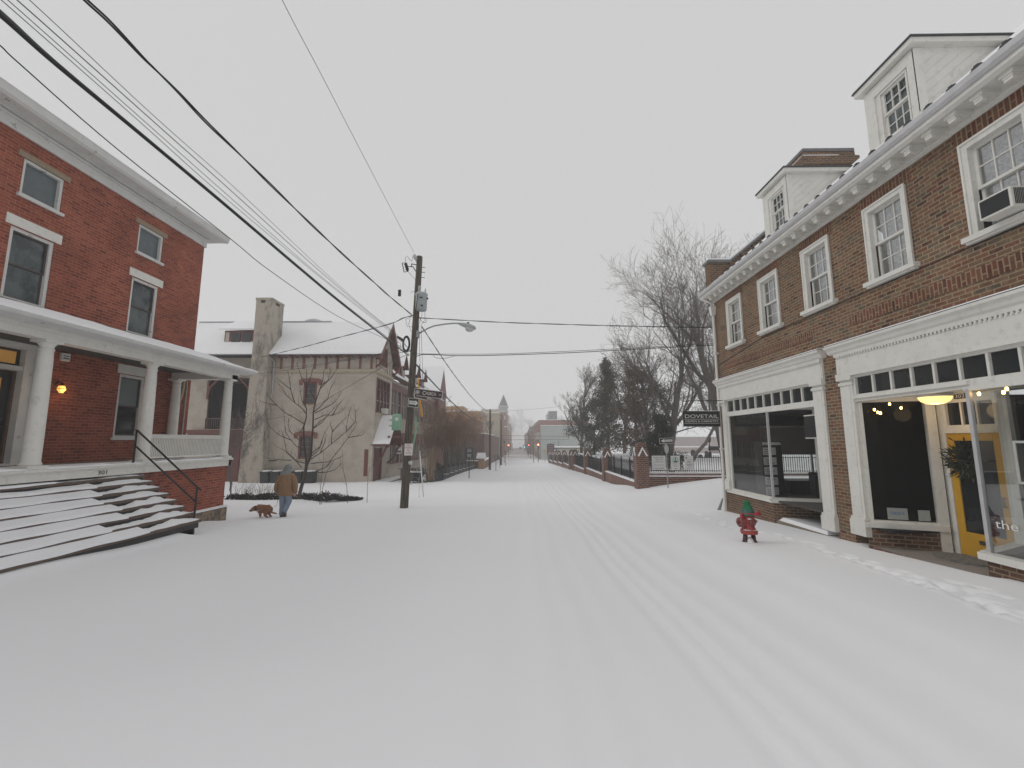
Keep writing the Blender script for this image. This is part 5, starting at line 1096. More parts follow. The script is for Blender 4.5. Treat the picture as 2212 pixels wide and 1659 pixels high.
# ------------------------------------------------------------------ trees
def grow(seed,base,d0,L0,r0,lv,crown,trunk,nb=(5,5,5,5),spread=.75,trop=.12,wob=.16,shrink=.66,rmin=.006,tsplit=1,tips=None,first=.35,lmin=.3,rk=.6):
    R=random.Random(seed)
    def br(p,d,L,r,l):
        n=max(3,int(6-l)); st=L/n; path=[p.copy()]; rad=[r]; kids=[]
        for i in range(1,n+1):
            d=(d+Vector((R.gauss(0,wob),R.gauss(0,wob),R.gauss(0,wob*.7)))+Vector((0,0,trop))).normalized()
            p=p+d*st; path.append(p.copy()); rad.append(max(rmin,r*(1-.62*i/n)))
            if i/n>first or l>0: kids.append((p.copy(),d.copy(),rad[-1],i/n))
        big=l<=tsplit
        (trunk if big else crown).tube(path,rad,9 if l==0 else 6 if big else 3,cap=big)
        if tips is not None and l>=lv-1: tips.extend(path[1:])
        if l>=lv: return
        m=nb[min(l,len(nb)-1)]
        for j in range(m):
            q,dd,rr,t=kids[min(len(kids)-1,int((j+R.random()*.8)/m*len(kids)))]
            az=R.uniform(0,2*pi); o=dd.orthogonal().normalized(); o.rotate(Matrix.Rotation(az,3,dd))
            sp=spread*R.uniform(.6,1.25)
            nd=(dd*cos(sp)+o*sin(sp)).normalized()
            LL=L*shrink*R.uniform(.75,1.2)*(1.1-.35*t)
            if LL>lmin*.3: br(q,nd,LL,max(rmin,rr*rk),l+1)
    br(Vector(base),Vector(d0).normalized(),L0,r0,0)
def leaves(mb,R,c,n,sx,sz,size):
    for i in range(n):
        q=c+Vector((R.gauss(0,sx),R.gauss(0,sx),R.gauss(0,sz))); a=Vector((R.gauss(0,1),R.gauss(0,1),R.gauss(0,1))).normalized(); b=a.orthogonal().normalized(); b.rotate(Matrix.Rotation(R.uniform(0,6),3,a)); s=size*R.uniform(.6,1.3)
        mb.quad(q-a*s,q+b*s*.5,q+a*s,q-b*s*.5)
def bare(name,lab,seed,base,d0,L,r,lv=4,tm=None,cm=None,grp='bare trees in the park',**k):
    T=MB();C_=MB(); grow(seed,base,d0,L,r,lv,C_,T,**k)
    o=thing(name,base,lab,'tree',grp); T.build('trunk',tm or M_bark,o); C_.build('crown',cm or M_twig,o); return o
def tz(x,Y): return (x-1120)/930*Y
bare('bare_tree','huge bare tree rising behind the far corner of the shop building',11,(15.6,33,-1.3),(-.03,0,1),10.8,.40,5,nb=(8,5,5,4,4),spread=.68,trop=.075,shrink=.69,rmin=.008,first=.12,wob=.11)
bare('bare_tree','second large bare tree with many rising limbs left of the hanging sign',23,(11.6,34,-1.3),(-.04,0,1),7.4,.34,5,nb=(8,5,5,4,4),spread=.68,trop=.08,shrink=.67,rmin=.008,first=.15,wob=.11)
bare('bare_tree','bare tree with fine twigs left of the dark evergreen',31,(6.9,48,-1.7),(0,0,1),7.6,.17,4,nb=(20,9,6,4),spread=.72,trop=.07,shrink=.46,rmin=.010,first=.1,wob=.05)
bare('bare_tree','tall bare tree whose top just shows above the shop roof',19,(20.5,37,-1.3),(-.03,0,1),11.5,.4,5,nb=(8,5,5,4,4),spread=.68,trop=.075,shrink=.66,rmin=.009,first=.25,wob=.11)
bare('bare_tree','leaning bare tree behind the pointed evergreen bush',43,(11.0,28,-1.4),(.5,.1,1),4.8,.13,4,nb=(7,6,5,4),spread=.8,trop=.05,shrink=.68,rmin=.010)
bare('bare_tree','low spreading bare tree seen under the hanging sign',47,(13.2,38,-1.3),(.2,0,1),4.0,.16,4,nb=(7,6,5,4),spread=.9,trop=.04,shrink=.7,rmin=.012)
bare('bare_tree','brownish bare tree between the rusty leaved tree and the big tree',53,(tz(1398,37),37,-1.5),(0,0,1),7.0,.2,4,nb=(14,8,6,4),spread=.7,trop=.07,shrink=.5,rmin=.009,first=.12,wob=.06)
bare('bare_tree','slender bare tree right behind the tall pointed evergreen',57,(tz(1345,46),46,-1.7),(0,0,1),9.0,.2,4,nb=(14,8,6,4),spread=.7,trop=.07,shrink=.46,rmin=.010,first=.12,wob=.06)
def leafy(name,lab,seed,base,H,Rr,lm,n,size,grp,conic=True,tm=None,lv=3,clump=.42,lo=.08):
    R=random.Random(seed); o=thing(name,base,lab,'tree',grp); T=MB();C_=MB();tips=[]
    base=Vector(base); T.tube([base+Vector((R.gauss(0,.05)*i,0,H*i/6)) for i in range(7)],[.17*(H/8)*(1-i/7.5) for i in range(7)],8)
    F=MB(); k=int(H*8.5)
    for i in range(k):
        t=lo+(1-lo)*(i/k); rad=Rr*((1-t)**.75*1.05+.06 if conic else (max(.02,1-(2*t-.9)**2))**.5)
        az=R.uniform(0,2*pi); rr=rad*R.uniform(.4,1.3); c=base+Vector((0,0,H*t)); e=c+Vector((cos(az)*rr,sin(az)*rr,rr*R.uniform(.05,.5)))
        T.tube([c,c+(e-c)*.5+Vector((0,0,-.05)),e],[.035*(1-t)+.012,.02,.006],3,cap=False)
        m=int(n/k)
        for j in range(5):
            q=c+(e-c)*R.uniform(.3,1.08)
            leaves(F,R,q,m//5,clump*R.uniform(.5,1.1)*min(1,rad*.6+.3)*.7,clump*.45,size)
    T.build('trunk',tm or M_bark,o); F.build('crown',lm,o); return o
leafy('evergreen_tree','tall pointed dark evergreen with holes in its crown, left of the reddish tree',5,(tz(1312,38),38,-1.6),8.7,2.0,M_magn,12500,.085,'evergreen trees behind the park fence')
leafy('evergreen_tree','broad dark evergreen close to the fence piers',6,(tz(1283,42),42,-1.7),5.6,2.0,M_magn,8000,.085,'evergreen trees behind the park fence',conic=False)
leafy('evergreen_tree','rusty brown leaved tree right of the tall pointed evergreen',7,(tz(1372,33),33,-1.5),6.9,2.7,mat('olive_brown_leaf',(.085,.055,.034),.6,.45,.8),17000,.065,'evergreen trees behind the park fence',conic=False)
leafy('evergreen_bush','dense pointed yew bush behind the white park signs',8,(7.85,24.3,-1.6),2.95,1.2,M_everg,16000,.045,'evergreen trees behind the park fence',clump=.3,lo=.02)
leafy('evergreen_bush','low shrub with snow behind the second white park sign',9,(7.6,21.5,-1.55),.95,.55,M_everg,1500,.03,'evergreen trees behind the park fence',conic=False,clump=.25,lo=.02)
leafy('evergreen_bush','low shrub behind the brick corner pier',10,(6.35,22.0,-1.6),1.2,.45,M_everg,1500,.03,'evergreen trees behind the park fence',conic=False,clump=.25,lo=.02)
# small bare tree on the lawn in front of the stucco wall, two stems
def lawn_tree():
    o=thing('lawn_tree',(-8.75,17.4,-2.4),'small bare forked tree on the lawn in front of the stucco wall','tree'); T=MB();C_=MB()
    Y=17.4; q=lambda x,y,dy=0: at(x,y,Y=Y+dy)
    kx=lambda a: (950+a*.3618)*k_; ky=lambda b:(1350+b*.3618)*k_
    def limb(l,r0,r1,dys=0,main=False):
        P=[q(kx(a),ky(b),dys*i/len(l)) for i,(a,b) in enumerate(l)]; n=len(P); (T if main else C_).tube(P,[r0+(r1-r0)*i/(n-1) for i in range(n)],7,cap=True); return P
    limb([(570,1600),(600,1480),(625,1400),(650,1290),(655,1200)],.075,.055,0,True)
    limb([(655,1200),(640,1120),(625,960),(625,830),(650,750),(655,640),(640,600)],.045,.014,.3,True); limb([(655,1260),(700,1150),(712,1000),(722,850),(728,680),(745,580),(800,430),(830,330),(845,220)],.05,.008,-.5,True)
    L_=[([(655,1230),(560,1210),(490,1150),(430,1090),(330,1050)],.5),([(490,1195),(380,1190),(250,1178)],.3),([(600,1270),(560,1220),(440,1110),(425,1010),(385,870)],-.4),([(640,1100),(540,1040),(490,980),(430,900),(410,650)],.8),([(490,980),(370,930),(320,890),(230,800)],1),([(625,960),(590,990),(490,900),(460,840),(465,750)],-.7),([(635,810),(540,750),(415,680),(330,600),(245,510),(220,480)],.2),([(340,605),(250,595),(165,560)],.5),([(650,700),(620,650),(530,580),(440,500),(400,420),(350,380)],-.4),([(530,580),(490,460),(470,330),(455,230)],.3),([(490,440),(400,370),(345,315)],.6),([(655,640),(610,560),(580,450)],-.5),([(640,600),(640,480),(655,330),(650,170)],.3),([(655,420),(600,300),(545,150)],.4),([(655,400),(700,310),(725,200)],-.3),([(760,560),(700,480),(690,300)],.2),([(800,430),(880,350),(900,290),(915,200)],.5),([(815,390),(900,330),(970,240)],-.5),([(735,680),(820,600),(880,540),(910,430),(960,345)],.6),([(745,690),(900,610),(960,570),(1040,450)],-.6),([(740,760),(850,710),(930,715),(1030,680),(1070,620)],.4),([(930,715),(985,620),(1040,550)],.8),([(735,850),(820,790),(890,700),(1030,560)],-.9),([(690,1190),(800,1120),(920,1020),(1080,890),(1090,780),(1130,620)],-.6),([(1080,890),(1180,780),(1180,660)],-.8),([(920,1020),(930,880),(905,790)],.2),([(925,900),(990,820),(1080,740)],.4),([(700,1230),(900,1210),(1000,1090),(1100,950),(1170,850),(1190,800)],.5),([(1100,950),(1240,930),(1280,890)],.3),([(760,1310),(860,1270),(920,1200),(1010,1170)],-.3),([(780,1325),(860,1325),(960,1300),(1030,1230)],.2),([(710,1120),(800,1050),(840,920),(890,830)],.7),([(700,1160),(780,1090),(830,990)],-.3),([(722,850),(800,780),(890,720)],.3),([(625,830),(590,900),(580,850)],.2),([(800,1120),(850,1000),(870,920)],.3)]
    R=random.Random(2)
    for l,dy in L_:
        P=limb(l,.019,.006,dy)
        for i in range(1,len(P)):
            for _ in range(2):
                a_=P[i-1].lerp(P[i],R.random()); dd=(P[i]-P[i-1]).normalized(); s=(dd+Vector((R.gauss(0,.7),R.gauss(0,.7),abs(R.gauss(.5,.4))))).normalized()*R.uniform(.12,.42); C_.tube([a_,a_+s*.5+Vector((0,0,.01)),a_+s+Vector((0,0,.05))],[.006,.005,.003],3,cap=False)
    T.build('trunk',mat('dark_bark',(.06,.05,.042),.9,.2,6),o); C_.build('crown',mat('dark_twig',(.075,.06,.05),.95,.2,3),o)
lawn_tree()
bare('bare_tree','thin bare tree growing beside the porch in front of the stucco chimney',61,(-12.9,19.6,-2.5),(.12,0,1),2.6,.032,3,nb=(9,5,4),spread=.75,trop=.16,shrink=.62,rmin=.006,cm=M_twig,grp=None)
bare('bare_tree','bare tree seen through the porch in front of the dark loggia',62,(-14.2,21.5,-2.5),(0,0,1),2.8,.05,3,nb=(8,5,4),spread=.6,trop=.16,shrink=.62,rmin=.006,cm=M_twig,grp=None)
# crape myrtle: many stems fanning upward
def fan(name,lab,base,n,H,wd,r,cm,seeds=0,grp=None,sd=1,rad=.0,lean=0):
    R=random.Random(sd); o=thing(name,base,lab,'tree',grp); T=MB();C_=MB();F=MB(); b=Vector(base)
    n=int(n*.8)
    for i in range(n):
        az=R.uniform(0,2*pi); w_=wd*R.uniform(.15,1); e=b+Vector((cos(az)*w_+lean,sin(az)*w_,H*R.uniform(.78,1.0)*(1-.12*(w_/wd)**2)))
        s=b+Vector((cos(az)*rad,sin(az)*rad,0)); mid=s.lerp(e,.5)+Vector((-cos(az)*w_*.22,-sin(az)*w_*.22,0)); P=[s,s.lerp(mid,.5),mid,mid.lerp(e,.55)+Vector((R.gauss(0,.08),R.gauss(0,.08),0)),e]
        T.tube(P,[r,r*.75,r*.5,r*.3,.008],5,cap=False)
        for j in range(11):
            t=R.uniform(.25,1); q=P[1].lerp(P[4],t) if t<.5 else P[2].lerp(P[4],(t-.5)*2); a_=az+R.gauss(0,1.1); L=H*R.uniform(.08,.26); e2=q+Vector((cos(a_)*L*.45,sin(a_)*L*.45,L)); e2.z=min(e2.z,b.z+H*1.03)
            C_.tube([q,q.lerp(e2,.5)+Vector((cos(a_)*.05,sin(a_)*.05,-.03)),e2],[.010,.007,.005],3,cap=False)
            for u in range(4):
                g=q.lerp(e2,R.uniform(.25,1)); a2=R.uniform(0,6.3); l2=R.uniform(.2,.5); g2=g+Vector((cos(a2)*l2*.5,sin(a2)*l2*.5,l2*.9)); C_.tube([g,g2],[.007,.004],3,cap=False)
                if seeds and R.random()<seeds: leaves(F,R,g2,6,.07,.07,.045)
    T.build('trunk',M_crape if cm is M_twigp else M_bark,o); C_.build('crown',cm,o)
    if F.v: F.build('seed_heads',M_seed if cm is M_twigp else M_leafb,o)
    return o
fan('crape_myrtle','vase shaped tan stemmed tree in front of the red windows, beside the wooden pole',(tz(932,28),28,-2.85),30,5.2,1.75,.055,M_twigp,.25,None,3,.16)
for i,(x,Y,H,w_) in enumerate(((972,35,5.2,1.7),(985,44,6.0,2.2),(1003,52,6.6,2.4),(1020,60,7.0,2.4),(1032,70,7.4,2.3))):
    fan('brown_twiggy_tree',['brown twiggy tree right beside the vase shaped tree','second brown twiggy tree in the row behind the iron fence','middle brown twiggy tree in the row behind the iron fence','fourth brown twiggy tree of the row, near the wooden kiosk','last and farthest brown twiggy tree of the row'][i],(tz(x,Y),Y,P_(Y)-.2),34,H,w_,.05,M_twigc,.85,'row of brown twiggy trees behind the iron fence',10+i,.3)
leafy('shrub','dark rounded shrub at the foot of the vase shaped tree',15,(tz(915,27.5),27.5,-2.8),.95,.75,M_everg,2600,.035,None,conic=False,clump=.3,lo=.02)
leafy('shrub','dark shrub by the gate at the near end of the left iron fence',16,(tz(948,28.6),28.6,-2.8),1.3,.55,M_everg,1500,.04,None,conic=False,clump=.3,lo=.02)
# hedge strip, twig clumps
hd=MB(); R=random.Random(8)
for i in range(5200):
    t=R.random(); x=500+272*t+R.gauss(0,3)-18*(1-t)*0; 
    p=at(484+290*t,1084-3*t,Z=-2.42); hgt=(.24 if t<.72 else .24*(1-(t-.72)/.28)+.05)*(.7+.5*abs(sin(t*23+sin(t*9)*2))); c=p+Vector((R.gauss(0,.05),R.uniform(0,.5),R.uniform(-.02,hgt)))
    a=Vector((R.gauss(0,1),R.gauss(0,1),R.gauss(.6,1))).normalized(); b_=a.orthogonal().normalized(); s=R.uniform(.02,.06); hd.quad(c-a*s,c+b_*s*.5,c+a*s,c-b_*s*.5)
tag(hd.build('ground_cover',M_mulch,loc=at(630,1080,Z=-2.4)),'dark grassy ground cover strip edging the snowy lawn',None,None,'stuff')
def twigs(lab,x0,x1,Z,n,h,sd,spread=.25):
    R=random.Random(sd); mb=MB(); 
    for i in range(n):
        p=at(R.uniform(x0,x1),1076,Z=Z)+Vector((0,R.uniform(.1,.7),-.1)); h_=h*R.uniform(.5,1); l=R.gauss(.15,spread); mid=p+Vector((l*.3*h_,R.gauss(0,.05),h_*.5)); e=p+Vector((l*h_,R.gauss(0,.1),h_)); mb.tube([p,mid,e],[.006,.005,.003],3,cap=False)
        if R.random()<.7: mb.tube([mid,mid+Vector((R.gauss(.1,.12),0,h_*.35))],[.004,.003],3,cap=False)
    tag(mb.build('twiggy_shrub',mat('pale_twig',(.16,.12,.095),.95,.2,3),loc=at((x0+x1)/2,1076,Z=Z)),lab,'shrub','bare shrubs along the lawn edge')
twigs('low fan of bare twigs beside the brick porch',500,560,-2.35,60,.78,1); twigs('bare twigs between the dog and the walking person',555,612,-2.35,46,.7,2); twigs('few short twigs right of the small lawn tree',655,690,-2.35,8,.35,3)
def sapling(lab,l,r=.012):
    P=[at(x,y,Y=17.2) for x,y in l]; P[0].z-=.3; mb=MB(); mb.tube(P,[r*(1-.6*i/(len(P)-1)) for i in range(len(P))],5)
    R=random.Random(int(l[0][0])); 
    for i in range(1,len(P)):
        s=Vector((R.choice((-1,1))*R.uniform(.1,.3),0,R.uniform(.15,.35))); mb.tube([P[i],P[i]+s],[.005,.003],3,cap=False)
    tag(mb.build('sapling',mat('dark_twig',(.075,.06,.05),.95,.2,3),loc=P[0]),lab,'sapling','saplings along the lawn edge')
kx=lambda a: (950+a*.3618)*k_; ky=lambda b:(1350+b*.3618)*k_
sapling('thin upright sapling right of the small lawn tree',[(kx(800),ky(1600)),(kx(805),ky(1480)),(kx(825),ky(1300)),(kx(840),ky(1110))]); sapling('second thin sapling with a bent stem beside it',[(kx(812),ky(1605)),(kx(830),ky(1480)),(kx(870),ky(1320)),(kx(960),ky(1180)),(kx(1020),ky(1160))]); sapling('single tall sapling with side twigs nearer the red porch',[(kx(1100),ky(1590)),(kx(1085),ky(1460)),(kx(1045),ky(1290)),(kx(1040),ky(1100))]); sapling('straight staked sapling below the entrance porch',[(kx(1305),ky(1600)),(kx(1308),ky(1450)),(kx(1315),ky(1320))])

# ------------------------------------------------------------------ park fence on the right
PYS=[20.7,28.7,36.8,44.9,47.8,55.4,62.7,70.7,79.6]
def gz(y): return ground0(5.75,y)
ordn=['corner','second','third','fourth','fifth','sixth','seventh','eighth','farthest']
for i,Y in enumerate(PYS):
    g=gz(Y) if i else -2.35; o=thing('brick_pier',(5.75,Y,g),['brick corner pier with a gabled snow dusted top','second brick pier of the park fence counting from the street corner','third brick pier of the park fence, just beyond the second','fourth brick pier, near one of the close gate pair','fifth brick pier, far one of the close gate pair','sixth brick pier of the park fence beyond the gate pair','seventh brick pier of the park fence','eighth and small looking brick pier before the last','farthest brick pier by the maroon banner sign'][i],'pier','gabled brick piers of the park fence')
    x0,x1,y0,y1=5.50,6.06,Y-.28,Y+.28; top=-.72 if i==0 else g+1.5; g0=g-.5
    m_=MB(); m_.box(x0,x1,y0,y1,g0,top); 
    for (u) in (0,1):
        if u==0: m_.prism([(x0-.03,top),(x1+.03,top),((x0+x1)/2,top+.40)],lambda p,q,a:(p,a,q),y0-.03,y1+.03)
        else: m_.prism([(y0-.03,top+.002),(y1+.03,top+.002),(Y,top+.40)],lambda p,q,a:(a,p,q),x0-.032,x1+.032)
    m_.box(x0+.08,x1-.08,y0+.08,y1-.08,top,top+.60)
    for t in range(5): xx=x0+.09+t*.085; m_.box(xx,xx+.05,y0+.05,y1-.05,top+.38,top+.66-.05*abs(t-2))
    m_.build('pier_brickwork',M_pierbrick,o)
    m_=MB()
    xm=(x0+x1)/2
    for s_ in (-1,1):
        m_.add([(xm,y0-.05,top+.43),(xm+s_*.24,y0-.05,top+.02),(xm+s_*.16,y0-.05,top-.0),(xm,y0-.05,top+.33),(xm,y0+.0,top+.43),(xm+s_*.24,y0,top+.02)],[(0,1,2,3),(0,4,5,1)])
        m_.add([(x0-.05,Y,top+.43),(x0-.05,Y+s_*.24,top+.02),(x0-.05,Y+s_*.16,top),(x0-.05,Y,top+.33),(x0,Y,top+.43),(x0,Y+s_*.24,top+.02)],[(0,1,2,3),(0,4,5,1)])
    m_.build('pier_snow',snow_m,o)
for i in range(8):
    if i==3: continue
    a,b=PYS[i]+.28,PYS[i+1]-.28; zt=gz((a+b)/2)+1.42; zb=zt-.95; 
    lab=['first black iron fence panel past the corner pier','second black iron fence panel from the corner pier','third black iron fence panel, before the gate pair','','first iron fence panel beyond the gate pair','second iron fence panel beyond the gate pair','third iron fence panel beyond the gate pair','last iron fence panel before the farthest pier'][i]
    o=thing('iron_fence_panel',(5.8,a,zb),lab,'fence','iron fence panels between the brick piers')
    m_=MB(); m_.box(5.78,5.81,a,b,zt-.16,zt-.13); m_.box(5.78,5.81,a,b,zb+.05,zb+.08); st=.125 if i<3 else .25; y=a+.06
    while y<b: m_.box(5.785,5.803,y,y+.02,zb,zt-.02); m_.add([(5.794,y+.01,zt+.07),(5.78,y-.008,zt-.03),(5.81,y+.028,zt-.03)],[(0,1,2)]); y+=st
    m_.build('pickets',M_black,o)
    for t in (.25,.5,.75):
        m_=MB(); y=a+(b-a)*t; m_.box(5.75,5.83,y-.04,y+.04,zb-.1,zt+.0); m_.rings([(5.79,y,zt,.05,.05),(5.79,y,zt+.03,.05,.05),(5.79,y,zt+.06,.02,.02),(5.79,y,zt+.1,.04,.04),(5.79,y,zt+.16,.008,.008)],8); m_.build('fence_post',M_black,o)
    o=thing('low_brick_wall',(5.8,a,zb-.6),lab.replace('black iron fence panel','low brick wall').replace('iron fence panel','low brick wall')+', under the railing','wall','low walls under the park fence')
    ga,gb=gz(a),gz(b); m_=MB(); m_.hexa([(5.62,a,ga-.6),(5.95,a,ga-.6),(5.95,b,gb-.6),(5.62,b,gb-.6),(5.62,a,zb-.05),(5.95,a,zb-.05),(5.95,b,zb-.05),(5.62,b,zb-.05)]); m_.build('wall_brickwork',M_pierbrick,o)
    m_=MB(); m_.box(5.60,5.97,a,b,zb-.05,zb+.02); m_.build('wall_snow',snow_m,o)
# fence along the side street
o=thing('iron_fence_panel',(6.1,20.7,-1.5),'iron railing along the side street beside the white signs','fence')
m_=MB(); m_.box(6.06,19,20.69,20.71,-.80,-.77); m_.box(6.06,19,20.69,20.71,-1.42,-1.39); x=6.14
while x<19: m_.box(x,x+.018,20.69,20.71,-1.47,-.68); x+=.105
m_.build('pickets',M_black,o)
o=thing('low_brick_wall',(6.1,20.7,-2.2),'low brick wall with snowy top running along the side street','wall')
m_=MB(); m_.box(6.04,19,20.58,20.82,-2.8,-1.66); m_.box(6.04,19,20.54,20.86,-1.60,-1.52); m_.build('wall_brickwork',M_pierbrick,o)
m_=MB(); m_.box(6.06,19,20.52,20.57,-1.66,-1.605); m_.box(6.06,19,20.56,20.84,-1.52,-1.475); m_.build('wall_snow',snow_m,o)
# three white signs tied to the railing
def banner(lab,x0,x1,z0,z1,lines,extra=None):
    o=thing('park_sign',((x0+x1)/2,20.6,z0),lab,'sign','white signs on the railing'); m_=MB(); m_.box(x0,x1,20.64,20.66,z0,z1); m_.build('sign_board',M_signw,o); c=(x0+x1)/2
    for s_,z,w_,h_ in lines:
        if s_: text(o,'sign_lettering',s_,(c,20.635,z),(1,0,0),(0,0,1),w_,h_,M_ink,.002)
        else: m_=MB(); m_.box(c-w_/2,c+w_/2,20.634,20.637,z-h_/2,z+h_/2); m_.build('printed_line',M_ink,o)
    return o
banner('largest white sign reading LUNCH HERE WEEKDAYS, next to the corner pier',6.27,6.91,-1.36,-.70,[('LUNCH HERE',-.78,.46,.05),('WEEKDAYS',-.865,.38,.05),('11:30 - 12:15',-.95,.38,.05),('',-1.0,.52,.008),('All are welcome!',-1.13,.48,.05),('',-1.27,.52,.01),('',-1.295,.5,.006)])
o=banner('middle white sign with a round green and blue emblem',7.16,7.58,-1.37,-.70,[('',-1.08,.34,.008),('',-1.15,.16,.008),('',-1.19,.16,.008),('',-1.30,.14,.02)])
m_=MB(); m_.tube([(7.37+.13*cos(t),20.63,-.9+.12*sin(t)) for t in [2*pi*i/20 for i in range(21)]],.009,4); m_.rings([(7.37,20.632,-.99,.08,.004),(7.37,20.632,-.95,.10,.004),(7.37,20.632,-.93,.03,.004)],8); m_.box(7.35,7.39,20.63,20.634,-.95,-.8); m_.build('sign_emblem',M_teal,o)
o=banner('narrow white sign at the right with small printed lines',7.80,8.21,-1.34,-.70,[('',-.885,.34,.008),('',-.96,.2,.014),('',-1.0,.26,.008),('',-1.09,.3,.014),('',-1.13,.24,.008),('',-1.17,.2,.008),('',-1.27,.2,.008)])
m_=MB(); m_.ball((7.88,20.635,-.79),.04,.006,.035); m_.build('sign_emblem',M_ink,o)
# one way sign on a post
o=oneway('one_way_sign','one way sign with a left arrow on a thin post before the brick wall',(6.62,19.5,.0),.64,.245,False,(1,0,.045),(-.045,0,1))
m_=MB(); m_.box(6.575,6.615,19.52,19.55,-2.6,.05); m_.build('sign_post',M_grey,o)
m_=MB(); m_.prism([(-.02,-.16),(.02,-.16),(.09,-.06),(.09,.14),(.02,.26),(-.02,.26),(-.09,.14),(-.09,-.06)],lambda p,q,a:(6.595+p,a,-.42+q),19.49,19.50); m_.build('folded_sign_back',M_galv,o)
# park furniture
def lamp_post(lab,x,Y,zb,zt,grp=None,nm='lamp_post'):
    o=thing(nm,(x,Y,zb),lab,'lamp post',grp); m_=MB(); m_.tube([(x,Y,zb-.3),(x,Y,zb+.5),(x,Y,zt-.5)],[.07,.045,.035],8); m_.build('post',M_black,o)
    m_=MB(); m_.rings([(x,Y,zt-.5,.06,.06),(x,Y,zt-.45,.10,.10),(x,Y,zt-.15,.16,.16),(x,Y,zt-.13,.2,.2),(x,Y,zt-.03,.06,.06),(x,Y,zt+.05,.01,.01)],6,False); m_.build('lantern',M_black,o); return o
lamp_post('black park lamp post seen under the hanging sign',tz(1526,36),36,-1.4,at(1526,943,Y=36).z)
def stone(lab,x,w_,h_,Y): 
    X=tz(x,Y); z=parkz(X,Y)-.1; m_=MB(); m_.prism([(-w_/2,0),(w_/2,0),(w_/2,h_*.75)]+[(w_/2*cos(a),h_*.75+h_*.25*sin(a)) for a in (pi*.25,pi*.5,pi*.75)]+[(-w_/2,h_*.75)],lambda p,q,a:(X+p,a,z+q),Y,Y+.12); tag(m_.build('gravestone',M_grav,loc=(X,Y,z)),lab,'gravestone','gravestones in the snowy park')
stone('wide gravestone just right of the narrow white sign',1491,.36,.75,36); stone('small round gravestone in the snow between the larger two',1506,.3,.35,36); stone('slim gravestone below the park lamp post',1519,.26,.62,36)
def bench(lab,x,Y,w_):
    X=tz(x,Y); z=parkz(X,Y); o=thing('park_bench',(X,Y,z),lab,'bench'); m_=MB(); m_.box(X-w_/2,X+w_/2,Y-.25,Y+.2,z+.42,z+.46); m_.build('seat',M_black,o); m_=MB(); m_.box(X-w_/2,X+w_/2,Y+.2,Y+.24,z+.55,z+.9); m_.build('backrest',M_black,o)
    for s_ in (-1,1): m_=MB(); m_.box(X+s_*w_/2-.03,X+s_*w_/2+.03,Y-.25,Y+.24,z-.1,z+.42); m_.build('leg',M_black,o)
bench('dark bench in the snowy park by the shop corner',1545,36,1.5)
# ------------------------------------------------------------------ left side of the street
def lf(Y): return P_(Y)-.12
o=thing('iron_gate_fence',(-5.05,28.3,-2.8),'low dark iron fence along the left pavement behind the brown trees','fence')
m_=MB()
for a,b in zip([29.3+2.5*i for i in range(14)],[31.8+2.5*i for i in range(14)]):
    za,zb=lf(a),lf(b)
    m_.hexa([(-5.1,a,za+.04),(-5.06,a,za+.04),(-5.06,b,zb+.04),(-5.1,b,zb+.04),(-5.1,a,za+.86),(-5.06,a,za+.86),(-5.06,b,zb+.86),(-5.1,b,zb+.86)])
m_.build('railing_panel',mat('dark_railing',(.035,.035,.038),.7,.5,9),o)
for i in range(15):
    y=29.3+2.5*i; z=lf(y); m_=MB(); m_.box(-5.14,-5.02,y-.06,y+.06,z-.3,z+1.0); m_.ball((-5.08,y,z+1.04),.06); m_.build('fence_post',M_black,o)
m_=MB(); z=lf(28.4); m_.hexa([(-5.35,27.9,z-.3),(-5.31,27.9,z-.3),(-5.06,29.1,z-.3),(-5.1,29.1,z-.3),(-5.35,27.9,z+.85),(-5.31,27.9,z+.85),(-5.06,29.1,z+.95),(-5.1,29.1,z+.95)]); m_.build('open_gate',mat('dark_railing',(.035,.035,.038),.7,.5,9),o)
m_=MB(); 
for i in range(13):
    a=29.4+2.5*i; b=a+2.3; m_.hexa([(-5.05,a,lf(a)+.5),(-5.03,a,lf(a)+.5),(-5.03,b,lf(b)+.38),(-5.05,b,lf(b)+.38),(-5.05,a,lf(a)+.53),(-5.03,a,lf(a)+.53),(-5.03,b,lf(b)+.41),(-5.05,b,lf(b)+.41)])
m_.build('snow_line',snow_m,o)
def pole(lab,x,yb,yt,Y,r,grp,tm=None,nm='utility_pole'):
    X=tz(x,Y); zb=at(x,yb,Y=Y).z; zt=at(x,yt,Y=Y).z; o=thing(nm,(X,Y,zb),lab,'pole',grp); m_=MB(); m_.tube([(X,Y,zb-.6),(X,Y,(zb+zt)/2),(X,Y,zt)],[r*1.15,r,r*.85],8); m_.build('shaft',tm or M_wood,o); return o,X,zb,zt
o,X,zb,zt=pole('second wooden pole down the street by the low kiosk',1059,1013,884,46,.11,'poles on the left side of the street')
m_=MB(); 
for i in range(8): a=i*.8; m_.tube([(X+.1*cos(a),46,2.0),(X+.5*cos(a+.5),46.1,1.8-.3*sin(a*2)),(X+.2*sin(a),46,1.3)],.02,4)
m_.build('cable_tangle',M_black,o)
pole('third wooden pole beyond the kiosk, nearer the dark brick building',1082.5,1000,905,66,.13,'poles on the left side of the street')
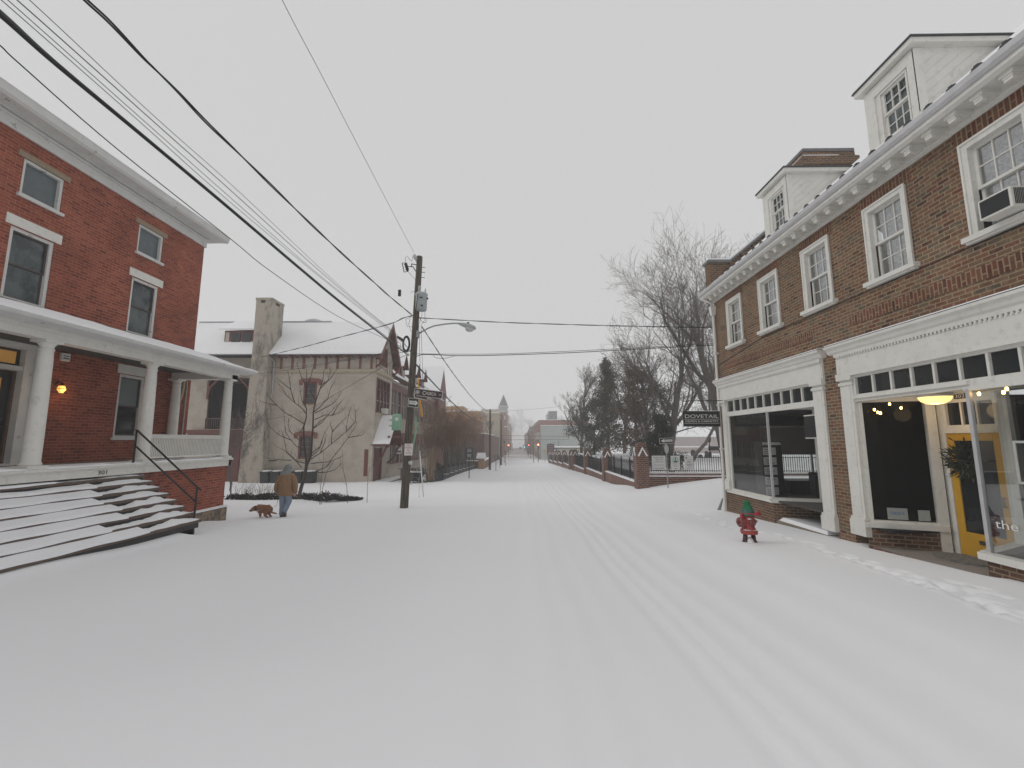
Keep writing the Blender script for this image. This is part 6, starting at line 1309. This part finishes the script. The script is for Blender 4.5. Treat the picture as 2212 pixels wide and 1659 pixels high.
def psign(lab,x,yb,yt,Y,w_,h_,n=2,grp='small signs on posts along the street',nm='parking_sign',fm=None):
    o,X,zb,zt=pole(lab,x,yb,yt,Y,.03,grp,M_black,nm); o['category']='sign'
    m_=MB()
    for i in range(n): m_.box(X-w_/2,X+w_/2,Y-.06,Y-.04,zt-.05-h_*(i+1)-.03*i,zt-.05-h_*i-.03*i)
    m_.build('sign_plate',fm or M_blackp,o); m_=MB()
    for i in range(n):
        z=zt-.05-h_*(i+.5)-.03*i
        for j in (-1,0,1): m_.box(X-w_*.3,X+w_*.3,Y-.066,Y-.062,z+j*h_*.25-.012,z+j*h_*.25+.012)
    m_.build('sign_marks',M_signw,o); return o
psign('double dark parking sign on a thin post in front of the brown trees',1015,1036,966,31,.5,.34)
psign('small sign on a post right of the second wooden pole',1072,1010,982,44,.32,.2)
psign('thin sign post beyond the third wooden pole',1080.5,1002,984,52,.3,.2); psign('sign post far down the left pavement',1092,998,974,62,.3,.2,1)
def stake(lab,l,m,Y):
    P=[at(x,y,Y=Y) for x,y in l]; m_=MB(); m_.tube(P,[.028,.028,.028],6); tag(m_.build('marker_stake',m,loc=P[0]),lab,'stake')
stake('white slanting marker stake in the snow right of the wooden pole',[(906.5,974),(911,1030),(915,1074)],M_signw,19); 
P=[at(909,840,Y=17),at(906,990,Y=18.2),at(905.3,1078,Y=19)]; m_=MB(); m_.tube(P,.008,4); m_.tube([P[2]-Vector((0,0,.06)),P[2]+Vector((0,0,.1))],.03,6); tag(m_.build('guy_wire',M_grey,loc=P[2]),'thin guy wire anchored in the snow beside the white stake','wire')
# picnic table and small things by the hall
o=thing('picnic_table',(tz(898,27),27,-2.8),'small dark picnic table in the snow behind the wooden pole','table'); X=tz(899,27.5)
m_=MB(); m_.box(X-.45,X+.45,27.2,27.9,-2.02,-1.96); m_.build('table_top',M_black,o); m_=MB(); m_.box(X-.45,X+.45,27.22,27.88,-1.96,-1.91); m_.build('table_snow',snow_m,o)
for s_ in (-.38,.34): m_=MB(); m_.box(X+s_,X+s_+.06,27.25,27.85,-2.85,-2.02); m_.build('leg',M_black,o)
m_=MB(); m_.box(X-.5,X+.4,26.85,27.1,-2.45,-2.40); m_.build('bench_seat',M_black,o)
m_=MB(); X=tz(885,31); m_.box(X-.7,X+.7,30.7,31.3,-2.0,-1.95); m_.box(X-.5,X+.5,30.8,31.2,-2.9,-2.0); tag(m_.build('planter',M_concrete,loc=(X,31,-2.9)),'grey stone planter box below the red windows','planter')
m_=MB(); m_.tube([(tz(886,26),26,-2.75),(tz(886,26),26,-2.5),(tz(889,26),26,-2.42),(tz(892,26),26,-2.5),(tz(892,26),26,-2.75)],.02,5); tag(m_.build('bike_rack',M_grey,loc=(tz(889,26),26,-2.75)),'small grey hoop rack in the snow behind the pole','rack')
# notice board banner on the stucco front
m_=MB(); m_.fbox(frF,33.2,34.6,-1.0,-.25,-.12,-.1); bo=tag(m_.build('banner_sign',M_signw,loc=frF(33.9,-1,-.1)),'white banner on the red window front left of the wooden pole','sign')
m_=MB(); m_.fbox(frF,33.35,34.45,-.45,-.33,-.125,-.12); m_.fbox(frF,33.5,34.3,-.6,-.52,-.125,-.12); m_.fbox(frF,33.35,34.45,-.93,-.75,-.125,-.12); m_.build('banner_print',M_ink,bo)

# ------------------------------------------------------------------ far buildings
def windows(par,fr,u0,u1,du,z0,z1,w_,m=None,n=99):
    u=u0; k=0
    while u+w_<u1 and k<n:
        m_=MB(); m_.fbox(fr,u,u+w_,z0,z1,-.04,.02); o=m_.build('window',M_white,par); m_=MB(); m_.fbox(fr,u+.1,u+w_-.1,z0+.1,z1-.1,-.06,-.04); m_.build('pane',m or M_pane,o); u+=du; k+=1
def block(name,lab,X0,X1,Y0,Y1,zt,m,side=None,snow=True,cat='building',cornice=True,wins=None,zb=None,grp=None):
    zb=P_(Y0)-3 if zb is None else zb; o=thing(name,((X0+X1)/2,Y0,zb),lab,cat,grp); m_=MB(); m_.box(X0,X1,Y0,Y1,zb,zt); m_.build('wall',m,o)
    if snow: m_=MB(); m_.box(X0-.1,X1+.1,Y0-.1,Y1,zt,zt+.12); m_.build('roof_snow',snow_r,o)
    L=(X1<0); fx=X1 if L else X0
    if cornice: 
        s_=1 if L else -1; m_=MB(); m_.box(fx,fx+s_*.4,Y0,Y1,zt-.35,zt+.02); m_.box(fx,fx+s_*.2,Y0,Y1,zt-.8,zt-.35); m_.build('cornice',mat('pale_brown_cornice',(.34,.27,.22),.8,.1,3),o)
    if wins:
        s_=1 if L else -1; fr=lambda u,z,d:(fx-s_*d,u,z)
        for (za,zc) in wins: windows(o,fr,Y0+1.2,Y1-.5,2.6,za,zc,1.2)
    return o
o=block('tan_brick_building','tan brick building behind the row of brown twiggy trees',-17,-6.2,70,82,4.75,M_tanbrick,wins=[(-1.5,.3),(1.6,3.4)]); m_=MB(); m_.box(-17,-9.5,74,80,4.8,5.9); m_.build('upper_storey',M_tanbrick,o)
fr=lambda u,z,d:(u,70+d,z); windows(o,fr,-14.5,-6.6,2.6,-1.5,.3,1.3,n=3); windows(o,fr,-14.5,-6.6,2.6,1.6,3.2,1.3,n=3)
o=block('dark_brick_building','low dark brick building beside the far wooden poles',-10,-4.9,62,110,1.0,M_cladbrick,cornice=False)
o=block('buff_wall_building','tall building with a stained buff side wall and brick street front',-12,-4.9,115,139,7.35,mat('stained_buff_wall',(.36,.31,.22),.9,.12,1,c2=(.22,.19,.14),cth=(.5,.68),cscale=.25,stretch=(3,3,.5)),wins=[(1.5,3.4),(4.4,6.2),(-2,.2)])
m_=MB(); m_.box(-4.92,-4.7,115,139,-6,7.2); m_.build('brick_front',M_farbrick,o); m_=MB(); m_.box(-9,-5.6,115.2,130,7.4,8.3); u_=m_.build('roof_parapet',mat('stained_buff_wall'),o) if False else m_.build('roof_parapet',M_cream,o)
m_=MB(); m_.hexa([(-9.1,115,8.3),(-5.5,115,8.3),(-5.5,130,8.3),(-9.1,130,8.3),(-8.4,116,8.9),(-6.2,116,8.9),(-6.2,129,8.9),(-8.4,129,8.9)]); m_.build('parapet_snow',snow_r,o)
ct=thing('clock_tower',(-5.3,150,-5),'clock tower with a grey pointed spire far down the street','tower')
m_=MB(); m_.box(-6.5,-3.9,148.7,151.3,-8,9.6); m_.build('tower_shaft',M_farbrick,ct)
m_=MB(); m_.box(-6.8,-3.6,148.4,151.6,9.6,10.0); m_.box(-6.6,-3.8,148.6,151.4,10.0,11.4); m_.box(-6.9,-3.5,148.3,151.7,11.4,11.8); m_.build('belfry',mat('pale_tower_stone',(.4,.4,.39),.8,.1,1),ct)
m_=MB(); m_.rings([(-5.2,150,11.8,2.3,2.3,pi/4),(-5.2,150,16.0,.05,.05,pi/4)],4,False); m_.build('spire',mat('spire_slate',(.14,.15,.155),.8,.1,1),ct)
m_=MB(); m_.box(-6.85,-3.55,148.2,151.6,10.0,10.15); m_.box(-6.9,-3.5,148.2,151.6,11.8,11.95); m_.build('tower_snow',snow_r,ct)
m_=MB(); 
m_.add([(-5.2+.7*cos(t),148.65,7.8+.7*sin(t)) for t in [2*pi*i/20 for i in range(20)]],[tuple(range(20))]); m_.build('clock_face',M_signw,ct)
m_=MB(); m_.box(-6.6,-3.8,148.5,148.7,4.6,5.0); m_.build('stone_band',M_signw,ct)
m_=MB(); m_.box(-13,-6.5,150,160,-6,11.0); tb_=m_.build('tower_annex',M_cream,ct); m_=MB(); m_.box(-13,-6.5,149.9,160,11,11.3); m_.build('annex_snow',snow_r,tb_)
specL=[(160,178,8.0,M_farbrick),(178,200,9.5,M_cream),(200,225,12.0,M_farbrick),(225,255,8.5,M_tanbrick),(255,290,10,M_farbrick),(290,330,9,M_cream)]
for i,(a,b,zt,m) in enumerate(specL): block('street_building',['pinkish brick building just past the clock tower','pale building past the clock tower with white window bands','tallest hazy brick building on the left side of the far street','hazy tan building on the left side of the far street','hazy brick building near the left end of the street','last pale hazy building on the left side of the street'][i],-14,-5.0,a,b,zt,m,wins=[(zt-3.2,zt-1.4),(zt-6.4,zt-4.6)] if i<4 else None,grp='hazy buildings lining the far street')
o=block('mint_wall_building','brick corner building with a mint painted side wall and long cornice',5.25,17,105,158,4.95,M_farbrick,wins=[(-3.2,-1.2),(.2,2.2)],zb=-9)
m_=MB(); m_.box(5.35,17.2,104.85,105,-9,3.6); m_.build('mint_wall',M_mint,o); m_=MB(); m_.box(5.3,17.2,104.7,105,3.6,3.75); m_.build('mint_wall_snow',snow_r,o)
o=thing('rooftop_tank',(8.9,116,5),'grey wooden tank house standing on the brick roof','tank')
m_=MB(); m_.box(8.1,10.3,115,117.5,5,7.8); m_.build('tank_wall',mat('grey_boards',(.24,.24,.235),.9,.15,1),o); m_=MB(); m_.hexa([(8.0,114.8,7.8),(10.5,114.8,7.8),(10.5,117.8,7.8),(8.0,117.8,7.8),(8.6,115.4,8.2),(10.4,115.2,8.2),(10.4,117.4,8.2),(8.6,117.4,8.2)]); m_.build('tank_snow',snow_r,o); m_=MB(); m_.hexa([(7.2,115,6.4),(8.1,115,6.7),(8.1,117,6.7),(7.2,117,6.4),(7.3,115,6.6),(8.1,115,7.6),(8.1,117,7.6),(7.3,117,6.6)]); m_.box(7.5,8.1,115.3,116.8,5,6.4); m_.build('tank_vent',M_can,o)
o=block('low_cream_building','low cream building with a dark eave behind the far fence piers',8.3,15,93,99,-1.5,M_cream,cornice=False,zb=-8); m_=MB(); m_.box(7.2,15.2,92.5,99,-1.65,-1.45); m_.build('eave',M_roofd,o); m_=MB(); m_.box(7.1,15.2,92.4,99,-1.45,-1.2); m_.build('eave_snow',snow_r,o); m_=MB(); m_.box(6.4,8.3,94,99,-8,-1.65); m_.build('shop_glazing',M_panegrey,o)
o=block('mansard_building','narrow dark building with a steep snowy mansard roof',3.7,9,170,186,2.6,M_farbrick,cornice=False,wins=[(0,1.6),(-3,-1)]); m_=MB(); m_.hexa([(3.4,169.8,2.6),(9,169.8,2.6),(9,186,2.6),(3.4,186,2.6),(4.6,171,5.6),(8,171,5.6),(8,186,5.6),(4.6,186,5.6)]); m_.build('mansard_roof',M_slate,o); m_=MB(); m_.box(4.5,8.1,170.9,186,5.6,5.8); m_.build('mansard_snow',snow_r,o)
for i,(a,b,zt,m) in enumerate(((158,170,3.6,M_tanbrick),(186,215,4.0,M_farbrick),(215,250,3.6,M_cream),(250,290,4.4,M_farbrick),(290,330,3.8,M_farbrick))): block('street_building',['tan building between the mint wall building and the mansard roof','brick building just past the mansard roof','pale hazy building on the right side of the far street','hazy brick building on the right side of the far street','last hazy brick building on the right side of the street'][i],4.6,14,a,b,zt,m,wins=[(zt-3,zt-1.2)] if i<3 else None,grp='hazy buildings lining the far street')
# pale low buildings beyond the park
o=block('park_side_building','long pale brick building far behind the gravestones',tz(1455,120),tz(1600,120),120,130,at(0,944,Y=120).z,mat('pale_mauve_brick',(.34,.29,.275),.9,.1,1),cornice=False,zb=-6); o=block('park_side_building','low pinkish building in front of the long pale one behind the park',tz(1440,105),tz(1560,105),100,108,at(0,966,Y=100).z,mat('pinkish_render',(.36,.30,.28),.9,.1,1),cornice=False,zb=-6)
# hazy trees at the end of the street
for i,(x,Y,H,w_) in enumerate(((1090,520,34,8),(1106,640,44,9),(1150,560,36,9),(1128,760,56,9),(1078,440,26,8))):
    bare('bare_tree',['hazy bare tree left of the end of the street','hazy bare tree at the end of the street, middle left','hazy bare tree at the right of the street end','palest hazy tree in the centre of the street end','hazy tree rising over the far left roofs'][i],70+i,(tz(x,Y),Y,P_(Y)-1),(0,0,1),H*.55,.5,3,nb=(14,9,7,5),spread=.75,shrink=.55,rmin=.14,first=.15,grp='hazy trees at the end of the street')
# kiosk and steps
X=-4.0; o=thing('wooden_kiosk',(-3.95,47,-3.2),'small wooden kiosk with a snowy roof beside the second pole','kiosk'); m_=MB(); m_.box(-4.5,-3.85,49,49.6,-3.3,-1.95); m_.build('kiosk_wall',mat('orange_timber',(.38,.24,.13),.7,.1,4),o); m_=MB(); slab(m_,[(-4.75,48.8,-2.0),(-3.65,48.8,-2.0),(-3.75,49.3,-1.45),(-4.65,49.3,-1.45)],.1); slab(m_,[(-4.75,49.8,-2.0),(-3.65,49.8,-2.0),(-3.75,49.3,-1.45),(-4.65,49.3,-1.45)],.1); m_.build('kiosk_snow',snow_r,o)
o=thing('low_brick_wall',(-3.9,53,-3.5),'low brick wall with sloping snowy top right of the kiosk','wall'); m_=MB(); m_.box(-4.2,-3.95,50.5,60,-4,-2.35); m_.box(-6,-4.2,50.5,50.8,-4,-2.35); m_.build('wall_brickwork',M_pierbrick,o); m_=MB(); m_.box(-4.25,-3.9,50.4,60,-2.35,-2.25); m_.box(-6,-4.2,50.4,50.9,-2.35,-2.25); m_.build('wall_snow',snow_r,o)
# traffic lights
def tlight(lab,x,yb,yl,Y,lit,w_=.34):
    X=tz(x,Y); zb=at(x,yb,Y=Y).z; zl=at(x,yl,Y=Y).z; o=thing('traffic_light',(X,Y,zb),lab,'traffic light','traffic lights down the street'); m_=MB(); m_.tube([(X,Y,zb-.5),(X,Y,zl+1.1)],.07,8); m_.build('post',M_black,o)
    m_=MB(); top=zl+.25 if lit=='r' else zl+.85; m_.box(X-w_/2,X+w_/2,Y-.3,Y-.08,top-1.1,top); h=m_.build('signal_head',mat('signal_yellow',(.35,.2,.04),.5,.1,4) if Y<100 else M_black,o)
    for j,z in enumerate((top-.22,top-.55,top-.88)):
        on=(lit=='r' and j==0) or (lit=='g' and j==2); m_=MB(); m_.ball((X,Y-.31,z),.14,.06,.14,10,5); m_.build('lens',(E_red if lit=='r' else E_green) if on else M_lens,h)
    return o
tlight('nearest traffic light with a glowing red lens on the right kerb',1162,995,961,85,'r'); tlight('red traffic light on the left side of the far street',1098.5,983,962,125,'r'); tlight('second red traffic light on the right, farther down the street',1141.5,981.5,961.5,150,'r'); tlight('far traffic light showing a green blue lens',1133,981,965.5,210,'g')
m_=MB(); X=tz(1064,60); m_.box(X-.25,X+.25,59.9,60,-.95,-.8) if False else None
# maroon banner sign, round sign, far poles
X=tz(1189,84); o=thing('maroon_banner_sign',(X,84,-4.2),'maroon direction sign on two posts near the farthest brick pier','sign'); m_=MB(); z=lambda y: at(1189,y,Y=84).z
m_.box(X-.75,X+.65,83.9,84,z(981),z(959)); m_.add([(X-.3,83.95,z(959)),(X+.2,83.95,z(959)),(X-.05,83.95,z(957))],[(0,1,2)]); m_.build('sign_board',M_signbr,o); m_=MB(); 
for i in range(4): m_.box(X-.5,X+.4,83.88,83.9,z(963+i*4),z(962+i*4))
m_.build('sign_lines',mat('pink_print',(.35,.2,.2),.6,.1,4),o)
for s_ in (-.3,.3): m_=MB(); m_.tube([(X+s_,84,-5),(X+s_,84,z(981))],.04,6); m_.build('post',M_grey,o)
X=tz(1176,88); m_=MB(); m_.rings([(X,88,at(0,974,Y=88).z-.5,.02,.02)],4) if False else m_.add([(X+.36*cos(t),88,at(1176,974,Y=88).z+.36*sin(t)) for t in [2*pi*i/16 for i in range(16)]]+[(X+.36*cos(t),88.05,at(1176,974,Y=88).z+.36*sin(t)) for t in [2*pi*i/16 for i in range(16)]],[tuple(range(16)),tuple(range(16,32))]+[(i,(i+1)%16,16+(i+1)%16,16+i) for i in range(16)]); m_.tube([(X,88.1,-5),(X,88.1,at(1176,974,Y=88).z)],.04,6)
tag(m_.build('round_sign',mat('pale_yellow_sign',(.45,.36,.2),.6,.1,4),loc=(X,88,-4.5)),'round pale yellow sign left of the maroon sign','sign')
for i,(x,yb,yt,Y) in enumerate(((1152,993,955,82),(1146,985,950,110),(1196,990,954,90),(1205,985,952,95))): pole(['slim black pole left of the nearest red traffic light','slim black pole farther down on the right kerb','slim pole behind the maroon sign','rightmost slim pole before the mint wall'][i],x,yb,yt,Y,.05,'slim poles at the crossing',M_black,'sign_pole')
psign('small sign on a low post in front of the farthest brick pier',1184,997,981,78,.3,.25,1); psign('small white sign on a post before the mint wall',1197,990,970,84,.3,.3,1,fm=M_signw)
lamp_post('old style street lamp on the left pavement of the far street',tz(1089.5,80),80,-4.1,at(1089.5,952,Y=80).z,'old style street lamps'); lamp_post('old style street lamp on the right pavement of the far street',tz(1141,130),130,-4.8,at(1141,958,Y=130).z,'old style street lamps')
# street trees, far poles and parked cars in the haze
R=random.Random(9)
for i in range(7):
    Y=150+22*i; s_=-1 if i%2 else 1; X=s_*(3.1+.2*(i%3)); o,_,_,_=pole(['far lamp pole beyond the first crossing on the right','far lamp pole beyond the crossing on the left','third far lamp pole on the right','fourth far lamp pole on the left','fifth far lamp pole on the right','sixth far lamp pole on the left','farthest lamp pole on the right'][i],1120+X*930/Y,952-930*P_(Y)/Y,952-930*(P_(Y)+4.2)/Y,Y,.07,'far lamp poles in the haze',M_black,'lamp_pole')
def car(lab,x,Y,col):
    X=tz(x,Y); z=P_(Y); o=thing('parked_car',(X,Y,z),lab,'car','snow covered cars far down the street')
    m_=MB(); m_.rings([(X,Y,z+.3,.85,2.1),(X,Y,z+.75,.9,2.2),(X,Y,z+.95,.85,2.0)],20); m_.build('body',col,o,bevel=0)
    m_=MB(); m_.hexa([(X-.75,Y-1.1,z+.93),(X+.75,Y-1.1,z+.93),(X+.75,Y+1.5,z+.93),(X-.75,Y+1.5,z+.93),(X-.58,Y-.6,z+1.42),(X+.58,Y-.6,z+1.42),(X+.58,Y+1.1,z+1.42),(X-.58,Y+1.1,z+1.42)]); m_.build('cabin',M_pane,o)
    m_=MB(); m_.box(X-.58,X+.58,Y-.6,Y+1.1,z+1.42,z+1.5); m_.build('roof_snow',snow_m,o)
    for a in (-.75,.75):
        for b in (-1.3,1.3): m_=MB(); m_.tube([(X+a-.1,Y+b,z+.3),(X+a+.1,Y+b,z+.3)],.32,12); m_.build('wheel',M_black,o)
car('hazy dark car at the far bottom of the street',1124,300,mat('dark_car',(.05,.04,.04),.4,.1,3)); car('pale parked car on the right kerb farther up',1131,350,M_grey); car('parked car on the left kerb of the rising street',1098,330,M_grey)
# ------------------------------------------------------------------ person and dog
def skin(name,verts,edges,radii,m,parent,sub=1,root=0):
    org=ORG[parent.name]; me=bpy.data.meshes.new(name); me.from_pydata([tuple(Vector(v)-org) for v in verts],edges,[]); o=link_mesh(name,me,parent,org)
    sk=o.modifiers.new('s','SKIN'); 
    for i,r in enumerate(radii):
        d=me.skin_vertices[0].data[i]; d.radius=(r,r) if not hasattr(r,'__len__') else r; d.use_root=(i==root)
    sb=o.modifiers.new('u','SUBSURF'); sb.levels=sub; sb.render_levels=sub
    dg=bpy.context.evaluated_depsgraph_get(); nm=bpy.data.meshes.new_from_object(o.evaluated_get(dg)); o.modifiers.clear(); o.data=nm; nm.name=name
    nm.materials.clear(); nm.materials.append(m); nm.polygons.foreach_set('use_smooth',[True]*len(nm.polygons)); return o
gx,gy=-7.40,13.9; gz_=ground(gx,gy)+.0
PR=thing('person',(gx,gy,gz_),'person with long grey hair walking away in a tan coat and faded jeans','person')
H=lambda x,y,z:(gx+x,gy+y,gz_+z)
# skeleton: pelvis, spine, neck, head, arms with five fingers each, legs (left foot planted, right heel lifted)
V=[H(0,0,.86),H(0,0,1.05),H(0,.02,1.24),H(0,.05,1.36),H(0,.08,1.43),H(0,.09,1.52),H(0,.10,1.575),H(0,.185,1.475)]
E_=[(0,1),(1,2),(2,3),(3,4),(4,5),(5,6),(4,7)]; RD=[.12,.12,.13,.055,.07,.085,.05,.022]
for s_ in (-1,1):
    b=len(V); V+=[H(s_*.17,.02,1.28),H(s_*.29,-.01,1.0),H(s_*.29,.03,.80),H(s_*.28,.06,.74),H(s_*.275,.08,.69)]; RD+=[.055,.043,.028,.03,.026]; E_+=[(2,b),(b,b+1),(b+1,b+2),(b+2,b+3),(b+3,b+4)]
    for j,(dx,dy,L) in enumerate(((-.02,.03,.07),(-.007,.035,.08),(.007,.035,.075),(.02,.03,.06))):
        c=len(V); V+=[H(s_*.262+dx*.4,.085+dx,.665),H(s_*.262+dx*.5-s_*.012,.09+dx,.665-L*.55),H(s_*.262-s_*.03,.095+dx,.665-L*.9)]; RD+=[.0095,.0085,.007]; E_+=[(b+4,c),(c,c+1),(c+1,c+2)]
    c=len(V); V+=[H(s_*.25,.12,.73),H(s_*.235,.135,.69)]; RD+=[.011,.009]; E_+=[(b+3,c),(c,c+1)]
    b=len(V)
    if s_<0: V+=[H(-.09,0,.78),H(-.085,.02,.44),H(-.08,.03,.09),H(-.08,.14,.04)]
    else: V+=[H(.09,0,.78),H(.085,.06,.44),H(.06,-.12,.17),H(.06,-.08,.05)]
    RD+=[.08,.055,.04,.035]; E_+=[(0,b),(b,b+1),(b+1,b+2),(b+2,b+3)]
skin('body',V,E_,RD,M_skin,PR,1)
m_=MB()
m_.rings([H(0,.0,.65)+(.235,.15),H(0,0,.67)+(.245,.16),H(0,0,.80)+(.238,.16),H(0,0,.95)+(.228,.16),H(0,0,1.12)+(.225,.158),H(0,.01,1.24)+(.215,.145),H(0,.02,1.31)+(.17,.12),H(0,.04,1.355)+(.115,.09),H(0,.05,1.39)+(.08,.075),H(0,.05,1.405)+(.06,.06)],24)
sv=MB()
for s_ in (-1,1):
    sv.tube([H(s_*.13,.02,1.27),H(s_*.21,.01,1.20),H(s_*.265,-.005,1.08),H(s_*.30,-.02,.94),H(s_*.305,.01,.82),H(s_*.285,.045,.74),H(s_*.28,.055,.71)],[.075,.088,.084,.080,.07,.062,.05],14)
sv.v=[(x+.009*sin(z*38+y*9),y+.008*sin(z*27+x*23),z) for x,y,z in sv.v]
sv.build('sleeves',M_coat,PR)
R=random.Random(1); m_.v=[(x+.008*sin(z*31+y*9)+.006*sin(z*17+x*40),y+.008*sin(z*27+x*23),z+.004*sin(x*50)) for x,y,z in m_.v]
m_.build('coat',M_coat,PR)
m_=MB(); m_.rings([H(0,.045,1.37)+(.085,.08),H(0,.05,1.41)+(.095,.085),H(0,.055,1.425)+(.08,.075)],18); m_.build('coat_collar',mat('brown_collar',(.16,.085,.04),.9,.1,5),PR)
m_=MB()
m_.rings([H(0,0,.70)+(.185,.14),H(0,0,.76)+(.19,.14)],18)
m_.rings([H(-.085,.02,.06)+(.078,.09),H(-.088,.02,.12)+(.082,.088),H(-.088,.02,.30)+(.086,.09),H(-.09,.02,.45)+(.092,.095),H(-.092,.0,.62)+(.10,.11),H(-.09,0,.74)+(.10,.13)],16)
m_.rings([H(.065,-.13,.16)+(.075,.08),H(.07,-.10,.22)+(.082,.086),H(.075,-.02,.34)+(.088,.092),H(.085,.05,.46)+(.092,.095),H(.09,.02,.62)+(.10,.11),H(.09,0,.74)+(.10,.13)],16)
m_.v=[(x+.006*sin(z*60+x*10),y+.008*sin(z*47+x*30),z) for x,y,z in m_.v]; m_.build('jeans',M_jean,PR)
def shoe(c,ang):
    mb=MB(); mb.rings([(0,.03,-.03,.05,.14),(0,.03,0.0,.055,.15),(0,.03,.04,.052,.14),(0,-.01,.08,.045,.08),(0,-.03,.12,.045,.055)],14); M=Matrix.Translation(Vector(c))@Matrix.Rotation(ang,4,'X'); mb.v=[tuple(M@Vector(p)) for p in mb.v]; return mb.build('boot',M_boot,PR)
shoe(H(-.08,.03,.0),0); shoe(H(.06,-.13,.105),radians(-62))
m_=MB()
m_.rings([H(0,.085,1.625)+(.02,.02),H(0,.08,1.61)+(.075,.08),H(0,.07,1.565)+(.098,.105),H(0,.06,1.50)+(.105,.105),H(-.012,.03,1.43)+(.135,.10),H(-.03,.005,1.37)+(.165,.095),H(-.05,-.015,1.31)+(.165,.085),H(-.055,-.03,1.25)+(.12,.06)],20)
for i in range(34):
    a=R.uniform(pi,2*pi); x=cos(a)*.10; y=.06+sin(a)*.095; m_.tube([H(x*.8,y,1.56),H(x*1.1,y-.01,1.46),H(x*1.3-.02,y-.02,1.36),H(x*1.45-.03+R.gauss(0,.015),y-.02,1.25+R.uniform(-.03,.04))],[.016,.018,.015,.004],4)
m_.v=[(x,max(y,gy-.16),z) for x,y,z in m_.v]; m_.build('hair',M_hair,PR)
m_=MB(); m_.tube([H(-.275,.10,.66),H(-.35,.2,.42),H(-.42,.3,.30),H(-.52,.32,.25)],.006,4); tag(m_.build('leash',M_black,loc=H(-.27,.1,.6)),'slack dark dog leash hanging from the walking person\'s left hand','leash')
# dog: crouching, head to the left, tail to the right
dg_=ground(-7.95,13.9)+.01; DX0=-7.40
def q(cx,cy,dy=0): return (DX0-.36+(cx-825)*.00140, 13.95+dy, dg_+(1322-cy)*.00142)
DG=thing('dog',q(620,1322),'brown and white dog crouching in the snow with its head low','dog')
V=[q(690,1150),q(640,1130),q(580,1125),q(525,1135),q(480,1140),q(445,1135),q(395,1130),q(345,1150),q(312,1170),q(285,1184)]
RD=[(.11,.13),(.13,.15),(.13,.155),(.125,.145),(.09,.095),(.08,.085),(.10,.10),(.075,.072),(.052,.05),(.036,.036)]
E_=[(i,i+1) for i in range(9)]
b=len(V); V+=[q(728,1178),q(758,1212),q(800,1225),q(850,1238),q(905,1253)]; RD+=[.085,.04,.03,.026,.016]; E_+=[(0,b),(b,b+1),(b+1,b+2),(b+2,b+3),(b+3,b+4)]
for dy,off in ((-.075,0),(.075,38)):
    b=len(V); V+=[q(545+off*.4,1205,dy),q(550+off,1255,dy),q(555+off,1300,dy),q(545+off,1320,dy)]; RD+=[.06,.042,.033,.034]; E_+=[(3,b),(b,b+1),(b+1,b+2),(b+2,b+3)]
for dy,off in ((-.085,0),(.085,10)):
    b=len(V); V+=[q(715+off,1190,dy),q(655+off,1240,dy),q(695+off,1285,dy),q(700+off,1312,dy),q(745+off,1310,dy)]; RD+=[.085,.065,.036,.033,.028]; E_+=[(1,b),(b,b+1),(b+1,b+2),(b+2,b+3),(b+3,b+4)]
skin('body',V,E_,RD,M_dog,DG,2,2)
m_=MB()
for dy in (-.055,.055): m_.tube([q(405,1080,dy*.6),q(425,1105,dy*1.2),q(430,1150,dy*1.4),q(418,1175,dy*1.4)],[.02,.035,.032,.008],8)
m_.ball(q(385,1105),.06,.055,.035); m_.build('ear',M_dogd,DG)
m_=MB(); m_.ball(q(270,1184),.026,.024,.022); m_.ball(q(300,1196),.04,.032,.018); m_.build('muzzle',M_dogd,DG)
m_=MB(); m_.ball(q(335,1128,-.05),.008); m_.ball(q(335,1128,.05),.008); m_.build('eye',M_black,DG)
m_=MB(); m_.tube([q(440,1085),q(440,1150),q(425,1185)],[.045,.074,.05],12); m_.ball(q(505,1190,-.02),.085,.09,.05); m_.tube([q(485,1140,-.085),q(500,1180,-.09),q(540,1215,-.06),q(590,1215,-.04)],[.02,.035,.03,.015],8); m_.build('white_patch',M_dogw,DG)
m_=MB(); cc=Vector(q(463,1135)); m_.tube([(cc.x+.012*sin(t),cc.y+.082*cos(t),cc.z+.086*sin(t)) for t in [2*pi*i/20 for i in range(21)]],.014,6); m_.build('collar',M_black,DG)

# ------------------------------------------------------------------ falling-snow haze
m_=MB(); m_.box(-720,720,-320,1520,-30,75)
t=NT('haze'); v=t.n('ShaderNodeVolumePrincipled'); v.inputs['Color'].default_value=(.995,.995,.995,1); v.inputs['Density'].default_value=.0026; v.inputs['Anisotropy'].default_value=0
t.l(v.outputs[0],t.o.inputs['Volume']); hz_=m_.build('haze',t.m,loc=(0,0,0)); tag(hz_,'thin pale haze of falling snow filling the street',None,None,'stuff')
